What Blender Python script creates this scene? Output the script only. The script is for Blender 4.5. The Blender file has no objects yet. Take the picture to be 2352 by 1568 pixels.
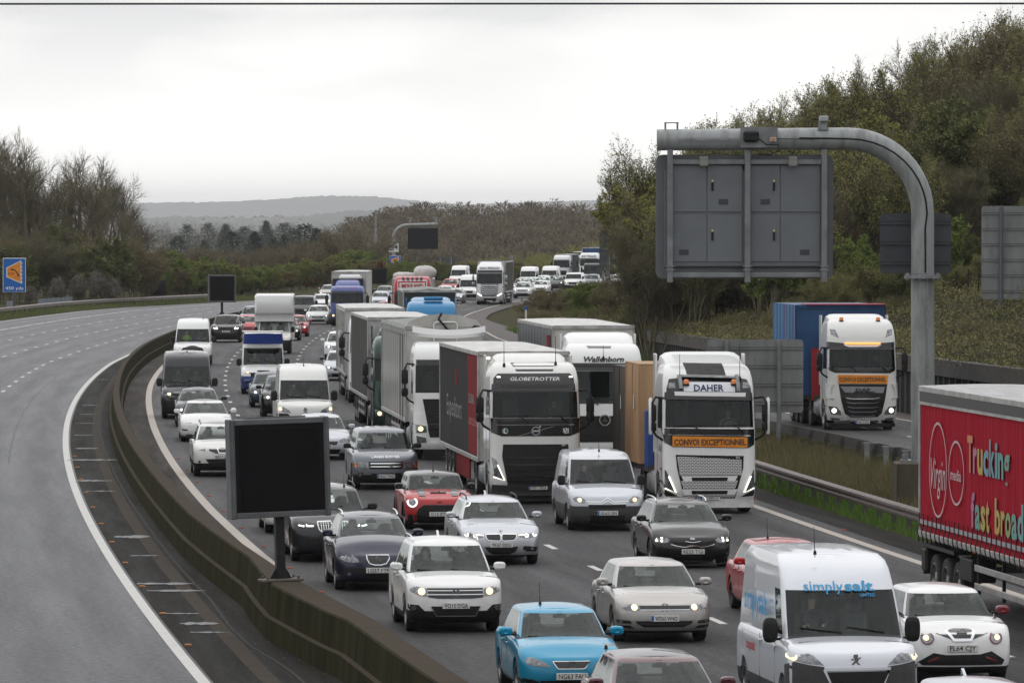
import bpy, bmesh, math, random
import numpy as np
from mathutils import Vector, Matrix
# ---------------------------------------------------------------- camera, sky, sun, exposure
C = bpy.context.scene
COL = C.collection
CAMZ = 7.8
cam = bpy.data.cameras.new('camera')
cam.sensor_width = 36.0
cam.lens = 214.3
cam.clip_start = 1.0
cam.clip_end = 60000.0
camo = bpy.data.objects.new('camera', cam)
COL.objects.link(camo)
camo.location = (0, 0, CAMZ)
camo.rotation_euler = (math.radians(90) - math.atan((784 - 508) / 14000.0), 0, 0)
C.camera = camo
C.view_settings.view_transform = 'Standard'
C.view_settings.look = 'None'
C.view_settings.exposure = 0.0
C.view_settings.gamma = 1.0
SUN_EL, SUN_AZ = math.radians(52), math.radians(20)
w = bpy.data.worlds.new('World')
C.world = w
w.use_nodes = True
nt = w.node_tree
nt.nodes.clear()
def N(t, typ, **kw):
    n = t.nodes.new(typ)
    for k, v in kw.items():
        if k == 'inp':
            for a, b in v.items(): n.inputs[a].default_value = b
        else: setattr(n, k, v)
    return n
out = N(nt, 'ShaderNodeOutputWorld')
bg = N(nt, 'ShaderNodeBackground', inp={'Strength': 0.1})
sky = N(nt, 'ShaderNodeTexSky', sky_type='NISHITA', sun_disc=False, sun_elevation=SUN_EL, sun_rotation=SUN_AZ)
tc = N(nt, 'ShaderNodeTexCoord')
mp = N(nt, 'ShaderNodeMapping', inp={'Scale': (9.0, 9.0, 42.0), 'Location': (0.35, 0.0, 0.12)})
n1 = N(nt, 'ShaderNodeTexNoise', inp={'Scale': 2.2, 'Detail': 5.0, 'Roughness': 0.45, 'Distortion': 0.25})
sep = N(nt, 'ShaderNodeSeparateXYZ')
gr = N(nt, 'ShaderNodeMapRange', inp={'From Min': 0.004, 'From Max': 0.045, 'To Min': 0.0, 'To Max': 1.0})
cr = N(nt, 'ShaderNodeValToRGB')                       # cloud tone: pale to light grey
cr.color_ramp.elements[0].position = 0.36; cr.color_ramp.elements[0].color = (6.5, 6.6, 6.95, 1)
cr.color_ramp.elements[1].position = 0.60; cr.color_ramp.elements[1].color = (9.6, 9.55, 9.5, 1)
mx = N(nt, 'ShaderNodeMixRGB', inp={'Color1': (14.4, 14.3, 14.0, 1)})
up = N(nt, 'ShaderNodeMapRange', inp={'From Min': 0.05, 'From Max': 0.9, 'To Min': 1.0, 'To Max': 1.45})
mu = N(nt, 'ShaderNodeMixRGB', blend_type='MULTIPLY', inp={'Fac': 1.0})
ms = N(nt, 'ShaderNodeMixRGB', inp={'Fac': 0.94})
L = nt.links.new
L(tc.outputs['Generated'], mp.inputs['Vector']); L(mp.outputs[0], n1.inputs['Vector'])
L(n1.outputs['Fac'], cr.inputs['Fac']); L(tc.outputs['Generated'], sep.inputs[0]); L(sep.outputs['Z'], gr.inputs['Value'])
L(gr.outputs[0], mx.inputs['Fac']); L(cr.outputs[0], mx.inputs['Color2'])
L(sep.outputs['Z'], up.inputs['Value']); L(mx.outputs[0], mu.inputs['Color1']); L(up.outputs[0], mu.inputs['Color2'])
L(sky.outputs[0], ms.inputs['Color1']); L(mu.outputs[0], ms.inputs['Color2'])
L(ms.outputs[0], bg.inputs['Color']); L(bg.outputs[0], out.inputs['Surface'])
sl = bpy.data.lights.new('sun', 'SUN'); sl.energy = 0.45; sl.angle = math.radians(70); sl.color = (1, 0.97, 0.93)
so = bpy.data.objects.new('sun', sl); COL.objects.link(so)
so.rotation_euler = (math.radians(90) - SUN_EL, 0, math.radians(200))

# ---------------------------------------------------------------- helpers
def tag(o, label=None, cat=None, group=None, kind=None):
    if label: o['label'] = label
    if cat: o['category'] = cat
    if group: o['group'] = group
    if kind: o['kind'] = kind
    return o
def empty(name, loc=(0, 0, 0), rz=0, label=None, cat=None, group=None, scale=1):
    o = bpy.data.objects.new(name, None); COL.objects.link(o)
    o.location = loc; o.rotation_euler = (0, 0, rz); o.scale = (scale,) * 3
    o.empty_display_size = 0.2
    return tag(o, label, cat, group)
def copy_tree(o, parent=None):
    c = o.copy(); COL.objects.link(c); c.parent = parent
    for ch in [x for x in o.children]: copy_tree(ch, c)
    return c
class MB:
    'collects shapes, then links them as one mesh object'
    def __init__(s): s.v = []; s.f = []; s.m = []
    def add(s, vs, fs, mi=0):
        b = len(s.v); s.v += [tuple(p) for p in vs]
        s.f += [tuple(b + i for i in f) for f in fs]; s.m += [mi] * len(fs)
        return s
    def box(s, c, d, mi=0, rz=0, bev=0.0):
        x, y, z = d[0] / 2, d[1] / 2, d[2] / 2
        if bev > 0:
            b = min(bev, x * .98, y * .98, z * .98)
            P = []
            for sx in (-1, 1):
                for sy in (-1, 1):
                    for sz in (-1, 1):
                        P += [(sx * x, sy * (y - b), sz * (z - b)), (sx * (x - b), sy * y, sz * (z - b)), (sx * (x - b), sy * (y - b), sz * z)]
            I = lambda a, bb, cc, k: (a * 4 + bb * 2 + cc) * 3 + k
            F = [[I(1,0,0,0),I(1,1,0,0),I(1,1,1,0),I(1,0,1,0)], [I(0,0,0,0),I(0,0,1,0),I(0,1,1,0),I(0,1,0,0)],
                 [I(0,1,0,1),I(0,1,1,1),I(1,1,1,1),I(1,1,0,1)], [I(0,0,0,1),I(1,0,0,1),I(1,0,1,1),I(0,0,1,1)],
                 [I(0,0,1,2),I(1,0,1,2),I(1,1,1,2),I(0,1,1,2)], [I(0,0,0,2),I(0,1,0,2),I(1,1,0,2),I(1,0,0,2)]]
            for a in (0, 1):
                for bb in (0, 1):
                    F.append([I(a,bb,0,0),I(a,bb,0,1),I(a,bb,1,1),I(a,bb,1,0)])
                    F.append([I(a,0,bb,0),I(a,0,bb,2),I(a,1,bb,2),I(a,1,bb,0)])
                    F.append([I(0,a,bb,1),I(0,a,bb,2),I(1,a,bb,2),I(1,a,bb,1)])
                    for cc in (0, 1): F.append([I(a,bb,cc,0),I(a,bb,cc,1),I(a,bb,cc,2)])
            F2 = []
            for f in F:                                   # orient outwards
                p = [Vector(P[i]) for i in f]; n = (p[1] - p[0]).cross(p[2] - p[0]); ce = sum(p, Vector()) / len(p)
                F2.append(f if n.dot(ce) > 0 else f[::-1])
            F = F2
        else:
            P = [(sx * x, sy * y, sz * z) for sx in (-1, 1) for sy in (-1, 1) for sz in (-1, 1)]
            F = [(0, 1, 3, 2), (4, 6, 7, 5), (0, 4, 5, 1), (2, 3, 7, 6), (0, 2, 6, 4), (1, 5, 7, 3)]
        ca, sa = math.cos(rz), math.sin(rz)
        P = [(c[0] + p[0] * ca - p[1] * sa, c[1] + p[0] * sa + p[1] * ca, c[2] + p[2]) for p in P]
        return s.add(P, F, mi)
    def tube(s, pts, r, n=8, mi=0, cap=True):
        P = [Vector(p) for p in pts]; R = r if isinstance(r, (list, tuple)) else [r] * len(P)
        vs = []; prev = None
        for i, p in enumerate(P):
            t = (P[min(i + 1, len(P) - 1)] - P[max(i - 1, 0)]).normalized()
            if prev is None:
                a = Vector((0, 0, 1)) if abs(t.z) < .9 else Vector((1, 0, 0))
                u = t.cross(a).normalized()
            else:
                u = (prev - t * prev.dot(t)); u = u.normalized() if u.length > 1e-6 else prev
            prev = u; v2 = t.cross(u)
            for k in range(n):
                a = 2 * math.pi * k / n
                vs.append(p + (u * math.cos(a) + v2 * math.sin(a)) * R[i])
        fs = [(i * n + k, i * n + (k + 1) % n, (i + 1) * n + (k + 1) % n, (i + 1) * n + k) for i in range(len(P) - 1) for k in range(n)]
        if cap: fs += [tuple(range(n))[::-1], tuple((len(P) - 1) * n + k for k in range(n))]
        return s.add(vs, fs, mi)
    def lathe(s, prof, c=(0, 0, 0), ax='x', n=24, mi=0):
        'prof: (radius, offset along axis)'
        vs = []
        for r, h in prof:
            for k in range(n):
                a = 2 * math.pi * k / n; p, q = r * math.cos(a), r * math.sin(a)
                d = {'x': (h, p, q), 'y': (q, h, p), 'z': (p, q, h)}[ax]
                vs.append((c[0] + d[0], c[1] + d[1], c[2] + d[2]))
        fs = [(i * n + k, i * n + (k + 1) % n, (i + 1) * n + (k + 1) % n, (i + 1) * n + k) for i in range(len(prof) - 1) for k in range(n)]
        return s.add(vs, fs, mi)
    def prism(s, poly, a, b, ax='y', mi=0):
        'poly in the plane across ax, from a to b'
        f = {'y': lambda p, h: (p[0], h, p[1]), 'x': lambda p, h: (h, p[0], p[1]), 'z': lambda p, h: (p[0], p[1], h)}[ax]
        n = len(poly); vs = [f(p, a) for p in poly] + [f(p, b) for p in poly]
        fs = [tuple(range(n)), tuple(range(2 * n - 1, n - 1, -1))] + [(i, n + i, n + (i + 1) % n, (i + 1) % n) for i in range(n)]
        return s.add(vs, fs, mi)
    def grid(s, G, mi=0, closed=False):
        'G: rows of points; mi may be a function(row, col)'
        nr, nc = len(G), len(G[0]); b = len(s.v)
        for r in G: s.v += [tuple(p) for p in r]
        for i in range(nr - 1):
            for j in range(nc if closed else nc - 1):
                k = mi(i, j) if callable(mi) else mi
                if k is None: continue
                jj = (j + 1) % nc
                s.f.append((b + i * nc + j, b + i * nc + jj, b + (i + 1) * nc + jj, b + (i + 1) * nc + j)); s.m.append(k)
        return s
    def build(s, name, mats, parent=None, smooth=None, fix=True):
        me = bpy.data.meshes.new(name)
        used = sorted({i for f in s.f for i in f}); mp_ = {o: n for n, o in enumerate(used)}
        me.from_pydata([s.v[i] for i in used], [], [tuple(mp_[i] for i in f) for f in s.f])
        if not isinstance(mats, (list, tuple)): mats = [mats]
        for m in mats: me.materials.append(m)
        me.polygons.foreach_set('material_index', s.m)
        if fix:
            bm = bmesh.new(); bm.from_mesh(me)
            if smooth: bmesh.ops.remove_doubles(bm, verts=bm.verts, dist=2e-4)
            bmesh.ops.recalc_face_normals(bm, faces=bm.faces)
            bm.to_mesh(me); bm.free()
        if smooth:
            me.polygons.foreach_set('use_smooth', [True] * len(me.polygons))
            me.set_sharp_from_angle(angle=math.radians(smooth))
        me.update()
        o = bpy.data.objects.new(name, me); COL.objects.link(o)
        if parent: o.parent = parent
        return o
def struct(name, mb, m, smooth=None, fix=True):
    return tag(mb.build(name, m, None, smooth, fix), kind='structure')
_fontcache = {}
def text_mesh(txt, h, name='lettering', bold=0.0, shear=0.0, sx=1.0, space=1.0):
    'flat lettering in its own XZ plane, centred, front towards -Y; h is capital height'
    key = (txt, h, bold, shear, sx, space)
    if key in _fontcache: return _fontcache[key]
    cu = bpy.data.curves.new('t', 'FONT'); cu.body = txt; cu.size = 1.0; cu.offset = bold; cu.shear = shear
    cu.space_character = space; cu.resolution_u = 2; cu.extrude = 0.0
    o = bpy.data.objects.new('t', cu); COL.objects.link(o)
    me = o.to_mesh(); vs = [v.co.copy() for v in me.vertices]; fs = [tuple(p.vertices) for p in me.polygons]
    o.to_mesh_clear(); bpy.data.objects.remove(o); bpy.data.curves.remove(cu)
    x0 = min(v.x for v in vs); x1 = max(v.x for v in vs)
    k = h / 0.69
    res = ([((v.x - (x0 + x1) / 2) * k * sx, v.y * k - h / 2) for v in vs], fs, (x1 - x0) * k * sx)
    _fontcache[key] = res
    return res
def put_text(txt, h, c, m, parent, name='lettering', width=None, bold=0.012, shear=0.0, face='front', surf=None, off=0.004, space=1.0):
    'c = centre; face front: plane XZ looking to -Y; left: plane YZ looking to -X (reads towards -Y... front)'
    P, F, wd = text_mesh(txt, h, bold=bold, shear=shear, space=space)
    s = width / wd if width else 1.0
    mb = MB(); vs = []
    for x, z in P:
        x *= s
        if face == 'front':
            X, Z = c[0] + x, c[2] + z
            vs.append((X, (surf(X, Z) if surf else c[1]) - off, Z))
        elif face == 'left': vs.append((c[0] - off, c[1] - x, c[2] + z))
        elif face == 'right': vs.append((c[0] + off, c[1] + x, c[2] + z))
        elif face == 'top': vs.append((c[0] + x, c[1] + z, c[2] + off))
    mb.add(vs, F)
    return mb.build(name, m, parent, fix=False)
def interp(x, pts):
    if x <= pts[0][0]: return pts[0][1]
    for (a, b), (c, d) in zip(pts, pts[1:]):
        if x <= c: return b + (d - b) * (x - a) / (c - a) if c > a else d
    return pts[-1][1]
def clamp(x, a=0.0, b=1.0): return max(a, min(b, x))
def sstep(x, a, b):
    t = clamp((x - a) / (b - a)); return t * t * (3 - 2 * t)

# ---------------------------------------------------------------- materials
_mats = {}
def mat(name, col, rough=0.5, metal=0.0, coat=0.0, spec=0.5, var=0.0, scale=3.0, var2=None, bump=0.0, bscale=40.0, emit=0.0, stretch=None, ramp=(0.35, 0.68), alpha=None, obj=True):
    'principled with optional noise between col and var2 (or darker col)'
    if name in _mats: return _mats[name]
    m = bpy.data.materials.new(name); m.use_nodes = True; t = m.node_tree
    b = t.nodes['Principled BSDF']
    b.inputs['Base Color'].default_value = (*col, 1); b.inputs['Roughness'].default_value = rough
    b.inputs['Metallic'].default_value = metal; b.inputs['Coat Weight'].default_value = coat
    b.inputs['Coat Roughness'].default_value = 0.06; b.inputs['Specular IOR Level'].default_value = spec
    lk = t.links.new
    if var or var2 or bump:
        tcn = N(t, 'ShaderNodeTexCoord'); mpn = N(t, 'ShaderNodeMapping')
        if stretch: mpn.inputs['Scale'].default_value = stretch
        lk(tcn.outputs['Object'], mpn.inputs['Vector'])
    if var or var2:
        nz = N(t, 'ShaderNodeTexNoise', inp={'Scale': scale, 'Detail': 6.0, 'Roughness': 0.6})
        lk(mpn.outputs[0], nz.inputs['Vector'])
        rp = N(t, 'ShaderNodeMapRange', inp={'From Min': ramp[0], 'From Max': ramp[1]})
        lk(nz.outputs['Fac'], rp.inputs['Value'])
        mxn = N(t, 'ShaderNodeMixRGB', inp={'Color1': (*col, 1), 'Color2': (*(var2 or [c * (1 - var) for c in col]), 1)})
        lk(rp.outputs[0], mxn.inputs['Fac']); lk(mxn.outputs[0], b.inputs['Base Color'])
    if bump:
        nb = N(t, 'ShaderNodeTexNoise', inp={'Scale': bscale, 'Detail': 4.0}); lk(mpn.outputs[0], nb.inputs['Vector'])
        bn = N(t, 'ShaderNodeBump', inp={'Strength': bump, 'Distance': 0.02}); lk(nb.outputs['Fac'], bn.inputs['Height']); lk(bn.outputs[0], b.inputs['Normal'])
    if emit:
        b.inputs['Emission Color'].default_value = (*col, 1); b.inputs['Emission Strength'].default_value = emit
    _mats[name] = m
    return m
def paint(name, col, metal=0.0, rough=0.32, dirt=0.35):
    'car paint under a clear coat, with road dirt low down and faint film all over'
    key = 'paint_' + name
    if key in _mats: return _mats[key]
    m = mat(key, col, rough, metal, coat=0.8, spec=.2)
    t = m.node_tree; b = t.nodes['Principled BSDF']; lk = t.links.new
    b.inputs['Coat Roughness'].default_value = 0.07
    tcn = N(t, 'ShaderNodeTexCoord'); sp = N(t, 'ShaderNodeSeparateXYZ'); lk(tcn.outputs['Object'], sp.inputs[0])
    nz = N(t, 'ShaderNodeTexNoise', inp={'Scale': 5.0, 'Detail': 7.0, 'Roughness': 0.65}); lk(tcn.outputs['Object'], nz.inputs['Vector'])
    zr = N(t, 'ShaderNodeMapRange', inp={'From Min': 0.2, 'From Max': 0.85, 'To Min': 0.75, 'To Max': 0.06}); lk(sp.outputs['Z'], zr.inputs['Value'])
    nr = N(t, 'ShaderNodeMapRange', inp={'From Min': 0.32, 'From Max': 0.72}); lk(nz.outputs['Fac'], nr.inputs['Value'])
    ml = N(t, 'ShaderNodeMath', operation='MULTIPLY'); lk(zr.outputs[0], ml.inputs[0]); lk(nr.outputs[0], ml.inputs[1])
    m2 = N(t, 'ShaderNodeMath', operation='MULTIPLY', inp={1: dirt * 1.6}); lk(ml.outputs[0], m2.inputs[0])
    mxn = N(t, 'ShaderNodeMixRGB', inp={'Color1': (*col, 1), 'Color2': (0.13, 0.115, 0.095, 1)}); lk(m2.outputs[0], mxn.inputs['Fac'])
    bf_ = N(t, 'ShaderNodeNewGeometry'); mb_ = N(t, 'ShaderNodeMixRGB', inp={'Color2': (.02, .02, .022, 1)}); lk(bf_.outputs['Backfacing'], mb_.inputs['Fac']); lk(mxn.outputs[0], mb_.inputs['Color1']); lk(mb_.outputs[0], b.inputs['Base Color'])
    rm = N(t, 'ShaderNodeMapRange', inp={'From Min': 0.0, 'From Max': 0.6, 'To Min': 0.07, 'To Max': 0.5}); lk(m2.outputs[0], rm.inputs['Value']); lk(rm.outputs[0], b.inputs['Coat Roughness'])
    return m
def glass_mat(name, tint=(0.90, 0.96, 0.93), refl=0.025):
    if name in _mats: return _mats[name]
    m = bpy.data.materials.new(name); m.use_nodes = True; t = m.node_tree; t.nodes.clear(); lk = t.links.new
    o = N(t, 'ShaderNodeOutputMaterial'); tr = N(t, 'ShaderNodeBsdfTransparent', inp={'Color': (*tint, 1)})
    gl = N(t, 'ShaderNodeBsdfGlossy', inp={'Roughness': 0.04, 'Color': (0.92, 0.97, 0.96, 1)})
    fr = N(t, 'ShaderNodeLayerWeight', inp={'Blend': 0.22})
    tcn = N(t, 'ShaderNodeTexCoord'); nz = N(t, 'ShaderNodeTexNoise', inp={'Scale': 2.2, 'Detail': 3.0}); lk(tcn.outputs['Object'], nz.inputs['Vector'])
    bn = N(t, 'ShaderNodeBump', inp={'Strength': 0.012, 'Distance': 0.2}); lk(nz.outputs['Fac'], bn.inputs['Height']); lk(bn.outputs[0], gl.inputs['Normal'])
    mr = N(t, 'ShaderNodeMapRange', inp={'From Min': 0.0, 'From Max': 1.0, 'To Min': refl, 'To Max': 0.9}); lk(fr.outputs['Fresnel'], mr.inputs['Value'])
    mxs = N(t, 'ShaderNodeMixShader'); lk(mr.outputs[0], mxs.inputs['Fac']); lk(tr.outputs[0], mxs.inputs[1]); lk(gl.outputs[0], mxs.inputs[2]); lk(mxs.outputs[0], o.inputs['Surface'])
    _mats[name] = m
    return m
GLASS = glass_mat('window_glass')
GLASS_DARK = glass_mat('dark_window_glass', (0.16, 0.18, 0.18), 0.07)
BLACK = mat('black_plastic', (0.008, 0.008, 0.009), 0.55, spec=.3, var2=(0.018, 0.017, 0.016), scale=9)
TRIM = mat('black_gloss_trim', (0.008, 0.008, 0.009), 0.2, coat=0.4)
GREYP = mat('grey_plastic', (0.028, 0.029, 0.032), 0.55, var2=(0.05, 0.047, 0.043), scale=7)
RUB = mat('tyre_rubber', (0.014, 0.014, 0.015), 0.75, var2=(0.032, 0.03, 0.027), scale=14)
RIM = mat('alloy_rim', (0.42, 0.42, 0.43), 0.35, 0.8, var2=(0.16, 0.145, 0.125), scale=9)
RIMD = mat('dark_alloy_rim', (0.04, 0.04, 0.043), 0.35, 0.6, var2=(0.1, 0.09, 0.08), scale=9)
STEEL = mat('galvanised_steel', (0.30, 0.315, 0.33), 0.45, 0.45, var2=(0.17, 0.17, 0.165), scale=4)
CHROME = mat('chrome', (0.72, 0.73, 0.74), 0.14, 1.0)
LAMP = mat('lamp_reflector', (0.07, 0.075, 0.085), 0.15, 0.5, coat=1.0, var2=(0.34, 0.35, 0.37), scale=13)
LAMPD = mat('smoked_lamp', (0.09, 0.095, 0.105), 0.1, 0.5, coat=1.0, var2=(0.28, 0.29, 0.30), scale=16)
LITW = mat('lit_warm_lamp', (1.0, 0.72, 0.38), 0.3, emit=1.7)
LITC = mat('lit_white_lamp', (1.0, 0.95, 0.84), 0.3, emit=1.9)
LITA = mat('lit_amber_lamp', (1.0, 0.42, 0.06), 0.3, emit=1.5)
AMBER = mat('amber_lens', (0.75, 0.2, 0.02), 0.15, coat=1.0)
PLATE = mat('number_plate_white', (0.74, 0.74, 0.72), 0.35, var2=(0.55, 0.54, 0.5), scale=12)
PLTXT = mat('number_plate_black', (0.02, 0.02, 0.022), 0.4)
BLUE = mat('sign_blue', (0.0, 0.085, 0.36), 0.4)
INT = mat('interior_dark', (0.022, 0.022, 0.024), 0.7)
INTG = mat('interior_grey', (0.06, 0.06, 0.062), 0.75)
WHITEP = mat('white_sheet', (0.72, 0.72, 0.70), 0.5)
# ---------------------------------------------------------------- the road's own curve
def base(Y): return -23.284 + 0.000180989 * (Y - 419.04) ** 2
CORR = [(335, 0), (360, .3), (383, .6), (410, .85), (436, 1.1), (453, 1.3), (470, 1.5), (495, 1.85), (530, 2.5)]
def RX(Y, u):
    c = interp(Y, CORR) * clamp((4 - u) / 5) + interp(Y, [(530, 0), (554, 1.6), (575, 5.0), (600, 8.5), (700, 14)]) * clamp(-u / 17)
    return base(Y) + u + c
def heading(Y, u=8):
    return -math.atan((RX(Y + 1, u) - RX(Y - 1, u)) / 2)
def strip(name, u0, u1, Y0, Y1, z, m, step=4.0, cols=1, kind=True, taper=None):
    f0 = u0 if callable(u0) else (lambda Y: u0); f1 = u1 if callable(u1) else (lambda Y: u1)
    n = max(1, int((Y1 - Y0) / step)); G = []; zf = z if callable(z) else (lambda Y: z)
    for i in range(n + 1):
        Y = Y0 + (Y1 - Y0) * i / n; G.append([(RX(Y, f0(Y) + (f1(Y) - f0(Y)) * k / cols), Y, zf(Y)) for k in range(cols + 1)])
    mb = MB(); mb.grid(G)
    o = mb.build(name, m, None, None, fix=False)
    me = o.data; at_ = me.attributes.new('across', 'FLOAT', 'POINT')
    at_.data.foreach_set('value', [v for i in range(n + 1) for v in [(f0(Y0 + (Y1 - Y0) * i / n) + (f1(Y0 + (Y1 - Y0) * i / n) - f0(Y0 + (Y1 - Y0) * i / n)) * k / cols) for k in range(cols + 1)]])
    if me.polygons[0].normal.z < 0: me.flip_normals()
    return tag(o, kind='structure') if kind else o
def asphalt(name, a, b_, rough=.42, spec=.5, stain=None, grain=1.0):
    m = mat(name, a, rough); t = m.node_tree; b = t.nodes['Principled BSDF']; lk = t.links.new
    tcn = N(t, 'ShaderNodeTexCoord')
    n1 = N(t, 'ShaderNodeTexNoise', inp={'Scale': 6.0, 'Detail': 10.0, 'Roughness': .88}); n2 = N(t, 'ShaderNodeTexNoise', inp={'Scale': .30, 'Detail': 7.0, 'Roughness': .6})
    mp_ = N(t, 'ShaderNodeMapping', inp={'Scale': (4.5, .22, 1)}); sA = N(t, 'ShaderNodeSeparateXYZ'); cA = N(t, 'ShaderNodeCombineXYZ'); aA = N(t, 'ShaderNodeAttribute', attribute_name='across'); lk(tcn.outputs['Object'], sA.inputs[0]); lk(sA.outputs['Y'], cA.inputs['Y']); lk(aA.outputs['Fac'], cA.inputs['X']); lk(cA.outputs[0], mp_.inputs[0]); lk(mp_.outputs[0], n2.inputs['Vector'])
    lk(tcn.outputs['Object'], n1.inputs['Vector'])
    r1 = N(t, 'ShaderNodeMapRange', inp={'From Min': .3, 'From Max': .7}); lk(n1.outputs['Fac'], r1.inputs['Value'])
    r2 = N(t, 'ShaderNodeMapRange', inp={'From Min': .38, 'From Max': .64}); lk(n2.outputs['Fac'], r2.inputs['Value'])
    m1 = N(t, 'ShaderNodeMixRGB', inp={'Color1': (*[c * (1 - .5 * grain) for c in a], 1), 'Color2': (*[c * (1 + 1.0 * grain) for c in a], 1)}); lk(r1.outputs[0], m1.inputs['Fac'])
    m2 = N(t, 'ShaderNodeMixRGB', blend_type='MULTIPLY', inp={'Color2': (*b_, 1)}); lk(r2.outputs[0], m2.inputs['Fac']); lk(m1.outputs[0], m2.inputs['Color1']); lk(m2.outputs[0], b.inputs['Base Color'])
    aa = N(t, 'ShaderNodeAttribute', attribute_name='across'); a1 = N(t, 'ShaderNodeMath', operation='MULTIPLY', inp={1: 3.40}); a2 = N(t, 'ShaderNodeMath', operation='COSINE'); a3 = N(t, 'ShaderNodeMapRange', inp={'From Min': -1.0, 'From Max': 1.0, 'To Min': .80, 'To Max': 1.12})
    lk(aa.outputs['Fac'], a1.inputs[0]); lk(a1.outputs[0], a2.inputs[0]); lk(a2.outputs[0], a3.inputs['Value'])
    m3 = N(t, 'ShaderNodeMixRGB', blend_type='MULTIPLY', inp={'Fac': 1.0}); lk(m2.outputs[0], m3.inputs['Color1']); lk(a3.outputs[0], m3.inputs['Color2']); lk(m3.outputs[0], b.inputs['Base Color'])
    rr = N(t, 'ShaderNodeMapRange', inp={'From Min': .35, 'From Max': .66, 'To Min': rough - .05, 'To Max': rough + .06}); lk(n2.outputs['Fac'], rr.inputs['Value']); g1 = N(t, 'ShaderNodeMapRange', inp={'From Min': .3, 'From Max': .7, 'To Min': .16, 'To Max': -.16}); g2 = N(t, 'ShaderNodeMath', operation='ADD'); lk(n1.outputs['Fac'], g1.inputs['Value']); lk(g1.outputs[0], g2.inputs[0]); lk(rr.outputs[0], g2.inputs[1]); lk(g2.outputs[0], b.inputs['Roughness'])
    bn = N(t, 'ShaderNodeBump', inp={'Strength': 1.0, 'Distance': .05}); lk(n1.outputs['Fac'], bn.inputs['Height']); lk(bn.outputs[0], b.inputs['Normal'])
    b.inputs['Specular IOR Level'].default_value = spec
    return m
ASP = asphalt('worn_grey_asphalt', (.046, .045, .047), (.74, .74, .75), .62, .20, grain=1.3)
ASPL = asphalt('pale_grey_asphalt', (.082, .083, .089), (.93, .93, .93), .55, .36, grain=1.2)
ASPD = asphalt('dark_patched_asphalt', (.028, .027, .025), (.55, .50, .45), .72, .06)
HATCH = mat('grooved_brown_paving', (.075, .058, .050), .6, spec=.2, var2=(.035, .028, .025), scale=6, stretch=(.12, 2.2, 1))
def paintline(name, col=(.50, .49, .46), col2=(.26, .24, .21), st=(1.2, 9, 1)):
    return mat(name, col, .5, var2=col2, scale=2.2, stretch=st, ramp=(.42, .72))
LINE = paintline('worn_white_road_paint', (.58, .57, .54), (.30, .28, .25)); LINEB = paintline('dirty_cream_road_paint', (.40, .34, .28), (.22, .19, .16), (.4, 14, 1))
GRASS = mat('verge_soil', (.035, .042, .014), .95, spec=.03, var2=(.075, .060, .035), scale=.8)
SOIL = mat('bank_soil', (.028, .024, .012), .95, spec=.03, var2=(.022, .030, .010), scale=.5)
mb = MB(); G = []
for i in range(61):
    Y = -60 + i * 25 if i < 50 else 1190 + (i - 50) * 2350; G.append([(X, Y, -.08 if Y < 800 else -.08 - min(30, (Y - 800) * .02) * (1 + max(0, Y - 9000) / 9000)) for X in (-5000, -1200, -400, -120, -60, 0, 60, 120, 400, 1200, 5000)])
mb.grid(G); struct('ground', mb, GRASS, fix=False)
uTL = [(80, 2.6), (104, 2.5), (106, 2.34), (110, 2.14), (114, 1.96), (119, 2.03), (123.5, 2.14), (127, 2.08), (134, 1.95), (142, 1.84), (269, 1.72), (299, 1.63), (354, 1.59), (650, 1.6)]
uTR = [(80, 3.1), (104, 3.0), (115, 2.6), (118, 2.52), (121, 2.48), (135, 2.25), (152, 2.2), (269, 1.99), (294, 1.89), (331, 1.84), (354, 1.81), (650, 1.85)]
uL2 = [(85, 3.9), (135, 3.6), (165, 3.44), (220, 3.34), (249, 3.26), (289, 3.08), (323, 3.03), (600, 3.0)]
u_sl = lambda Y: interp(Y, [(120, 30.4), (196, 26.7), (206, 26.4), (224, 25.5), (380, 18.6), (381, 18.5)])
u_sr = lambda Y: interp(Y, [(120, 36.5), (227, 31.66), (300, 28.2), (406, 22.5), (428, 21.7), (485, 18.5), (520, 18.3)])
strip('left_carriageway', -19.0, 1.35, 70, 760, 0, ASPL, cols=6)
strip('central_reserve_surface', .16, 2.6, 70, 650, .004, ASPD, 3, 3)
strip('drain_channel_strip', .98, 1.30, 70, 400, .008, mat('brown_channel_concrete', (.060, .046, .032), .8, spec=.08, var2=(.024, .020, .016), scale=1.6, stretch=(1, 3, 1)), 3)
strip('right_carriageway', lambda Y: interp(Y, uTR) - .2, 19.9, 70, 1500, 0, ASP, 4, 6)
strip('inner_hard_strip', lambda Y: interp(Y, uTR), lambda Y: interp(Y, uL2) - .05, 80, 600, .005, asphalt('gritty_hard_strip', (.045, .038, .032), (.5, .48, .45), .7, .10, grain=1.5), 3, 2)
strip('right_kerb_strip', 19.0, 20.0, 70, 380, .004, ASPD)
zs = lambda Y: .35 * (1 - sstep(Y, 235, 350))
strip('slip_road', u_sl, u_sr, 120, 490, lambda Y: .006 + zs(Y), ASP, 4, 4)
mb = MB(); mb.grid([[(RX(Y, u_sl(Y) - 1.2), Y, -.02), (RX(Y, u_sl(Y) - .3), Y, zs(Y)), (RX(Y, u_sl(Y) + .02), Y, zs(Y) + .004)] for Y in range(120, 380, 4)]); struct('slip_embankment', mb, GRASS, fix=False)
strip('nose_paving', lambda Y: 18.4, lambda Y: u_sl(Y) + .3, 330, 381, .009, HATCH)
strip('grooved_paving', lambda Y: u_sr(Y), lambda Y: u_sr(Y) + interp(Y, [(300, 1.3), (400, 2.2), (450, 2.4), (520, 1.4), (700, 1.2)]), 150, 700, lambda Y: .010 + zs(Y), HATCH)
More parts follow.
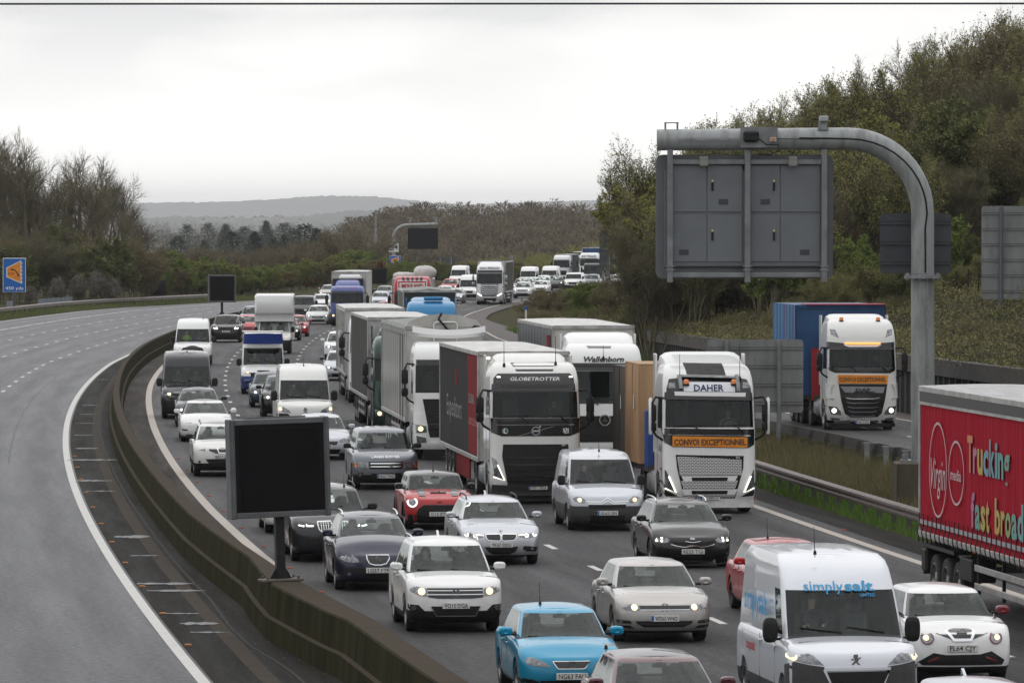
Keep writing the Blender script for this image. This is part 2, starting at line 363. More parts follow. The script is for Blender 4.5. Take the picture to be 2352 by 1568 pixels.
# pale channel joint: a dark open crack that wanders a little
rnd = random.Random(5)
cr_u = [(100, 1.72), (107, 1.62), (113, 1.36), (119, 1.38), (126, 1.47), (137, 1.42), (162, 1.41), (200, 1.35), (238, 1.23), (270, 1.15), (309, 1.02)]
wig = [rnd.uniform(-.02, .02) for _ in range(400)]
strip('pavement_joint', lambda Y: interp(Y, cr_u) + wig[int(Y * 1.2) % 400] - .032, lambda Y: interp(Y, cr_u) + wig[int(Y * 1.2) % 400] + .032, 90, 330, .013, mat('open_joint', (.006, .006, .006), .9), 1.2)
wig2 = [rnd.uniform(-.05, .05) for _ in range(400)]
strip('hairline_crack', lambda Y: -1.9 + .9 * (Y - 220) / 60 * 0 + wig2[int(Y) % 400] - .012, lambda Y: -1.9 + wig2[int(Y) % 400] + .012, 196, 330, .004, mat('crack_tar', (.02, .02, .02), .7), 1.0)
strip('longitudinal_joint', lambda Y: -3.9 + wig2[int(Y) % 400] * .3, lambda Y: -3.875 + wig2[int(Y) % 400] * .3, 180, 500, .004, mat('crack_tar', (.02, .02, .02), .7), 1.0)
for u_ in (5.3, 9.1, 12.9): strip('longitudinal_joint', lambda Y: u_ + 1.9 + wig2[int(Y) % 400] * .3, lambda Y: u_ + 1.93 + wig2[int(Y) % 400] * .3, 88, 300, .004, _mats['crack_tar'], 1.0)
# lines
def dashes(name, u, Y0, Y1, on, mod, wd, m, z=.006):
    f = u if callable(u) else (lambda Y: u); mb = MB(); Y = Y0
    while Y < Y1:
        a, b_ = Y, Y + on; z0_, z1_ = (z(a), z(b_)) if callable(z) else (z, z); mb.add([(RX(a, f(a)) - wd / 2, a, z0_), (RX(a, f(a)) + wd / 2, a, z0_), (RX(b_, f(b_)) + wd / 2, b_, z1_), (RX(b_, f(b_)) - wd / 2, b_, z1_)], [(0, 1, 2, 3)]); Y += mod
    return struct(name, mb, m, fix=False)
strip('edge_line_left', -.11, .10, 70, 640, .008, LINE, 3)
dashes('lane_line_left', -3.58, 270.0, 640, 2.4, 8.55, .17, LINE); dashes('lane_line_left', -7.05, 342.0, 640, 2.6, 8.6, .17, LINE)
dashes('lane_line_left', -10.5, 390.0, 640, 2.8, 8.8, .17, LINE); dashes('shoulder_line_left', -14.5, 400, 650, 7.4, 8.6, .22, LINE)
strip('shoulder_edge_line_left', -18.5, -18.3, 400, 640, .006, LINEB)
strip('edge_line_inner', lambda Y: interp(Y, uL2) - .13, lambda Y: interp(Y, uL2) + .13, 85, 640, .006, LINEB, 3)
ulane = [lambda Y: interp(Y, [(100, 7.4), (150, 7.0), (244, 6.78), (283, 6.65), (362, 6.4), (600, 6.3)]), lambda Y: interp(Y, [(100, 11.2), (119, 10.98), (137, 10.76), (150, 10.7), (337, 10.18), (600, 10.2)]),
         lambda Y: interp(Y, [(100, 14.9), (150, 14.5), (337, 14.1), (600, 14.2)])]
for k, f_ in enumerate(ulane): dashes('lane_line_right', f_, 118 - 9 * 3, 900, 2.0, 9.0, .16, LINE)
strip('edge_line_outer', 18.30, 18.56, 85, 378, .006, LINEB, 3); strip('slip_edge_line_inner', lambda Y: u_sl(Y) + .10, lambda Y: u_sl(Y) + .30, 130, 378, lambda Y: .014 + zs(Y), LINEB, 3)
strip('slip_edge_line_outer', lambda Y: u_sr(Y) - .30, lambda Y: u_sr(Y) - .10, 130, 640, lambda Y: .014 + zs(Y), LINEB, 3)
dashes('slip_lane_line', lambda Y: (u_sl(Y) + u_sr(Y)) / 2 - .1, 146, 380, 2.0, 9.0, .15, LINE, lambda Y: .014 + zs(Y))
# standing water and wet sheen on the reserve strip
WET = mat('rain_water_film', (.032, .031, .030), .38, spec=.42, var2=(.02, .02, .02), scale=2, bump=.3, bscale=3)
mb = MB()
for Y, u0, u1, l in ((209, .3, 1.15, .9), (199, .0, 1.75, 1.1), (183, .1, 1.25, 1.0), (176, .3, 1.2, .5), (150.5, .4, 1.3, 1.4), (142, .5, 1.2, .5), (131, .2, 1.45, .9), (128.5, .3, 1.55, .8), (121, .3, 1.0, .5), (118, .45, 1.2, .9), (115.5, .5, 1.25, .4), (222, .3, 1.0, .6), (235, .3, 1.1, .5), (246, .4, 1.1, .5), (258, .4, 1.1, .7), (300, .3, .9, .6)):
    n = 10; up_, lo_ = [], []
    for k in range(n + 1):
        t = k / n; u = u0 + (u1 - u0) * t; e = l * .5 * math.sin(math.pi * min(1, .12 + t * .88)) ** .5 * rnd.uniform(.35, 1.2)
        up_.append((RX(Y, u), Y + e + rnd.uniform(-.05, .05), .0165)); lo_.append((RX(Y, u), Y - e + rnd.uniform(-.05, .05), .0165))
    mb.add(up_ + lo_[::-1], [tuple(range(2 * n + 2))])
struct('puddles', mb, WET, fix=False)
# ---------------------------------------------------------------- concrete barrier
def sect(name, label, cat, prof, Ys, m, parent=None, smooth=None):
    'loft a closed profile along the road; prof(Y) gives (x, z) list'
    mb = MB(); G = [[(x, Y, z) for x, z in prof(Y)] for Y in Ys]; mb.grid(G, closed=True)
    n = len(G[0]); mb.add(G[0], [tuple(range(n))]); mb.add(G[-1], [tuple(range(n))])
    o = mb.build(name, m, parent, smooth)
    return tag(o, label, cat) if label else o
def cprof(Y):
    a, b_ = RX(Y, interp(Y, uTL)), RX(Y, interp(Y, uTR))
    w_ = [(a - .15, 0), (a - .13, .40), (a - .05, .43), (a, .97), (a + .03, 1.0), (b_ - .03, 1.0), (b_, .97), (b_ + .05, .43), (b_ + .13, .40), (b_ + .15, 0)]
    return w_
CONC = mat('mossy_concrete', (.034, .031, .012), .95, spec=.04, var2=(.012, .013, .005), scale=2.2, stretch=(1, .6, .15), bump=.4, bscale=12)
t = CONC.node_tree; b = t.nodes['Principled BSDF']      # bare brown-grey top where the moss does not hold
ge = N(t, 'ShaderNodeNewGeometry'); sp_ = N(t, 'ShaderNodeSeparateXYZ'); t.links.new(ge.outputs['True Normal'], sp_.inputs[0])
mr_ = N(t, 'ShaderNodeMapRange', inp={'From Min': .6, 'From Max': .95}); t.links.new(sp_.outputs['Z'], mr_.inputs['Value'])
mx_ = N(t, 'ShaderNodeMixRGB', inp={'Color2': (.062, .050, .038, 1)}); t.links.new(b.inputs['Base Color'].links[0].from_socket, mx_.inputs['Color1']); t.links.new(mr_.outputs[0], mx_.inputs['Fac']); t.links.new(mx_.outputs[0], b.inputs['Base Color'])
Ys = [80 + 2 * i for i in range(60)] + [202 + 5 * i for i in range(84)]
Ys = sorted(set(Ys + [113, 115, 123.5, 125]))
tcb = N(CONC.node_tree, 'ShaderNodeTexCoord'); sb_ = N(CONC.node_tree, 'ShaderNodeSeparateXYZ'); CONC.node_tree.links.new(tcb.outputs['Object'], sb_.inputs[0])
q1 = N(CONC.node_tree, 'ShaderNodeMath', operation='MODULO', inp={1: 6.0}); q2 = N(CONC.node_tree, 'ShaderNodeMath', operation='LESS_THAN', inp={1: .05}); CONC.node_tree.links.new(sb_.outputs['Y'], q1.inputs[0]); CONC.node_tree.links.new(q1.outputs[0], q2.inputs[0])
mj = N(CONC.node_tree, 'ShaderNodeMixRGB', inp={'Color2': (.006, .006, .004, 1)}); CONC.node_tree.links.new(mx_.outputs[0], mj.inputs['Color1']); CONC.node_tree.links.new(q2.outputs[0], mj.inputs['Fac']); CONC.node_tree.links.new(mj.outputs[0], b.inputs['Base Color'])
bar_ = sect('concrete_barrier', 'long curved mossy concrete barrier between the two carriageways', 'barrier', cprof, Ys, CONC)
# ---------------------------------------------------------------- guard rails
RUST = mat('dull_steel_rail', (.17, .135, .12), .55, .3, var2=(.10, .085, .08), scale=2.5); POST = mat('dark_rail_post', (.060, .058, .060), .6, .2, var2=(.10, .09, .08), scale=5)
RAILP = mat('pale_steel_rail', (.26, .235, .215), .5, .35, var2=(.16, .14, .13), scale=1.5)
def rail(label, uf, Y0, Y1, m, pst, post_step, zt=.66, face=-1, step=3.2, pm=POST, end=None):
    root = empty('guard_rail', (RX((Y0 + Y1) / 2, uf((Y0 + Y1) / 2)), (Y0 + Y1) / 2, 0), 0, label, 'guard rail')
    inv = -root.location
    n = int((Y1 - Y0) / step); Yl = [Y0 + (Y1 - Y0) * i / n for i in range(n + 1)]
    P_ = [(0, 0), (.02, .0), (.075, -.05), (.08, -.11), (.03, -.155), (.03, -.18), (.08, -.22), (.075, -.29), (.02, -.33), (0, -.33)]
    mb = MB(); G = []
    for Y in Yl:
        dz = interp(Y, end) if end else 0
        G.append([(RX(Y, uf(Y)) + face * q[0] * 1.6 + inv.x + (0 if face > 0 else 0), Y + inv.y, zt + q[1] + dz) for q in P_] + [(RX(Y, uf(Y)) - face * .02 + inv.x, Y + inv.y, zt - .33 + dz), (RX(Y, uf(Y)) - face * .02 + inv.x, Y + inv.y, zt + dz)])
    mb.grid(G, closed=True); mb.build('rail', m, root, 40)
    Y = Y0 + .8; k = 0
    while Y < Y1 and k < 100:
        if not end or interp(Y, end) > -.2:
            p = MB(); x = RX(Y, uf(Y)) + inv.x
            p.box((x - face * .09, Y + inv.y, zt / 2 - .12), (.13, .06, zt - .1)); p.box((x - face * .05, Y + inv.y, zt - .14), (.12, .09, .2))
            p.build('post', pm, root)
        Y += post_step; k += 1
    return root
rail('rusty guard rail beside the traffic, in front of the grass wedge', lambda Y: 20.45, 112, 330, RUST, POST, 2.4)
rail('grey guard rail along the near edge of the slip road', lambda Y: u_sl(Y) - .75, 150, 300, mat('dark_steel_rail', (.075, .07, .068), .6, .2, var2=(.04, .038, .036), scale=2), POST, 3.2, .70, 1)
rail('pale guard rail along the far left verge below the bare trees', lambda Y: interp(Y, [(440, -21.6), (568, -21.6), (604, -21.8)]), 440, 604, RAILP, POST, 3.2, .72, 1, 4.0, end=[(440, 0), (594, 0), (604, -.6)])
b2 = MB()
for k in range(7):
    o = MB(); Y = 176 + 3.2 * k; x = RX(Y, u_sl(Y) - 1.15)
    o.box((0, 0, .36), (.16, .12, .72)); o.box((.16, 0, .70), (.55, .14, .05)); ob = o.build('bracket_post', STEEL); ob.location = (x, Y, 0)
    tag(ob, 'short steel post with flat top bracket behind the slip road rail', 'post', 'bracket posts behind the slip road rail')
# ---------------------------------------------------------------- retaining wall and bank
u_w = lambda Y: interp(Y, [(120, 37.4), (227, 33.0), (300, 30.9), (364, 29.6), (410, 27.0), (450, 25.5)])
wz = lambda Y: interp(Y, [(120, 2.7), (242, 2.6), (300, 2.0), (364, 1.55), (410, 1.1), (450, .3)])
root = empty('retaining_wall', (RX(260, u_w(260)), 260, 0), 0, 'dark ribbed retaining wall with a concrete capping beam above the slip road', 'wall')
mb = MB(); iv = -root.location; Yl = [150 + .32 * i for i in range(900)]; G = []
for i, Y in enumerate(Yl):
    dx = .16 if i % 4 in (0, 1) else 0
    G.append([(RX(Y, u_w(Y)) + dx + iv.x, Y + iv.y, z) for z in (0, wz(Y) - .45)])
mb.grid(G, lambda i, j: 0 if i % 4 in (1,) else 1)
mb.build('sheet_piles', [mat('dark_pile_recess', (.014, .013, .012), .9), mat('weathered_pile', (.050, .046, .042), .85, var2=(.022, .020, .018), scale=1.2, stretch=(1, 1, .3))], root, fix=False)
mb = MB(); G = [[(RX(Y, u_w(Y)) + a + iv.x, Y + iv.y, wz(Y) + c) for a, c in ((-.14, -.62), (-.14, 0), (.35, 0), (.35, -.62))] for Y in [150 + 4 * i for i in range(73)]]
mb.grid(G, closed=True); mb.build('capping_beam', mat('dark_wet_concrete', (.040, .036, .032), .8, var2=(.07, .06, .05), scale=1.0), root)
def hz(u, Y):
    w0 = u_w(min(Y, 450)); d = u - w0
    z = wz(Y) - .1 + interp(d, [(0, 0), (3, .4), (11, 2.4), (17, 4.8), (27, 8.5), (47, 15), (90, 26)])
    k = 1 - .92 * sstep(Y, 400, 560)
    return z * k + .35 * math.sin(u * .5 + Y * .07) * clamp(d / 8) * k
mb = MB(); G = []
for Y in [130 + 8 * i for i in range(66)]:
    G.append([(RX(Y, u_w(min(Y, 450))) + d, Y, hz(u_w(min(Y, 450)) + d, Y)) for d in (.3, 1.5, 3, 5, 7, 9, 11, 14, 17, 21, 27, 37, 47, 70, 110)])
mb.grid(G); struct('hillside', mb, SOIL, 60, fix=False)
# left verge and far fields
mb = MB(); G = []
for Y in [380 + 8 * i for i in range(52)]:
    G.append([(RX(Y, -19.2) - d, Y, .02 + z) for d, z in ((0, 0), (1.5, .03), (4, .1), (9, .15), (20, .2), (60, .3), (200, .3))])
mb.grid(G); struct('left_verge', mb, GRASS, 60, fix=False)

# unseen overbridge and slopes behind the viewpoint, added to darken reflections in the cars
mb = MB(); mb.box((0, -7.5, 5.6), (90, 12, 1.3)); mb.box((0, -1.6, 6.75), (90, .3, 1.0)); mb.box((0, -13.4, 6.8), (90, .3, 1.1))
for x in (-30, -14, 4, 24): mb.box((x, -7.5, 2.45), (1.2, 9, 5.0))
struct('overbridge', mb, mat('bridge_concrete', (.16, .155, .145), .85, var=.3, scale=.6))
mb = MB(); G = []
for d, z in ((0, 0), (30, 10), (70, 26), (120, 44)): G.append([((80 + d) * math.cos(a), -30 + (120 + d) * math.sin(a), z * (1 + .12 * math.sin(a * 9 + d)) - .1) for a in [math.pi * (1.0 + k / 40) for k in range(41)]])
mb.grid(G); struct('reflection_dimming_slopes', mb, mat('unseen_slope_green', (.035, .036, .018), .95, spec=.03, var2=(.055, .045, .025), scale=.1), 60, fix=False)  # added slopes, raised to keep the bright horizon out of car fronts
# ---------------------------------------------------------------- bodies built from rings
FXL = [0, .16, .32, .48, .62, .74, .84, .905, .945, .975, 1.0]
FXA = [-x for x in FXL[::-1]] + FXL[1:]
NFX = len(FXA)
def arc_y(x, bf, rc, k=.80):
    'how far the front retreats at x (-1..1): gentle bulge plus rounded corner'
    a = abs(x); y = bf * a * a
    if a > k: q = (a - k) / (1 - k); y += rc * (1 - math.sqrt(max(0, 1 - q * q)))
    return y
def ring(w, yF, yR, bf, br, rf, rr, S, yabs=None, taper=None, kc=.80):
    'closed ring: front arc left to right, right side, rear arc, left side'
    P = [(w * x, yF + arc_y(x, bf, rf, kc)) for x in FXA]
    yf, yr = yF + bf + rf, yR - br - rr
    ys = yabs if yabs is not None else [yf + s * (yr - yf) for s in S]
    tw = (lambda y: w * taper(y)) if taper else (lambda y: w)
    P += [(tw(y), y) for y in ys]
    P += [(-w * x, yR - arc_y(x, br, rr, kc)) for x in FXA]
    P += [(-tw(y), y) for y in ys[::-1]]
    return P
def surf_fn(rows, kc=.80):
    'front surface y as a function of x, z; rows: (z, yF, halfwidth, bulge, corner)'
    rows = sorted(rows)
    def f(x, z):
        y = interp(z, [(r[0], r[1]) for r in rows]); w = interp(z, [(r[0], r[2]) for r in rows])
        bf = interp(z, [(r[0], r[3]) for r in rows]); rc = interp(z, [(r[0], r[4]) for r in rows])
        return y + arc_y(clamp(x / w, -1, 1), bf, rc, kc)
    f.w = lambda z: interp(z, [(r[0], r[2]) for r in rows])
    return f
def patch(name, poly, m, parent, surf, off=0.006, th=0.02, cell=0.07, mirror=False, smooth=30):
    'a flat-cut piece wrapped on a curved front; poly in (x, z); mirror adds a second object'
    xs = [p[0] for p in poly]; zs = [p[1] for p in poly]
    bm = bmesh.new()
    try: bm.faces.new([bm.verts.new((x, 0, z)) for x, z in poly])
    except ValueError: return None
    for axis, lo, hi in ((0, min(xs), max(xs)), (2, min(zs), max(zs))):
        c = math.floor(lo / cell) * cell + cell
        while c < hi:
            co = [0, 0, 0]; no = [0, 0, 0]; co[axis] = c; no[axis] = 1
            bmesh.ops.bisect_plane(bm, geom=bm.verts[:] + bm.edges[:] + bm.faces[:], plane_co=co, plane_no=no)
            c += cell
    for v in bm.verts:
        v.co.y = surf(v.co.x, v.co.z) - off; ex = abs(v.co.x) - (surf.w(v.co.z) - .004)
        if ex > 0: v.co.y += ex * 3; v.co.x = math.copysign(surf.w(v.co.z) + off, v.co.x)
    area = sum((poly[i][0] * poly[(i + 1) % len(poly)][1] - poly[(i + 1) % len(poly)][0] * poly[i][1]) for i in range(len(poly)))
    for fc in bm.faces:
        fc.normal_update()
        if fc.normal.y > 0: fc.normal_flip()
    if th:
        r = bmesh.ops.extrude_edge_only(bm, edges=[e for e in bm.edges if e.is_boundary])
        for g in r['geom']:
            if isinstance(g, bmesh.types.BMVert): g.co.y += th
    me = bpy.data.meshes.new(name); bm.to_mesh(me); bm.free()
    me.materials.append(m)
    me.polygons.foreach_set('use_smooth', [True] * len(me.polygons)); me.set_sharp_from_angle(angle=math.radians(smooth))
    o = bpy.data.objects.new(name, me); COL.objects.link(o); o.parent = parent
    if mirror: return o, patch(name, [(-x, z) for x, z in poly], m, parent, surf, off, th, cell)
    return o
def disc(cx, cz, r, n=16, ry=None):
    ry = ry or r
    return [(cx + r * math.cos(2 * math.pi * i / n), cz + ry * math.sin(2 * math.pi * i / n)) for i in range(n)]
def band(pts, wd):
    'thin polygon along a polyline'
    L_, R_ = [], []
    for i, p in enumerate(pts):
        a = pts[max(0, i - 1)]; b = pts[min(len(pts) - 1, i + 1)]
        dx, dz = b[0] - a[0], b[1] - a[1]; l = math.hypot(dx, dz) or 1
        L_.append((p[0] - dz / l * wd / 2, p[1] + dx / l * wd / 2)); R_.append((p[0] + dz / l * wd / 2, p[1] - dx / l * wd / 2))
    return L_ + R_[::-1]
def ring_poly(cx, cz, r, wd, n=20, ry=None):
    ry = ry or r
    out = [(cx + r * math.cos(2 * math.pi * i / n), cz + ry * math.sin(2 * math.pi * i / n)) for i in range(n + 1)]
    inn = [(cx + (r - wd) * math.cos(2 * math.pi * i / n), cz + (ry - wd) * math.sin(2 * math.pi * i / n)) for i in range(n + 1)]
    return out + inn[::-1]
def flat(name, polys, y, m, parent, th=0.01, surf=None):
    'small emblem: polygons at depth y (or wrapped), a little thick'
    mb = MB()
    for p in polys:
        cx = sum(q[0] for q in p) / len(p); cz = sum(q[1] for q in p) / len(p)
        yy = surf(cx, cz) - 0.012 if surf else y
        mb.prism([(q[0], q[1]) for q in p], yy - th, yy + th * .5)
    return mb.build(name, m, parent)
EMBLEMS = {}
def emblem(kind, cx, cz, r, parent, surf, y=None):
    yy = (surf(cx, cz) if surf else y) - 0.014
    P = []
    def seg(a, b, wd): P.append(band([a, b], wd))
    if kind in ('vw', 'star', 'ringbar', 'volvo', 'roundel', 'circle'):
        n = 20
        for i in range(n):
            a, b = 2 * math.pi * i / n, 2 * math.pi * (i + 1) / n
            q = .84 if kind != 'star' else .9
            P.append([(cx + r * math.cos(a), cz + r * math.sin(a)), (cx + r * math.cos(b), cz + r * math.sin(b)),
                      (cx + q * r * math.cos(b), cz + q * r * math.sin(b)), (cx + q * r * math.cos(a), cz + q * r * math.sin(a))])
    if kind == 'vw':
        for s in (-1, 1):
            seg((cx + s * r * .36, cz + r * .82), (cx + s * r * .02, cz + r * .1), r * .17)
            seg((cx + s * r * .8, cz + r * .35), (cx + s * r * .4, cz - r * .72), r * .17)
            seg((cx + s * r * .4, cz - r * .72), (cx + s * r * .04, cz - r * .02), r * .17)
    elif kind == 'star':
        for a in (90, 210, 330):
            a = math.radians(a); d = (math.cos(a), math.sin(a)); e = (-d[1], d[0])
            P.append([(cx + e[0] * r * .13, cz + e[1] * r * .13), (cx + d[0] * r * .9, cz + d[1] * r * .9), (cx - e[0] * r * .13, cz - e[1] * r * .13)])
    elif kind == 'ringbar': seg((cx - r * 1.15, cz), (cx + r * 1.15, cz), r * .42)
    elif kind == 'volvo': seg((cx - r * .75, cz), (cx + r * .75, cz), r * .35); seg((cx + r * .55, cz + r * .6), (cx + r * 1.15, cz + r * 1.15), r * .3)
    elif kind == 'roundel': P.append(disc(cx, cz, r * .45, 8))
    elif kind == 'chevrons':
        for dz in (0, -r * .75): P.append([(cx - r, cz - r * .5 + dz), (cx, cz + r * .55 + dz), (cx + r, cz - r * .5 + dz), (cx + r, cz - r * .85 + dz), (cx, cz + r * .1 + dz), (cx - r, cz - r * .85 + dz)])
    elif kind == 's':
        for q in ([(-1, .9), (.9, .9), (.9, .5), (-.45, .5)], [(-1, .85), (-.5, .5), (-.5, .1), (-1, -.05)], [(-.9, .2), (.9, .2), (.9, -.2), (-.9, -.2)],
                  [(1, -.85), (.5, -.5), (.5, -.1), (1, .05)], [(1, -.9), (-.9, -.9), (-.9, -.5), (.45, -.5)]):
            P.append([(cx + a * r, cz + b * r) for a, b in q])
    elif kind == 'lion':
        for q in ([(-.5, .9), (.2, 1), (.4, .5), (.0, .1), (-.6, .3)], [(-.3, .3), (.5, .3), (.3, -.5), (-.3, -.3)], [(.2, -.4), (.8, -.9), (.4, -1), (-.1, -.5)],
                  [(-.3, -.2), (-.9, -.9), (-.5, -1), (0, -.4)], [(.3, .3), (.9, .5), (.9, .3), (.3, .0)], [(-.5, .2), (-1, .1), (-.9, -.1), (-.3, 0)]):
            P.append([(cx + a * r, cz + b * r) for a, b in q])
    elif kind == 'oval': P.append(disc(cx, cz, r, 14, r * .5))
    elif kind == 'wings':
        P.append(disc(cx, cz, r * .42, 10)); P.append([(cx - r * .35, cz + r * .2), (cx - r * 1.3, cz + r * .3), (cx - r * .6, cz - r * .2)])
        P.append([(cx + r * .35, cz + r * .2), (cx + r * 1.3, cz + r * .3), (cx + r * .6, cz - r * .2)])
    elif kind == 't': P += [[(cx - r, cz + r), (cx + r, cz + r), (cx + r * .8, cz + r * .6), (cx - r * .8, cz + r * .6)], [(cx - r * .25, cz + r * .6), (cx + r * .25, cz + r * .6), (cx, cz - r)]]
    m = CHROME if kind not in ('wings',) else mat('black_emblem', (0.01, 0.01, 0.01), .4)
    return flat('emblem', P, yy, m, parent, 0.006)
_wheels = {}
def wheel_protos(R, wd, style='alloy', dark=False):
    key = (round(R, 3), wd, style, dark)
    if key in _wheels: return _wheels[key]
    h = wd / 2; ri = R * .66
    t = MB(); t.lathe([(ri, -h), (R * .93, -h), (R * .985, -h * .82), (R, -h * .6), (R, h * .6), (R * .985, h * .82), (R * .93, h), (ri, h)], n=28)
    t.lathe([(ri, -h), (ri * .97, -h * .5), (ri * .97, h * .5), (ri, h)], n=28)
    r = MB()
    if style == 'truck':
        for s in (-1, 1):
            r.lathe([(ri, s * h * .95), (ri * .92, s * h * .98), (ri * .86, s * h * .45), (ri * .5, s * h * .35), (ri * .42, s * h * .8), (ri * .2, s * h * .9), (0, s * h * .9)], n=24)
            for k in range(10):
                a = 2 * math.pi * k / 10; r.lathe([(.022, s * h * .3), (.022, s * h * .55), (0, s * h * .55)], (0, .33 * R * 1.55 * math.cos(a), .33 * R * 1.55 * math.sin(a)), n=6)
    else:
        for s in (-1, 1):
            r.lathe([(ri * 1.005, s * h * .9), (ri * .93, s * h * .96), (ri * .9, s * h * .6), (ri * .9, s * h * .3)], n=24)
            r.lathe([(ri * .24, s * h * .35), (ri * .22, s * h * .62), (0, s * h * .66)], n=12)
            ns = 5 if style == 'alloy' else 9
            for k in range(ns):
                for dd in (-.16, .16) if style == 'alloy' else (0,):
                    a = 2 * math.pi * k / ns + dd; c_, s_ = math.cos(a), math.sin(a); q = R * .035
                    p0, p1 = ri * .15, ri * .95
                    vs = []
                    for (pp, hh) in ((p0, h * .62), (p1, h * .84)):
                        for u in (-q, q):
                            for o_ in (0, -.03): vs.append((s * (hh + o_), pp * c_ - u * s_, pp * s_ + u * c_))
                    r.add(vs, [(0, 2, 6, 4), (1, 5, 7, 3), (0, 4, 5, 1), (2, 3, 7, 6)])
        r.lathe([(ri * .6, -h * .1), (ri * .6, h * .1), (ri * .1, h * .1)], n=16, mi=1)
    to = t.build('wheel', RUB, None, 40); ro = r.build('rim', [RIMD if dark else RIM, BLACK], to, 40)
    for o in (to, ro): COL.objects.unlink(o)
    _wheels[key] = (to, ro); return to, ro
def put_wheels(parent, pts, R, wd, style='alloy', dark=False, steer=0):
    to, ro = wheel_protos(R, wd, style, dark)
    for i, (x, y) in enumerate(pts):
        a = to.copy(); COL.objects.link(a); a.parent = parent; a.location = (x, y, R)
        if steer and i < 2: a.rotation_euler.z = steer
        b = ro.copy(); COL.objects.link(b); b.parent = a
def numplate(txt, cx, cz, parent, surf, euro=False, w=.52, h=.112, y=None, name='number_plate'):
    yy = (surf(cx, cz) if surf else y) - .03
    mb = MB(); mb.box((cx, yy, cz), (w, .012, h), bev=.004)
    if euro: pass
    o = mb.build(name, PLATE, parent)
    if euro:
        e = MB(); e.box((cx - w / 2 + .026, yy - .007, cz), (.044, .004, h * .92)); e.build('country_band', BLUE, o)
    if txt: put_text(txt, h * .68, (cx + (.02 if euro else 0), yy - .0065, cz), PLTXT, o, width=w * (.80 if euro else .86), off=.003)
    return o
def person(name, label, shirt, parent_loc=None, rz=0, scale=1.0, cloth=None, skin=(.56, .36, .27), hair=(.05, .035, .025), arms='wheel', group=None):
    'seated figure, one continuous body; hair and clothing are its children'
    key = ('person', arms)
    o = empty(name, parent_loc or (0, 0, 0), rz, label, 'person', group, scale)
    if key not in EMBLEMS:
        bm = bmesh.new(); lay = bm.verts.layers.skin.verify()
        J = {'pel': ((0, .12, .12), (.155, .12)), 'wai': ((0, .14, .30), (.14, .10)), 'che': ((0, .16, .50), (.175, .12)), 'nkb': ((0, .16, .62), (.075, .07)),
             'nek': ((0, .145, .68), (.052, .054)), 'jaw': ((0, .11, .745), (.06, .075)), 'hed': ((0, .125, .83), (.078, .096)), 'crn': ((0, .135, .90), (.05, .062))}
        for s, t in ((-1, 'l'), (1, 'r')):
            J['sh' + t] = ((s * .17, .16, .58), (.062, .06)); J['el' + t] = ((s * .24, .02, .40), (.042, .042))
            J['wr' + t] = ((s * .15, -.22, .42), (.027, .03)); J['ha' + t] = ((s * .14, -.29, .44), (.03, .022))
            J['hi' + t] = ((s * .09, .08, .08), (.085, .085)); J['kn' + t] = ((s * .12, -.34, .12), (.06, .06)); J['an' + t] = ((s * .12, -.55, -.24), (.04, .04)); J['fo' + t] = ((s * .12, -.70, -.28), (.04, .03))
        E_ = [('pel', 'wai'), ('wai', 'che'), ('che', 'nkb'), ('nkb', 'nek'), ('nek', 'jaw'), ('jaw', 'hed'), ('hed', 'crn')]
        for t in 'lr':
            E_ += [('che', 'sh' + t), ('sh' + t, 'el' + t), ('el' + t, 'wr' + t), ('wr' + t, 'ha' + t), ('pel', 'hi' + t), ('hi' + t, 'kn' + t), ('kn' + t, 'an' + t), ('an' + t, 'fo' + t)]
            s = -1 if t == 'l' else 1
            for k, (dx, dz, ln) in enumerate(((-.022, .012, .05), (-.008, .017, .06), (.008, .016, .056), (.021, .01, .045), (-.03 * s, -.012, .035))):
                a, b_ = 'f%s%d' % (t, k), 'g%s%d' % (t, k); hx, hy, hz = J['ha' + t][0]
                J[a] = ((hx + dx, hy - ln * .6, hz + dz), (.0085, .0085)); J[b_] = ((hx + dx * .9, hy - ln, hz + dz - .03), (.0075, .0075))
                E_ += [('ha' + t, a), (a, b_)]
        V_ = {}
        for k, (p, r) in J.items():
            v = bm.verts.new(p); v[lay].radius = r; V_[k] = v
        V_['pel'][lay].use_root = True
        for a, b_ in E_: bm.edges.new((V_[a], V_[b_]))
        me = bpy.data.meshes.new('body'); bm.to_mesh(me); bm.free()
        t_ = bpy.data.objects.new('body', me); COL.objects.link(t_)
        t_.modifiers.new('s', 'SKIN'); sb = t_.modifiers.new('d', 'SUBSURF'); sb.levels = 1
        dg = bpy.context.evaluated_depsgraph_get(); dg.update()
        m2 = bpy.data.meshes.new_from_object(t_.evaluated_get(dg)); bpy.data.objects.remove(t_)
        m2.polygons.foreach_set('use_smooth', [True] * len(m2.polygons))
        # face: nose, eyes and mouth
        EMBLEMS[key] = m2
    me = EMBLEMS[key].copy(); me.materials.clear(); me.materials.append(mat('skin_%02d%02d' % (skin[0] * 99, skin[2] * 99), skin, .5)); me.materials.append(mat('cloth_' + shirt, cloth or (.03, .03, .035), .85))
    for p in me.polygons:
        z, y, x = p.center.z, p.center.y, abs(p.center.x)
        p.material_index = 1 if (z < .655 and y > -.17) or z < .3 else 0
    b = bpy.data.objects.new('body', me); COL.objects.link(b); b.parent = o
    h = MB(); hc = (0, .14, .845)
    G = []
    for i in range(7):
        a = math.pi * .5 * i / 6; G.append([(hc[0] + .095 * math.sin(a) * math.cos(t), hc[1] + .015 + .11 * math.sin(a) * math.sin(t), hc[2] + .105 * math.cos(a) - (.05 * max(0, math.sin(t)) if i > 4 else 0)) for t in [2 * math.pi * k / 14 for k in range(14)]])
    h.grid(G, closed=True); h.build('hair', mat('hair_%02d' % (hair[0] * 99), hair, .8), o, 60)
    f = MB()
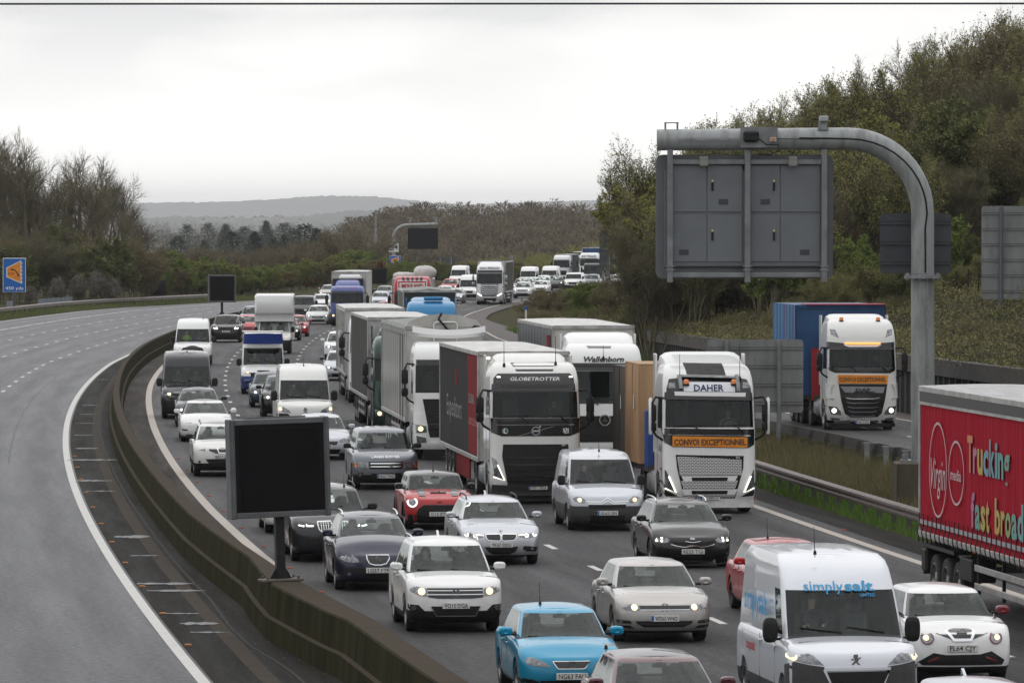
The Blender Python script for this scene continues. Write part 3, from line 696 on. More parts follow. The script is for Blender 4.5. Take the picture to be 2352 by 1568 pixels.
    f.add([(-.012, .04, .80), (.012, .04, .80), (0, .018, .803), (0, .045, .845)], [(0, 1, 2), (0, 2, 3), (1, 3, 2)])
    f.build('nose', me.materials[0], b)
    e = MB()
    for s in (-1, 1): e.box((s * .03, .041, .838), (.02, .008, .007))
    e.box((0, .044, .772), (.038, .008, .006)); e.build('eyes_and_mouth', mat('dark_feature', (.03, .015, .012), .6), b)
    return o

def car(name, label, cat, S, loc, rz, group=None, scale=1.0):
    g = S.get
    L_, W, H = S['L'], S['W'] / 2, S['H']; ov, wb = g('ov', .85), g('wb', 2.6); R = g('R', .325)
    z0 = g('z0', .19); zn = g('zn', .78); zc = g('zc', .98); zb = g('zb', 1.0); yc, yt = g('yc', 1.05), g('yt', 1.75)
    yrt, yrb = g('yrt', L_ - .7), g('yrb', L_ - .25)
    bf, rc = g('bf', .14), g('rc', .30); crown = g('crown', .05)
    P = S['paint']; pl = g('plastic', BLACK)
    root = empty(name, loc, rz, label, cat, group, scale)
    T = lambda y: y - ov                                   # bumper at y=0 in the spec, front axle at y=0 on the object
    rows = g('rows', [(0, .14, .90), (.07, .06, .95), (.17, .02, .98), (.32, 0, .995), (.48, .005, 1.0), (.62, .012, 1.0), (.75, .024, 1.0), (.86, .045, .992), (.93, .075, .98), (.975, .115, .962), (1, .175, .925)])
    yn = rows[-1][1]
    bl = lambda y: interp(y, [(yn, zn), (yn + .28, zn + (zc - zn) * .5), (yc, zc - .02), (yc + 1.3, zb), (L_ - .3, zb), (L_, zb - .06)])
    yw = [ov, ov + wb]; Ra = R + g('gap', .05)
    side = set()
    for y in yw:
        for k in range(13): side.add(round(y - Ra * math.cos(math.pi * k / 12), 3))
    y = .58
    while y < L_ - .5:
        if min(abs(y - q) for q in side) > .07: side.add(round(y, 3))
        y += .15
    side = sorted(s for s in side if .50 < s < L_ - .45)
    tap = lambda y: 1 - .03 * sstep(y, L_ - 1.4, L_) - .015 * sstep(-y, -1.5, -.3)
    grid = []
    for k, yF, wf in rows:
        rr = ring(W * wf, yF, L_ - yF * .6, bf, .12, rc, .25, None, side, tap)
        row = []
        for i, (x, y) in enumerate(rr):
            z = z0 + k * (bl(y) - z0)
            if NFX <= i < NFX + len(side) or i >= 2 * NFX + len(side):
                for q in yw:
                    d = abs(y - q)
                    if d <= Ra + 1e-6: z = max(z, R + math.sqrt(max(0, Ra * Ra - d * d)) - .0)
            row.append((x, T(y), z))
        grid.append(row)
    sk = g('skirt', 0)
    mb = MB()
    def lowm(i, j):
        zz = (grid[i][j][2] + grid[i + 1][j][2]) / 2
        if rows[i][0] > .985: return 0
        if sk and zz < sk + g('skirt_side', 0) * (1 if NFX <= j else 0): return 1
        return 1 if (i == 0 and not g('nosill')) else 0
    mb.grid(grid, lowm, closed=True)
    # inner wheel housings and floor
    nb = len(grid[0]); inn = [(x * .74, y, z) for x, y, z in grid[0]]; fl = [(x * .74, y, z0) for x, y, z in grid[0]]
    mb.grid([grid[0], inn, fl], 1, closed=True); mb.box((0, L_ / 2 - ov, z0 + .02), (W * 1.3, L_ - .6, .03), 1)
    # deck: bonnet, dashboard level, boot
    top = grid[-1]; nS = len(side)
    lines = [(i, NFX - 1 - i) for i in range(NFX // 2, -1, -1)]
    lines += [(2 * NFX + nS + (nS - 1 - i), NFX + i) for i in range(nS)]
    lines += [(NFX + nS + (NFX - 1 - i), NFX + nS + i) for i in range(0, NFX // 2 + 1)]
    M = 14; deck = []
    hb = g('hoodline', .0)
    for a, b_ in lines:
        A, B = top[a], top[b_]; rw = []
        for k in range(M + 1):
            t = k / M; x = A[0] + (B[0] - A[0]) * t; xn = 2 * t - 1
            yy = A[1] + ov
            cr_ = crown * sstep(yy, yn - .02, yn + .45) * (1 - sstep(yy, L_ - .5, L_) * .6)
            z = A[2] + cr_ * (1 - xn * xn) ** .7 + hb * sstep(yy, yn, yn + .3) * (math.exp(-((abs(xn) - .62) / .13) ** 2))
            rw.append((x, A[1], z))
        deck.append(rw)
    for q in (1, M - 1):                                   # bonnet shut lines
        pts_ = [(deck[i][q][0], deck[i][q][1], deck[i][q][2] + .002) for i in range(len(deck)) if yn + .05 < deck[i][q][1] + ov < yc - .1]
        if len(pts_) > 1 and H < .97 + 0: mb.grid([[(x - .005, y, z) for x, y, z in pts_], [(x + .005, y, z) for x, y, z in pts_]], 1)
    mb.grid(deck, lambda i, j: 0 if (deck[i][0][1] + ov < yc - .03 or deck[i][0][1] + ov > yrb - .02) else 2)
    for q in g('doors', [.50, .74] if L_ > 3.9 else [.55]):
        yq = yc + q * (yrb - yc) - .35
        for s in (-1, 1): mb.box((s * W * .997 * tap(yq), T(yq), (bl(yq) + .4) / 2 + .02), (.008, .012, bl(yq) - .5), 1)
    body = mb.build('body', [P, pl, INT], root, 38)
    # front surface
    fr = [(z0 + k * (zn - z0), T(yF), W * wf, bf, rc) for k, yF, wf in rows]
    hs = zc - zn
    fr += [(zn + hs * .18 + crown * .12, T(yn + .10), W * .915, bf, rc), (zn + hs * .5 + crown * .42, T(yn + .28), W * .91, bf, rc), (zc + crown * .6, T(yc), W * .9, bf * .6, rc)]
    surf = surf_fn(fr)
    # greenhouse
    wG, wR = W * g('wg', .86), W * g('wr', .66)
    pr = g('gprof', None)
    if not pr:
        pr = [(0, 0), (.12, .12), (.17, .17), (.5, .5), (.8, .80), (.86, .865), (.93, .95), (.975, 1.03), (1.0, 1.13)]
    zA, zR_ = zc - .05, H - g('rcrown', .055)
    sw = g('side_windows', [(.10, .44), (.47, .78), (.80, .93)])
    Ss = sorted(set([0.0, 1.0] + [a for q in sw for a in q] + [.03, .3, .6]))
    gb, gc = g('gbulge', .15), g('gcorner', .13)
    Rr = []; 
    wtop = g('wtop', .78)                                 # glass stops at this fraction of the height
    for f, fy in pr:
        z = zA + f * (zR_ - zA)
        yF = yc - .05 + fy * (yt - yc); yR = yrb + fy * (yrt - yrb)
        wd = wG + (wR - wG) * (f ** 1.25) - (.05 * max(0, (f - .9) / .1) ** 2)
        Rr.append([(x, T(y), z) for x, y in ring(wd, yF, yR, gb, .10, gc, .12, Ss, kc=.84)])
    gm = MB(); ws = MB(); sd = MB(); rg = MB()
    nSs = len(Ss)
    zlo = g('wlow', .12); zhi = g('whigh', .86)
    sc0, sc1 = (lambda f: f)(zlo), zhi
    def cls(i, j):
        f = (pr[i][0] + pr[i + 1][0]) / 2
        if j < NFX - 1:
            xm = abs(FXA[j] + FXA[j + 1]) / 2
            if zlo < f < zhi and xm < .93: return 'w'
            if (f < zlo or zhi < f < zhi + g('topblack', 0)) and xm < .93: return 'k'
            if zlo < f < zhi and g('blackpillar') : return 'k'
            return 'p'
        if NFX - 1 <= j < NFX + nSs - 1 + 1 or j >= 2 * NFX + nSs - 1:
            k = j - NFX if j < 2 * NFX else (2 * NFX + 2 * nSs - 1) - j - 1
            if 0 <= k < nSs - 1:
                sm = (Ss[k] + Ss[k + 1]) / 2
                if zlo + .02 < f < min(zhi, .88) and any(a <= sm <= b_ for a, b_ in sw): return 's'
                if zlo < f < min(zhi, .88) and sw and sw[0][0] < sm < sw[-1][1]: return 'k'
            return 'p'
        if NFX + nSs <= j < 2 * NFX + nSs - 1:
            q = j - NFX - nSs; xm = abs(FXA[q] + FXA[q + 1]) / 2
            if zlo + .05 < f < zhi and xm < .85 and g('rear_glass', True): return 'r'
        return 'p'
    gm.grid(Rr, lambda i, j: {'p': 0, 'k': 1}.get(cls(i, j)), closed=True)
    ws.grid(Rr, lambda i, j: 0 if cls(i, j) == 'w' else None, closed=True)
    rg.grid(Rr, lambda i, j: 0 if cls(i, j) == 'r' else None, closed=True)
    top = Rr[-1]
    lines = [(i, NFX - 1 - i) for i in range(NFX // 2, -1, -1)] + [(2 * NFX + nSs + (nSs - 1 - i), NFX + i) for i in range(nSs)] + [(NFX + nSs + (NFX - 1 - i), NFX + nSs + i) for i in range(0, NFX // 2 + 1)]
    y0r, y1r = top[NFX // 2][1], top[NFX + nSs + NFX // 2][1]; rf = []
    ribs = g('roof_ribs', 0)
    # densify the roof lengthwise so ribs and crown stay smooth
    for a, b_ in lines:
        A, B = top[a], top[b_]; rw = []; MM = 12 if not ribs else ribs * 4
        for k in range(MM + 1):
            t = k / MM; xn = 2 * t - 1; q = clamp(min(A[1] - y0r, y1r - A[1]) / .5)
            rw.append((A[0] + (B[0] - A[0]) * t, A[1], A[2] + g('rcrown', .055) * (1 - xn * xn) * math.sqrt(q) * 1.0 + (.012 * (k % 4 in (1, 2)) * (abs(xn) < .85) * (q > .5) if ribs else 0)))
        rf.append(rw)
    gm.grid(rf, 2)
    roofm = g('roof_paint', P)
    gm.build('roof', [g('pillar_paint', P), TRIM, roofm], root, 40)
    ws.build('windscreen', GLASS, root, 60)
    for s in (-1, 1):
        sd = MB(); sd.grid(Rr, lambda i, j: 0 if cls(i, j) == 's' and (Rr[i][j][0] > 0) == (s > 0) else None, closed=True)
        if sd.f: sd.build('side_window', GLASS_DARK, root, 60)
    if rg.f: rg.build('rear_window', GLASS, root, 60)
    gs = surf_fn([(zA + f * (zR_ - zA), T(yc - .05 + fy * (yt - yc)), wG + (wR - wG) * (f ** 1.25), gb, gc) for f, fy in pr], .84)
    # seats, steering wheel, rear-view mirror
    sw_x = -.36 if g('rhd', True) else .36
    yseat = g('yseat', yt + .55)
    zs = g('zseat', H * .40)
    for x in (-.36, .36):
        st = MB(); st.box((x, T(yseat), zs + .22), (.46, .13, .62), bev=.05); st.box((x, T(yseat), zs + .60), (.25, .09, .18), bev=.04); st.build('seat', INTG, root)
    if g('rear_seats', True):
        st = MB(); st.box((0, T(yseat + .85), zs + .2), (1.2, .12, .55), bev=.05)
        for x in (-.38, .38): st.box((x, T(yseat + .85), zs + .52), (.24, .08, .15), bev=.03)
        st.build('rear_seat', INTG, root)
    wv = MB(); cx, cy, cz = sw_x, T(yseat - .62), zs + .42
    wv.tube([(cx + .18 * math.cos(a), cy + .06 * math.sin(a), cz + .16 * math.sin(a)) for a in [2 * math.pi * k / 16 for k in range(17)]], .015, 5, cap=False)
    wv.build('steering_wheel', INT, root, 60)
    rv = MB(); fz = zhi - .10; rz_ = zA + fz * (zR_ - zA)
    rv.box((0, gs(0, rz_) + .14, rz_), (.22, .03, .065), bev=.02); rv.box((0, gs(0, rz_ + .05) + .05, rz_ + .05), (.12, .05, .05), bev=.02)
    rv.build('rear_view_mirror', INT, root)
    # door mirrors
    mz, my = g('mz', zc + .09), g('my', yc + .38)
    ms = g('msize', (.23, .15)); mp_ = g('mirror_paint', P); mx_ = W * g('mx', .96)
    for s in (-1, 1):
        m_ = MB(); cxm = s * (mx_ + ms[0] / 2)
        prof = [(.0, 0), (.5, -.02), (.92, .0), (1.0, .03), (1.0, .09), (.97, .12)]
        G = []
        for sc, yy in prof:
            G.append([(cxm + ms[0] / 2 * (abs(math.cos(t)) ** .6) * math.copysign(1, math.cos(t)) * sc, T(my) + yy, mz + ms[1] / 2 * (abs(math.sin(t)) ** .7) * math.copysign(1, math.sin(t)) * sc) for t in [2 * math.pi * k / 16 + .01 for k in range(16)]])
        m_.grid(G, closed=True); m_.box((s * (mx_ - .02), T(my) + .05, mz - ms[1] * .35), (.10, .05, .04), 1)
        m_.build('door_mirror', [mp_, BLACK], root, 50)
    # wheels
    tx = W - g('ww', .21) / 2 - .03
    put_wheels(root, [(-tx, 0), (tx, 0), (-tx, wb), (tx, wb)], R, g('ww', .21), g('rim', 'alloy'), g('dark_rim', False))
    # wipers
    if g('wipers', True):
        for (a, b_) in g('wiper_pts', [((-.05, .10), (-.62, .16)), ((.55, .10), (.02, .17))]):
            wp = MB(); q = []
            for t in (0, .33, .66, 1):
                x = a[0] + (b_[0] - a[0]) * t; z = zA + (a[1] + (b_[1] - a[1]) * t) * (zR_ - zA)
                q.append((x * W / .9, gs(x * W / .9, z) - .018, z))
            wp.tube(q, .011, 5); wp.build('wiper', BLACK, root)
    if g('rails'):
        for s in (-1, 1):
            r_ = MB(); xx = s * (wR - .02); zz = zR_ + .035; ya, yb = T(yt + .28), T(yrt - .1)
            r_.tube([(xx, ya - .1, zz - .03), (xx, ya, zz + .02), (xx, ya + .3, zz + .05), (xx, (ya + yb) / 2, zz + .055), (xx, yb - .2, zz + .045), (xx, yb, zz - .02)], .018, 6)
            r_.build('roof_rail', S['rails'], root, 50)
    if g('aerial'):
        ax, ay, al = S['aerial']; a_ = MB(); zt = H - .01
        a_.tube([(ax, T(ay), zt - .06), (ax, T(ay) + al * .25, zt + al)], [.008, .004], 5); a_.lathe([(.03, -.02), (.02, .04), (.0, .05)], (ax, T(ay), zt), 'z', 8)
        a_.build('aerial', BLACK, root)
    if g('fin'):
        f_ = MB(); f_.prism([(T(yrt - .25), H - .02), (T(yrt - .05), H + .07), (T(yrt - .02), H - .02)], -.02, .02, 'x'); f_.build('aerial', P, root)
    if g('arches'):
        for s in (-1, 1):
            for q in (0, wb):
                a_ = MB(); a_.tube([(s * (W * .985), q - (Ra + .015) * math.cos(t), max(R + (Ra + .015) * math.sin(t), .2)) for t in [math.pi * k / 14 for k in range(15)]], .035, 6); a_.build('wheel_arch_trim', pl, root, 60)
    for q in g('handles', [.42, .66] if L_ > 3.9 else [.48]):
        yq = yc + q * (yrb - yc) - .35
        for s in (-1, 1):
            h_ = MB(); h_.box((s * (W * tap(yq) + .012), T(yq), bl(yq) - .13), (.03, .17, .028), bev=.01); h_.build('door_handle', P, root)
    # front pieces, traced in front view metres
    ztop = zn + .12
    nose = surf
    for it in S.get('front', []):
        nm, mt, poly = it[0], it[1], it[2]; o_ = it[3] if len(it) > 3 else .008
        mir = it[4] if len(it) > 4 else False
        patch(nm, poly, mt, root, nose, o_, .03, .06, mir)
    for it in S.get('hood', []):                          # pieces lying on the bonnet: poly in (x, y from bumper)
        nm, mt, poly = it[:3]; h_ = MB()
        def hz(x, y):
            b0 = bl(y); xn = clamp(x / (W * .905), -1, 1); return b0 + crown * sstep(y, yn - .02, yn + .45) * (1 - xn * xn) ** .7 + .012
        n_ = 8
        (x0, ya), (x1, yb2), (x2, yc2), (x3, yd) = poly
        G = [[(lambda X, Y: (X, T(Y), hz(X, Y)))((x0 + (x3 - x0) * v) * (1 - u) + (x1 + (x2 - x1) * v) * u, (ya + (yd - ya) * v) * (1 - u) + (yb2 + (yc2 - yb2) * v) * u) for u in [k / 3 for k in range(4)]] for v in [k / n_ for k in range(n_ + 1)]]
        h_.grid(G); h_.build(nm, mt, root, fix=False)
    if g('plate'):
        tx_, pz = S['plate'][:2]; px = S['plate'][2] if len(S['plate']) > 2 else 0
        numplate(tx_, px, pz, root, surf, euro=len(S['plate']) > 3 and S['plate'][3])
    if g('emblem'):
        k_, ez, er = S['emblem'][:3]; emblem(k_, S['emblem'][3] if len(S['emblem']) > 3 else 0, ez, er, root, surf)
    root['_'] = 0; del root['_']
    S['_surf'] = surf; S['_gs'] = gs; S['_T'] = T
    return root
# ---------------------------------------------------------------- lorries
MESHW = mat('pale_grille_mesh', (.62, .62, .60), .5); t = MESHW.node_tree; tc_ = N(t, 'ShaderNodeTexCoord'); sx_ = N(t, 'ShaderNodeSeparateXYZ'); cx_ = N(t, 'ShaderNodeCombineXYZ')
bk_ = N(t, 'ShaderNodeTexBrick', inp={'Color1': (.015, .015, .015, 1), 'Color2': (.02, .02, .02, 1), 'Mortar': (.60, .60, .58, 1), 'Scale': 1.0, 'Mortar Size': .011, 'Brick Width': .095, 'Row Height': .042})
for a_, b_ in ((tc_.outputs['Object'], sx_.inputs[0]), (sx_.outputs['X'], cx_.inputs['X']), (sx_.outputs['Z'], cx_.inputs['Y']), (cx_.outputs[0], bk_.inputs['Vector']), (bk_.outputs['Color'], t.nodes['Principled BSDF'].inputs['Base Color'])): t.links.new(a_, b_)
ORANGE = mat('orange_board', (.80, .27, .012), .5, var2=(.66, .21, .01), scale=4)
LIGHTBOX = mat('white_light_box', (.80, .82, .86), .35)
DISCG = mat('green_sticker', (.01, .13, .05), .5)
NAVYT = mat('navy_lettering', (.015, .03, .09), .5)
P_REDT = mat('red_trim', (.5, .01, .02), .4, coat=.7)
CHROMED = mat('dark_chrome', (.12, .12, .13), .25, .8)
CHASSIS = mat('chassis_grime', (.022, .021, .02), .7, var2=(.05, .045, .04), scale=5)
ALU = mat('trailer_aluminium', (.50, .50, .49), .42, .5, var2=(.30, .29, .27), scale=2.5)
def tmat(name, col, v=.3, rough=.45, stretch=(1, 1, .25), scale=1.6, **k): return mat(name, col, rough, var=v, scale=scale, stretch=stretch, **k)
def cab(root, S, P):
    g = S.get; wsb, wst, rf = S['wsb'], S['wst'], S['roof']; ov = g('ov', 1.38); D = g('depth', 2.25); W = 1.25
    T = lambda y: y - ov; steep = g('steep', 1.0)
    rows = [(.36, .10, 1.20), (.50, .02, 1.235), (.70, 0, 1.25), (1.05, .0, 1.25), (1.30, .015, 1.25), (1.6, .03, 1.25), ((1.6 + wsb) / 2, .045, 1.25), (wsb - .04, .06, 1.25), (wsb, .065, 1.25),
            ((wsb + wst) / 2, .12 * steep, 1.245), (wst, .17 * steep, 1.23), (wst + .05, .18 * steep, 1.23), (wst + (rf - wst) * .35, .23 * steep, 1.225), (wst + (rf - wst) * .6, .36, 1.20),
            (wst + (rf - wst) * .8, .55, 1.17), (wst + (rf - wst) * .92, .78, 1.12), (rf - .01, 1.05, 1.04)]
    bf, rc = g('bf', .10), g('rc', .20)
    Ra = .62; sd = sorted(set([round(ov - Ra * math.cos(math.pi * k / 12), 3) for k in range(13)] + [.36, .44, .60, 1.0, 1.40, D - .22]))
    sd = [y for y in sd if y < D - .15]
    grid = []
    for z, yF, w_ in rows:
        rr = ring(w_, yF, D, bf, .03, rc, .08, None, [max(y, yF + bf + rc + .01) for y in sd]); row = []
        for i, (x, y) in enumerate(rr):
            zz = z
            if NFX <= i < NFX + len(sd) or i >= 2 * NFX + len(sd):
                d = abs(y - ov)
                if d < Ra: zz = max(z, .5 + math.sqrt(Ra * Ra - d * d))
            row.append((x, T(y), zz))
        grid.append(row)
    nS = len(sd)
    def cls(i, j):
        z = (rows[i][0] + rows[i + 1][0]) / 2
        if j < NFX - 1:
            xm = abs(FXA[j] + FXA[j + 1]) / 2
            if wsb < z < wst: return 'w' if xm < .955 else g('pillar', 0)
            return 0
        side = NFX <= j < NFX + nS - 1 or 2 * NFX + nS <= j
        if side:
            k = j - NFX if j < 2 * NFX else (2 * NFX + 2 * nS - 1) - j - 1
            if 0 <= k < nS - 1:
                ym = (sd[k] + sd[k + 1]) / 2
                if wsb - .05 < z < wst - .0 and .42 < ym < 1.40: return 's'
        return 0
    body = MB(); body.grid(grid, lambda i, j: None if cls(i, j) in ('w', 's') else cls(i, j), closed=True)
    nb = [(x * .6, y, z) for x, y, z in grid[0]]; body.grid([grid[0], nb], 1, closed=True)
    body.add(grid[-1], [tuple(range(len(grid[-1])))[::-1]]) ; body.box((0, T(D - .15), 2.2), (2.3, .04, 2.6), 2); body.box((0, T(1.2), wsb - .3), (2.3, 1.9, .04), 2)
    for s in (-1, 1):
        for yy in (.40, 1.48): body.box((s * 1.251, T(yy), 2.0), (.008, .014, 1.9), 3)
    body.build('cab_body', [P, CHASSIS, INT, BLACK], root, 35)
    a = MB(); a.grid(grid, lambda i, j: 0 if cls(i, j) == 'w' else None, closed=True); a.build('windscreen', glass_mat('truck_glass', (.50, .56, .54), .018), root, 50)
    for s in (-1, 1):
        a = MB(); a.grid([[p for p in r] for r in grid], lambda i, j: 0 if cls(i, j) == 's' and (grid[i][j][0] > 0) == (s > 0) else None, closed=True); a.build('side_window', GLASS_DARK, root, 50)
    surf = surf_fn([(z, T(y), w_, bf, rc) for z, y, w_ in rows])
    for it in g('front', []):
        patch(it[0], it[2], it[1], root, surf, it[3], .04 if it[3] < .06 else .10, .10, it[4])
    for t_ in g('texts', []):
        if t_[7] == 'SIDE': continue
        put_text(t_[0], t_[1], (t_[4], 0, t_[2]), globals()[t_[7]], root, surf=surf, off=t_[5] + .006, width=t_[3] or None, shear=t_[6], bold=t_[8])
    if g('emblem'): emblem(S['emblem'][0], 0, S['emblem'][1], S['emblem'][2], root, lambda x, z: surf(x, z) - .02)
    if g('plate') and S['plate'][0] is not None: numplate(S['plate'][0], S['plate'][2], S['plate'][1], root, surf, len(S['plate']) > 3)
    # mirrors: two housings on an arm each side
    mc = g('mirror', BLACK); mw = g('mirror_w', .22)
    for s in (-1, 1):
        if not g('mirrors', True): break
        arm = MB(); x0, x1 = s * 1.22, s * 1.53; yy = T(.22)
        arm.tube([(x0, yy + .12, wst + .02), (x1 - s * .08, yy, wst + .05), (x1, yy - .04, wst - .1), (x1, yy - .04, wsb - .05), (x1 - s * .1, yy, wsb - .22), (x0, yy + .1, wsb - .35)], .032, 7)
        ao = arm.build('mirror_arm', BLACK, root, 60)
        for zc_, h_ in ((wst - .38, .48), (wsb + .02, .28)):
            h = MB(); h.box((x1, yy + .03, zc_), (mw, .14, h_), bev=.05); h.build('mirror', mc, root, 50)
        if g('mirror_shell'):
            h = MB(); h.box((x1 + s * .05, yy + .0, (wst + wsb) / 2 - .08), (.10, .10, wst - wsb + .25), bev=.045); h.build('mirror_shell', P, root, 50)
    # steps, wipers, seats
    for s in (-1, 1):
        st = MB()
        for z in (.52, .86, 1.18): st.box((s * 1.22, T(.62), z), (.08, .34, .05))
        st.build('cab_step', BLACK, root)
        wp = MB(); x0 = .12 if s > 0 else -1.0
        wp.tube([(x0 + .85 * t, surf(x0 + .85 * t, wsb + .04 + .03 * t) - .02, wsb + .04 + .03 * t) for t in (0, .25, .5, .75, 1)], .014, 5); wp.tube([(x0 + .55, surf(0, wsb) - .03, wsb + .06), (x0 + .8, surf(0, wsb - .1) - .02, wsb - .14)], .016, 5)
        wp.build('wiper', BLACK, root)
        se = MB(); se.box((s * .62, T(1.25), wsb + .1), (.5, .16, .9), bev=.06); se.box((s * .62, T(1.22), wsb + .62), (.28, .1, .22), bev=.05); se.build('seat', INTG, root)
    sw = MB(); cx = g('drv', 1) * .62; sw.tube([(cx + .23 * math.cos(a), T(.62) + .12 * math.sin(a), wsb + .02 + .17 * math.sin(a)) for a in [2 * math.pi * k / 16 for k in range(17)]], .018, 5, cap=False); sw.build('steering_wheel', INT, root, 60)
    S['_surf'] = surf
    # roof deflector
    df = g('deflector')
    if df:
        top, x_, front = df; zb_ = rf - .42; y0, y1 = T(front), T(D + .1)
        G = []
        for u in range(9):
            t = u / 8; r = []
            zt = zb_ + (top - zb_) * (math.sin(t * math.pi / 2) ** .6); yy = y0 + (y1 - y0) * t
            for v in range(13):
                q = v / 12 * 2 - 1; e = (1 - abs(q) ** 6) ** .5
                r.append((x_ * (.93 + .07 * t) * math.copysign(abs(q) ** .6, q), yy + .10 * q * q, zb_ + (zt - zb_) * (.1 + .9 * e)))
            G.append(r)
        d_ = MB(); d_.grid(G); d_.add(G[-1], [tuple(range(13))]); d_.build('roof_deflector', P, root, 40)
        for s in (-1, 1):
            f_ = MB(); f_.box((s * 1.2, T(D + .18), (1.5 + top) / 2), (.05, .5, top - 1.5 - .1), bev=.02); f_.build('side_fairing', g('fairing', P), root)
    for ax_, az, ah in g('aerials', []):
        a_ = MB(); yy = surf(ax_, az); a_.tube([(ax_, yy, az), (ax_, yy + .03, az + ah)], [.012, .006], 5); a_.lathe([(.045, -.05), (.035, .08), (0, .12)], (ax_, yy, az), 'z', 8); a_.build('aerial', BLACK, root)
    for bx, bz in g('beacons', []):
        yy = surf(bx, bz) - .06
        a_ = MB(); a_.lathe([(.085, -.05), (.09, 0), (.0, 0)], (bx, yy, bz), 'z', 12); ao = a_.build('beacon_base', BLACK, root); b_ = MB(); b_.lathe([(.075, 0), (.075, .09), (.05, .12), (0, .125)], (bx, yy, bz), 'z', 12); b_.build('beacon', AMBER, ao, 50)
def tractor(root, S, P, chassis=True, tank=True):
    cab(root, S, P)
    if not chassis: return
    c = MB()
    for s in (-1, 1): c.box((s * .42, 2.3, .85), (.09, 6.0, .26))
    for y in (.0, 1.9, 3.6, 5.0): c.box((0, y, .85), (.84, .12, .2))
    c.box((0, 3.9, 1.12), (1.0, 1.0, .12)); c.build('chassis', CHASSIS, root)
    put_wheels(root, [(-1.08, 0), (1.08, 0)], .50, .32, 'truck'); put_wheels(root, [(-.93, 3.7), (.93, 3.7)], .50, .60, 'truck')
    for s in (-1, 1):
        t_ = MB(); t_.box((s * 1.04, 1.95, .72), (.42, 1.5, .62), bev=.12); t_.build('fuel_tank' if s < 0 else 'side_box', S.get('tankm', STEEL), root, 50)
        m_ = MB(); m_.tube([(s * .95, 3.7 - .62 * math.cos(a), .5 + .62 * math.sin(a)) for a in [math.pi * k / 10 for k in range(11)]], .03, 5); 
        G = [[(s * x, 3.7 - .60 * math.cos(a), .5 + .60 * math.sin(a)) for x in (.62, 1.24)] for a in [math.pi * (.08 + .84 * k / 10) for k in range(11)]]
        m_.grid(G); m_.build('mudguard', BLACK, root, 60)
def trailer(root, y0, Ln, z0, z1, W, side, front, roof, kind='box', name='trailer_body', axles=3, skirt=None, roof_kind='ribs'):
    'y0 front face; side/front/roof materials'
    h = W / 2; b = MB()
    n = max(2, int(Ln / .09))
    for s in (-1, 1):
        G = []
        for i in range(n + 1):
            y = y0 + Ln * i / n
            if kind == 'curtain': dx = .010 * math.sin(i * 1.9) * math.sin(i * .37 + 1) + .003 * (i % 3 == 0)
            elif kind == 'corr': dx = .022 * (i % 4 < 2)
            elif kind == 'ribbed': dx = .02 * (i % 13 == 0)
            elif kind == 'container': dx = -.03 * (i % 6 < 3)
            else: dx = 0
            G.append([(s * (h + dx * (0.2 if z in (z0, z1) else 1)), y, z) for z in (z0, z0 + .12, z0 + (z1 - z0) * .35, z0 + (z1 - z0) * .65, z1 - .16, z1)])
        b.grid(G, 0)
    b.add([(-h, y0, z0), (h, y0, z0), (h, y0, z1), (-h, y0, z1)], [(0, 1, 2, 3)], 1)
    b.add([(-h, y0 + Ln, z0), (h, y0 + Ln, z0), (h, y0 + Ln, z1), (-h, y0 + Ln, z1)], [(0, 1, 2, 3)], 1)
    b.add([(-h, y0, z0), (h, y0, z0), (h, y0 + Ln, z0), (-h, y0 + Ln, z0)], [(0, 1, 2, 3)], 3)
    nr = int(Ln / .3); G = []
    for i in range(nr * 2 + 1):
        y = y0 + Ln * i / (nr * 2); dz = .015 * (i % 2) if roof_kind == 'ribs' else (.03 * math.sin(i * 1.3) if roof_kind == 'tarp' else 0)
        G.append([(-h, y, z1), (-h * .96, y, z1 + .012), (-h * .5, y, z1 + .02 + dz), (0, y, z1 + .03 + dz + (.05 if roof_kind == 'tarp' else 0)), (h * .5, y, z1 + .02 + dz), (h * .96, y, z1 + .012), (h, y, z1)])
    b.grid(G, 2)
    bo = b.build(name, [side, front, roof, CHASSIS], root)
    for s in (-1, 1):
        r = MB(); r.box((s * (h + .012), y0 + Ln / 2, z1 - .05), (.05, Ln + .06, .12), bev=.01); r.box((s * (h + .012), y0 + Ln / 2, z0 + .04), (.05, Ln + .06, .13), bev=.01)
        for y in (y0 + .02, y0 + Ln - .02): r.box((s * (h + .004), y, (z0 + z1) / 2), (.06, .10, z1 - z0), bev=.01)
        r.build('trailer_rail', ALU, root)
    r = MB(); r.box((0, y0 - .02, z1 - .04), (W + .02, .05, .13), bev=.01); r.build('front_rail', ALU, root)
    c = MB()
    for s in (-1, 1): c.box((s * .5, y0 + Ln * .55, z0 - .18), (.1, Ln * .88, .3))
    c.box((0, y0 + Ln - .1, .6), (W - .1, .1, .14)); c.build('trailer_chassis', CHASSIS, root)
    if axles:
        ya = y0 + Ln - 3.9
        put_wheels(root, [(s * 1.02, ya + 1.31 * k) for k in range(axles) for s in (-1, 1)], .50, .38, 'truck')
    for s in (-1, 1):
        l = MB(); l.box((s * .9, y0 + 2.6, z0 - .55), (.12, .12, .8)); l.box((s * .9, y0 + 2.6, .22), (.2, .24, .04)); l.build('landing_leg', CHASSIS, root)
        if skirt != 'none':
            g_ = MB()
            if skirt is None:
                for z in (.55, .85): g_.box((s * (h - .06), y0 + Ln * .48, z), (.03, Ln * .36, .11))
                for k in range(4): g_.box((s * (h - .09), y0 + Ln * (.31 + .115 * k), .8), (.04, .06, .75))
                g_.build('side_guard', ALU, root)
            else:
                g_.box((s * (h - .05), y0 + Ln * .42, .75), (.05, Ln * .34, .72), bev=.02); g_.build('side_skirt', skirt, root)
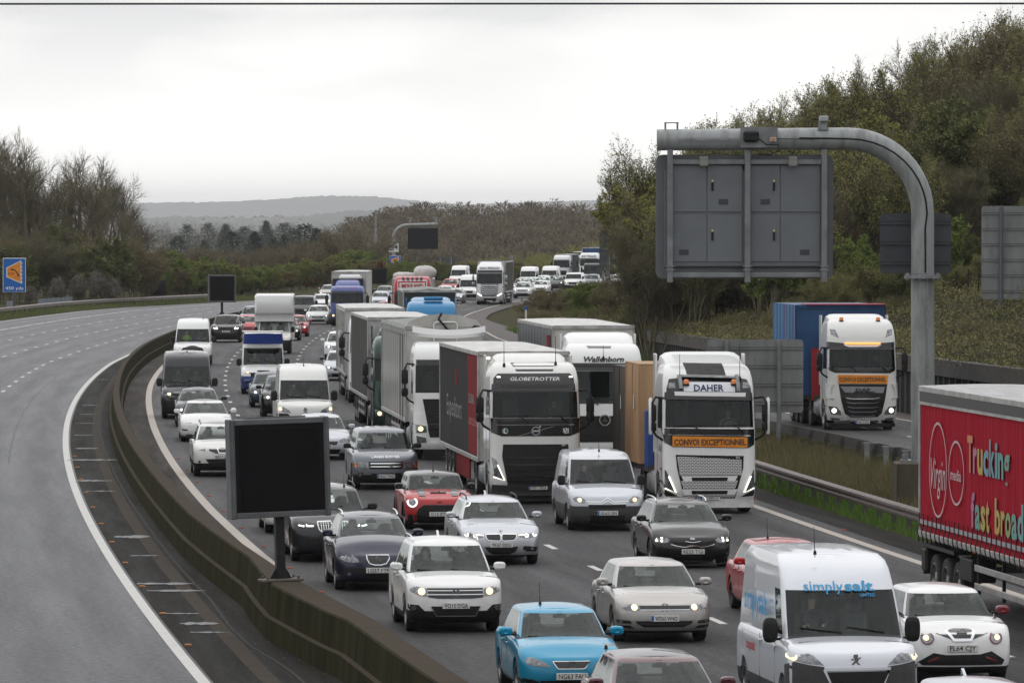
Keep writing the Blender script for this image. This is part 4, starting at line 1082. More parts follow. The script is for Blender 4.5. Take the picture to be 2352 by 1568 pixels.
    for k in range(6):
        if side is None: break
        m_ = MB(); m_.box((-(h + .03), y0 + .6 + k * Ln / 6, z0 - .02), (.02, .09, .05)); m_.build('side_marker', AMBER, root)
    return bo
def truck(key, label, P, driver=None, group='lorries in the queue of traffic', cat='lorry', name='articulated_lorry', scale=1.0, rz=None, **kw):
    S = dict(TRUCKS[key]) if key else {}
    S.update(kw)
    def r(v):
        if v == 'PAINT': return P
        return globals()[v] if isinstance(v, str) and v in globals() else v
    S['front'] = [(f[0], r(f[1]), f[2], f[3], f[4]) for f in S.get('front', [])]
    x, y, a = S['_pos']
    if rz is not None: a = rz
    root = empty(name, at(x, y, a, S.get('ov', 1.38) * scale), a, label, cat, group, scale); root.location.z = S.get('zg', 0)
    tractor(root, S, P)
    if driver:
        v = Matrix.Translation(root.location) @ Matrix.Rotation(a, 4, 'Z') @ Vector((S.get('drv', 1) * .62, -.42, S['wsb'] - .42))
        person('person', driver[0], driver[1], v, a, 1.0, driver[2])
    return root, S
# ---------------------------------------------------------------- signs and gantries
GREYS = mat('sign_back_grey', (.125, .135, .145), .5, var2=(.10, .108, .117), scale=1.2); GREYF = mat('sign_frame_grey', (.235, .245, .25), .45, .2, var2=(.15, .155, .16), scale=2)
GREYD = mat('door_grey', (.150, .162, .175), .45, var2=(.12, .13, .142), scale=.8); ALUB = mat('weathered_sign_back', (.24, .245, .245), .5, .2, var2=(.14, .145, .14), scale=1.6, stretch=(1, 1, .3))
ALUD = mat('dark_sign_back', (.055, .065, .075), .55, .1, var2=(.04, .045, .05), scale=2); SCREEN = mat('matrix_screen_black', (.003, .003, .004), .6, spec=.15, bump=.3, bscale=60); SCRF = mat('screen_mesh_panel', (.007, .007, .008), .7, spec=.2)
PIPE = mat('streaked_pipe_grey', (.30, .315, .315), .45, .15, var2=(.15, .155, .15), scale=1.6, stretch=(2.5, 1, .6), ramp=(.45, .75))
def W2(px, d): return (px - 1176) * d / 14000.0
def matrix_sign(x, Y, zb_, w_, h_, zp, rz, label, frame=True, tilt=0.0, d=.26, name='matrix_sign', plate=True):
    o = empty(name, (x, Y, zp), rz, label, 'message sign'); o.rotation_euler.y = tilt
    z0 = zb_ - zp
    m = MB(); m.box((0, 0, z0 + h_ / 2), (w_ - .02, d, h_ - .02), bev=.01); m.build('housing', BLACK if not frame else GREYS, o)
    m = MB(); m.box((0, -d / 2 - .012, z0 + h_ / 2), (w_ * .93, .02, h_ * .93)); m.build('screen', SCRF, o)
    m = MB(); m.box((0, -d / 2 - .03, z0 + h_ * .49), (w_ * .80, .02, h_ * .82)); m.build('display', SCREEN, o)
    if frame:
        fw = w_ * .055; FM = mat('dull_sign_frame', (.13, .135, .14), .5, .2, var2=(.08, .083, .087), scale=3)
        for s in (-1, 1):
            f = MB(); f.box((s * (w_ / 2 - fw / 2 + .01), -.02, z0 + h_ / 2), (fw, d + .08, h_ + .02), bev=.015); f.box((s * (w_ / 2 - fw / 2 + .01) , -d / 2 - .07, z0 + h_ / 2), (fw * .4, .03, h_), bev=.01); f.build('side_frame', FM, o)
        for z in (z0 + fw / 2, z0 + h_ - fw / 2):
            f = MB(); f.box((0, -.02, z), (w_ - 2 * fw + .02, d + .06, fw), bev=.012); f.build('cross_frame', FM, o)
        f = MB(); f.box((-.05, -.05, z0 + h_ + .02), (w_ * .62, .05, .03)); f.build('top_rail', FM, o)
    m = MB(); m.box((0, .02, z0 / 2), (.17 if frame else .12, .17 if frame else .12, z0), bev=.01); m.build('post', BLACK if frame else POST, o)
    if plate:
        m = MB(); m.box((0, .02, .025), (.78, .5, .05), bev=.01)
        for a in (-.3, .3):
            for b_ in (-.17, .2): m.lathe([(.03, 0), (.03, .05), (0, .05)], (a, b_, .05), 'z', 6)
        m.build('base_plate', mat('brown_base_plate', (.10, .085, .07), .7, .1), o)
        m = MB()
        for s in (-1, 1): m.prism([(s * .08, .05), (s * .22, .05), (s * .08, .28)], -.01, .03)
        m.build('gusset', BLACK, o)
    return o
matrix_sign(-4.37, 115.2, 2.22, 1.93, 1.86, 1.0, math.radians(17), 'large blank matrix sign in an aluminium frame standing on the concrete barrier', tilt=math.radians(-1.6))
matrix_sign(RX(440, 1.75), 440, 1.95, 1.98, 1.98, 1.0, math.radians(8), 'smaller framed blank matrix sign on the barrier beyond the white minibus')
matrix_sign(W2(363, 600), 600, .5, 1.48, 1.50, -.1, math.radians(10), 'small dark unframed matrix sign behind the left guard rail', frame=False, plate=False)
matrix_sign(W2(870, 620), 620, 1.4, 1.7, 1.6, -.1, 0, 'small dark sign behind the white box lorry', frame=False, plate=False)
def back_sign(name, x, Y, w_, h_, zb_, zg, m, posts, ribs, label, rz=0, pm=None, lab='road sign', seams=0, strap=None):
    o = empty(name, (x, Y, zg), rz, label, lab); z0 = zb_ - zg
    r = .12; pl = []
    for cx, cz, a0 in ((w_ / 2 - r, z0 + r, -90), (w_ / 2 - r, z0 + h_ - r, 0), (-w_ / 2 + r, z0 + h_ - r, 90), (-w_ / 2 + r, z0 + r, 180)):
        for k in range(4): a = math.radians(a0 + 30 * k); pl.append((cx + r * math.cos(a), cz + r * math.sin(a)))
    p = MB(); p.prism(pl, 0, .03); p.build('panel', m, o)
    for k in range(ribs):
        z = z0 + h_ * (k + .5) / ribs; q = MB(); q.box((0, -.03, z), (w_ - .02, .045, .07)); q.box((0, -.055, z + .045), (w_ - .02, .02, .015), 1); q.build('stiffening_rib', [m, mat('rib_shadow_gap', (.02, .02, .022), .8)], o)
    for k in range(seams):
        q = MB(); q.box((-w_ / 2 + w_ * (k + 1) / (seams + 1), -.008, z0 + h_ / 2), (.03, .012, h_ - .1)); q.build('panel_seam', GREYF, o)
    for px_ in posts:
        q = MB(); q.tube([(px_, -.13, -.5), (px_, -.13, z0 + h_ - .03)], .085 if w_ > 2 else .05, 12); q.build('post', pm or GREYF, o, 50)
    return o
back_sign('road_sign', W2(1735, 213), 213, 3.35, 2.55, 1.12, 0, ALUB, [.82, -1.0], 4, 'weathered grey back of a wide road sign between the white lorries', 0, seams=1)
back_sign('road_sign', W2(2337, 262), 262, 3.1, 4.0, 4.45, hz(u_w(262) + 5.5, 262) , ALUB, [-.72, .72], 6, 'tall ribbed back of a road sign high on the right bank', 0, mat('blue_grey_post', (.10, .115, .13), .5, .2), seams=0)
back_sign('road_sign', W2(1024, 1000), 1000, 3.0, 3.4, -1.5, -3, ALUD, [.9, -.9], 5, 'distant blue-grey ribbed sign back right of the far gantry', 0, seams=3)
back_sign('road_sign', W2(1392, 640), 640, 1.4, 4.3, 2.6, 0, ALUD, [.35], 5, 'narrow dark sign back at the left edge of the hillside trees')
def gantry():
    Y = 167.0; xp = W2(2119, Y); r = .34
    o = empty('sign_gantry', (xp, Y, 0), math.radians(0), 'big grey curved-arm gantry carrying a message sign seen from behind', 'gantry')
    za = 10.05; R_ = 2.05
    P_ = [(0, 0, 1.25), (0, 0, 3.0), (0, 0, 6.3)]
    # post narrows a little at the flange
    q = MB(); q.tube([(.02, 0, 1.25), (.0, 0, 6.25)], [.33, .315], 28); q.build('post', PIPE, o, 50)
    pts = [(0, 0, 6.3), (0, 0, za - R_ - .2)] + [(-R_ * (1 - math.cos(a)), 0, za - R_ + R_ * math.sin(a)) for a in [math.pi / 2 * k / 12 for k in range(13)]] + [(-3.5, 0, za + .0), (-5.4, 0, za - .02), (-7.28, 0, za - .03)]
    q = MB(); q.tube(pts, [.315] * 2 + [.31] * 13 + [.30, .295, .29], 28); q.build('curved_arm', PIPE, o, 50)
    q = MB(); q.lathe([(.0, -.05), (.50, -.05), (.50, .0), (.50, .04), (.0, .04)], (0, 0, 6.28), 'z', 28)
    for k in range(14): a = 2 * math.pi * k / 14; q.lathe([(.035, -.1), (.035, .1), (0, .1)], (.43 * math.cos(a), .43 * math.sin(a), 6.28), 'z', 6)
    q.build('flange', STEEL, o)
    q = MB(); q.lathe([(.62, 1.2), (.62, 1.27), (.34, 1.27)], (0, 0, 0), 'z', 24)
    for k in range(12): a = 2 * math.pi * k / 12; q.lathe([(.045, 1.2), (.045, 1.42), (0, 1.42)], (.52 * math.cos(a), .52 * math.sin(a), 0), 'z', 8)
    q.build('base_flange', STEEL, o)
    q = MB(); q.box((.12, 0, .58), (1.75, 1.7, 1.24), bev=.03); q.build('plinth', mat('stained_plinth_concrete', (.085, .068, .045), .85, var2=(.030, .027, .016), scale=1.1, stretch=(1.5, 1.5, .3)), o)
    q = MB(); q.tube([(.10, -.33, 1.5), (.10, -.33, 6.2)], .02, 6)
    for k in range(40): q.box((.10, -.33, 1.6 + k * .115), (.05, .03, .03))
    q.build('cable_duct', STEEL, o)
    q = MB(); q.tube([(.06, -.32, 6.4), (.05, -.32, 7.6)] + [(-R_ + (R_ + .10) * math.cos(a), -.30, za - R_ + (R_ - .0) * math.sin(a)) for a in [math.pi / 2 * k / 10 for k in range(11)]] + [(-3.4, -.30, za + .02)], .028, 6); q.build('cable', BLACK, o, 60)
    q = MB(); q.box((-5.7, -.30, za - .02), (1.95, .03, .07)); q.build('cable_tray', STEEL, o)
    # camera on a bracket, cabinet on the arm, lifting eyes
    q = MB(); q.box((-2.74, -.1, za + .38), (.22, .2, .22)); q.box((-2.74, -.12, za + .27), (.28, .24, .06)); q.build('camera_bracket', STEEL, o)
    q = MB(); q.box((-2.72, -.16, za + .55), (.24, .38, .15), bev=.02); q.box((-2.95, -.1, za + .53), (.14, .06, .04), 1); q.build('camera', [mat('camera_grey', (.36, .38, .40), .4), BLACK], o)
    q = MB(); q.box((-4.5, -.36, za + .04), (1.02, .05, .56)); q.build('equipment_plate', GREYF, o)
    q = MB(); q.box((-4.72, -.45, za + .06), (.42, .16, .30), bev=.05); q.build('black_box', BLACK, o)
    q = MB(); q.box((-4.12, -.42, za - .02), (.18, .1, .12)); q.box((-4.12, -.48, za - .02), (.07, .03, .06), 1); q.build('junction_box', [mat('cream_box', (.42, .38, .32), .5), AMBER], o)
    q = MB(); q.tube([(-4.5, -.46, za + .0), (-4.3, -.5, za - .16), (-4.0, -.46, za - .16), (-3.95, -.45, za - .32), (-4.2, -.45, za - .44), (-4.55, -.42, za - .42)], .022, 6); q.tube([(-4.0, -.44, za), (-3.0, -.40, za - .02)], .012, 5); q.build('loose_cable', BLACK, o, 60)
    q = MB()
    for x in (-7.05, -6.72): q.box((x, 0, za + .33), (.05, .08, .22))
    q.box((-6.88, 0, za + .44), (.4, .09, .03)); q.build('lifting_bracket', STEEL, o)
    # message sign, back towards the camera
    s = empty('message_sign', (0, 0, 0), math.radians(0)); s.parent = o
    x0, x1, zb, zt = -7.30, -2.45, 6.23, 9.62; w_, h_ = x1 - x0, zt - zb; cx, cz = (x0 + x1) / 2, (zb + zt) / 2
    pl = []; rr = .18
    for a_, b_, a0 in ((x1 - rr, zb + rr, -90), (x1 - rr, zt - rr, 0), (x0 + rr, zt - rr, 90), (x0 + rr, zb + rr, 180)):
        for k in range(5): a = math.radians(a0 + 22.5 * k); pl.append((a_ + rr * math.cos(a), b_ + rr * math.sin(a)))
    q = MB(); q.prism(pl, .18, .42); q.build('sign_panel', GREYS, o)
    q = MB(); q.box((cx, .12, cz - .05), (w_ - .45, .16, h_ - .75), bev=.02); q.build('cabinet', GREYS, o)
    for i in range(2):
        for j in range(2):
            for k in range(2):
                bx0 = x0 + .30 + i * 2.13; ww = 2.06; sp = .53 if (i == 0) else .47
                fx0, fx1 = (bx0, bx0 + ww * sp - .01) if k == 0 else (bx0 + ww * sp + .01, bx0 + ww)
                zc_ = zb + .46 + .64 + j * 1.36
                q = MB(); q.box(((fx0 + fx1) / 2, .028, zc_), (fx1 - fx0, .03, 1.27), bev=.006); do = q.build('cabinet_door', GREYD, o)
                hx = (fx0 + .14) if k == 1 else (fx1 - .16)
                if (i == 0 and k == 1) or (i == 1 and k == 0):
                    h = MB(); h.box((hx, -.01, zc_ + .06), (.055, .05, .24), bev=.01); h.box((hx, .008, zc_ + .21), (.05, .01, .06), 1); h.build('door_handle', [BLACK, mat('warning_label', (.55, .50, .22), .5)], do)
                    if j == 1: v = MB(); v.box((hx + (.30 if i == 0 else -.24), .008, zc_ - .36), (.26, .012, .15)); v.build('vent', mat('vent_mesh', (.04, .045, .055), .6), do)
                elif j == 0:
                    v = MB(); v.box((fx0 + .46 if i == 0 else fx1 - .42, .008, zc_ - .38), (.26, .012, .15)); v.build('vent', mat('vent_mesh', (.04, .045, .055), .6), do)
                    v = MB(); v.box((fx0 + .2 if i == 0 else fx1 - .2, .009, zc_ - .03), (.3, .01, .33)); v.build('pale_patch', mat('pale_grey_patch', (.15, .165, .17), .5), do)
    for k in range(3):
        x = (-6.92, -4.80, -2.70)[k]; q = MB(); q.box((x, -.09, cz + .02), (.155, .17, h_ + .25), bev=.012); q.build('hanger', GREYF, o)
        c_ = MB(); c_.box((x, -.2, zb + .24), (.26, .03, .03)); c_.box((x, -.2, zb + .34), (.26, .03, .03)); c_.build('clamp', STEEL, o)
    for z in (zt - .20, zb + .10): q = MB(); q.box((cx, -.03, z), (w_ - .65, .12, .13), bev=.01); q.build('cross_beam', GREYF, o)
    for x in (-6.0, -3.56):
        q = MB(); q.box((x, -.16, zt - .18), (.23, .05, .26))
        for a in (-.07, .07):
            for b_ in (-.08, .08): q.lathe([(.02, 0), (.02, -.06), (0, -.06)], (x + a, -.18, zt - .18 + b_), 'y', 6)
        q.build('mounting_plate', mat('pale_plate', (.26, .25, .23), .5), o)
    bpy.data.objects.remove(s)
gantry()
o = back_sign('road_sign', W2(2106, 167) - .0, 167.5, 1.95, 1.66, 6.36, 5.0, ALUD, [], 3, 'dark square sign back clamped to the post of the big gantry')
o.location.y = 167.6
# far gantry with its signs
def far_gantry():
    Y = 1000.0; x = W2(905, Y); o = empty('sign_gantry', (x, Y, -3), 0, 'distant curved gantry with a black message board over the far traffic', 'gantry')
    pts = [(0, 0, 0), (0, 0, 8.2)] + [(2.2 * (1 - math.cos(a)), 0, 8.2 + 1.95 * math.sin(a)) for a in [math.pi / 2 * k / 8 for k in range(9)]] + [(7.2, 0, 10.3)]
    q = MB(); q.tube(pts, .28, 12); q.build('post_and_arm', PIPE, o, 50)
    q = MB(); q.box((4.75, -.1, 7.95), (4.95, .4, 3.45), bev=.05); q.build('message_board', mat('far_board_black', (.004, .005, .008), .8, spec=.1), o)
    for x_, a in ((2.7, .9), (6.9, .9)): q = MB(); q.box((x_, 0, 10.9), (.3, .3, .7)); q.box((x_ - .1, 0, 11.35), (.75, .3, .22)); q.build('camera', STEEL, o)
far_gantry()
def cam_sign():
    Y = 985.0; x = W2(904.5, Y); o = empty('camera_sign', (x, Y - .5, 2.5), 0, 'white speed camera sign with black camera symbol on the far gantry post', 'road sign')
    p = MB(); p.box((0, 0, 1.05), (1.75, .06, 1.55), bev=.03); p.build('panel', WHITEP, o)
    q = MB(); b_ = [(-.82, -.05), (.82, -.05)]
    for a in ((-.84, 1.05, .06, 1.5), (.84, 1.05, .06, 1.5), (0, .31, 1.74, .06), (0, 1.79, 1.74, .06), (-.35, .98, .62, .85), (-.25, 1.48, .42, .22), (.28, 1.12, .5, .26), (.5, 1.1, .22, .6)): q.box((a[0], -.05, a[1]), (a[2], .03, a[3]))
    q.build('camera_symbol', PLTXT, o)
    q = MB(); q.lathe([(.0, 0), (.2, 0)], (-.35, -.08, .85), 'y', 14); q.lathe([(0, 0), (.1, 0)], (-.2, -.08, 1.3), 'y', 10); q.build('lens', WHITEP, o)
cam_sign()
def sos(x, Y, zg, zb, w_, h_, label, rz=0, text=True):
    o = empty('sos_sign', (x, Y, zg), rz, label, 'road sign'); z0 = zb - zg
    p = MB(); p.box((0, 0, z0 + h_ / 2), (w_, .06, h_), bev=.03); p.build('border', WHITEP, o)
    p = MB(); p.box((0, -.035, z0 + h_ / 2), (w_ * .955, .02, h_ * .97)); p.build('panel', mat('sign_bright_blue', (.0, .11, .42), .4), o)
    k = w_ / 1.0; f = lambda a, b_: ((a - .5) * w_, z0 + h_ * b_)
    p = MB(); p.prism([f(.16, .44), f(.16, .72), f(.80, .93), f(.82, .25)], -.062, -.046); p.build('refuge_outline', WHITEP, o)
    p = MB(); p.prism([f(.195, .455), f(.195, .705), f(.765, .90), f(.785, .29)], -.075, -.060); p.build('refuge_symbol', ORANGE, o)
    p = MB()
    for i in range(6): p.box((w_ * .335, -.05, z0 + h_ * (.30 + .11 * i)), (.05, .02, h_ * .055))
    p.build('lane_dashes', WHITEP, o)
    p = MB(); p.tube([(f(.36, 0)[0], -.085, f(0, .66)[1]), (f(.50, 0)[0], -.085, f(0, .67)[1]), (f(.62, 0)[0], -.085, f(0, .58)[1]), (f(.70, 0)[0], -.085, f(0, .47)[1])], [.075 * k / 1.9, .04, .04, .085 * k / 1.9], 8); p.build('telephone_symbol', PLTXT, o, 60)
    if text:
        put_text('SOS', .17, (-.26 * w_ / 1.9, -.075, z0 + h_ * .54), PLTXT, o, width=.52); put_text('450 yds', .26, (0, -.05, z0 + h_ * .12), WHITEP, o, width=w_ * .78)
    for xx in ([0] if not text else [0]): q = MB(); q.tube([(xx, .12, -.3), (xx, .12, z0 + h_ - .1)], .13, 12); q.build('post', POST, o, 50)
    return o
sos(W2(33, 512), 512, 0, 7.8 - (671 - 508) * 512 / 14000, 1.93, 2.87, 'blue emergency telephone sign reading 450 yds behind the left guard rail')
sos(W2(908, 990), 990, -3, .2, 1.8, 2.0, 'distant blue and orange emergency sign below the speed camera sign', text=False)
def mast(x, Y, zg, top, label, r=.09):
    o = empty('camera_mast', (x, Y, zg), 0, label, 'mast'); h = top - zg
    q = MB(); q.tube([(0, 0, 0), (0, 0, h * .97)], [r * 1.6, r], 8); q.build('pole', STEEL, o, 50)
    q = MB(); q.box((.0, 0, h * .98), (.25, .25, .3)); q.box((0, 0, h * .93), (.34, .3, .12)); q.build('camera_head', mat('mast_head_grey', (.14, .15, .16), .5), o)
    q = MB(); q.box((.55, 0, h), (.3, .2, .22)); q.box((.3, 0, h - .25), (.6, .08, .08)); q.build('side_camera', STEEL, o)
mast(W2(863, 900), 900, -2, 7.8 - (481 - 508) * 900 / 14000, 'tall thin camera mast left of the far gantry', .13)
mast(W2(124, 590), 590, 0, 7.8 - (566 - 508) * 590 / 14000, 'thin camera pole in front of the bare trees on the left', .04)
# low plank fence behind the left rail, white bollard-like posts and road studs
o = empty('low_fence', (RX(505, -24), 505, 0), 0, 'low blue-grey panel fence half hidden in brambles behind the left rail', 'fence')
for k in range(16):
    if k in (9, 11, 12): continue
    Y = 470 + 5.5 * k; q = MB(); q.box((RX(Y, -24.3) - o.location.x, Y - 505, .55), (.08, 5.2, .75), rz=heading(Y, -20)); q.build('fence_panel', mat('blue_grey_board', (.17, .20, .24), .7, var2=(.10, .12, .14), scale=1), o)
for i, (x, Y, z, lb) in enumerate(((W2(1477, 372), 368, 0, 'white marker post with a blue top beside the retaining wall'), (W2(1208, 455), 455, .2, 'white marker post with a blue top in the dry brambles'))):
    o = empty('marker_post', (x, Y, z), 0, lb, 'marker post'); q = MB(); q.box((0, 0, .5), (.14, .06, 1.0), bev=.01); q.build('shaft', WHITEP, o); q = MB(); q.box((0, 0, 1.12), (.22, .1, .26), bev=.01); q.build('blue_head', BLUE, o)
def stud_at(x, Y, z, m, g, lb):
    q = MB(); q.prism([(-.075, 0), (.075, 0), (.05, .022), (-.05, .022)], -.05, .05); o = q.build('road_stud', m); o.location = (x, Y, z); tag(o, lb, 'road stud', g)
STO = mat('amber_stud', (.62, .22, .02), .4); STR = mat('red_stud', (.50, .07, .03), .5)
for k in range(11):
    Y = 112 + 9.0 * k; stud_at(RX(Y, .26), Y, .012, STO, 'amber studs along the left edge line', 'small amber road stud beside the left white edge line')
for k in range(10):
    Y = 119 + 9.0 * k; stud_at(RX(Y, interp(Y, uL2) + .30), Y, .008, STR, 'red studs along the inner edge line', 'small red road stud beside the inner cream edge line')
for Y in (137, 154, 171): stud_at(RX(Y, 18.95), Y, .008, STR, 'red studs outside the outer line', 'small red road stud on the outer hard strip')
# overhead wires just in front of the viewpoint
for z, r, lb in ((8.905, .0035, 'upper of the two thin dark wires across the top of the view'), (8.868, .0065, 'lower and thicker of the two wires across the top of the view')):
    q = MB(); q.tube([(-12, 30, z + .01), (-4, 30, z - .002), (0, 30, z), (4, 30, z + .001), (12, 30, z + .02)], r * .75, 8); tag(q.build('overhead_wire', mat('dark_wire', (.03, .032, .045), .5)), lb, 'wire')
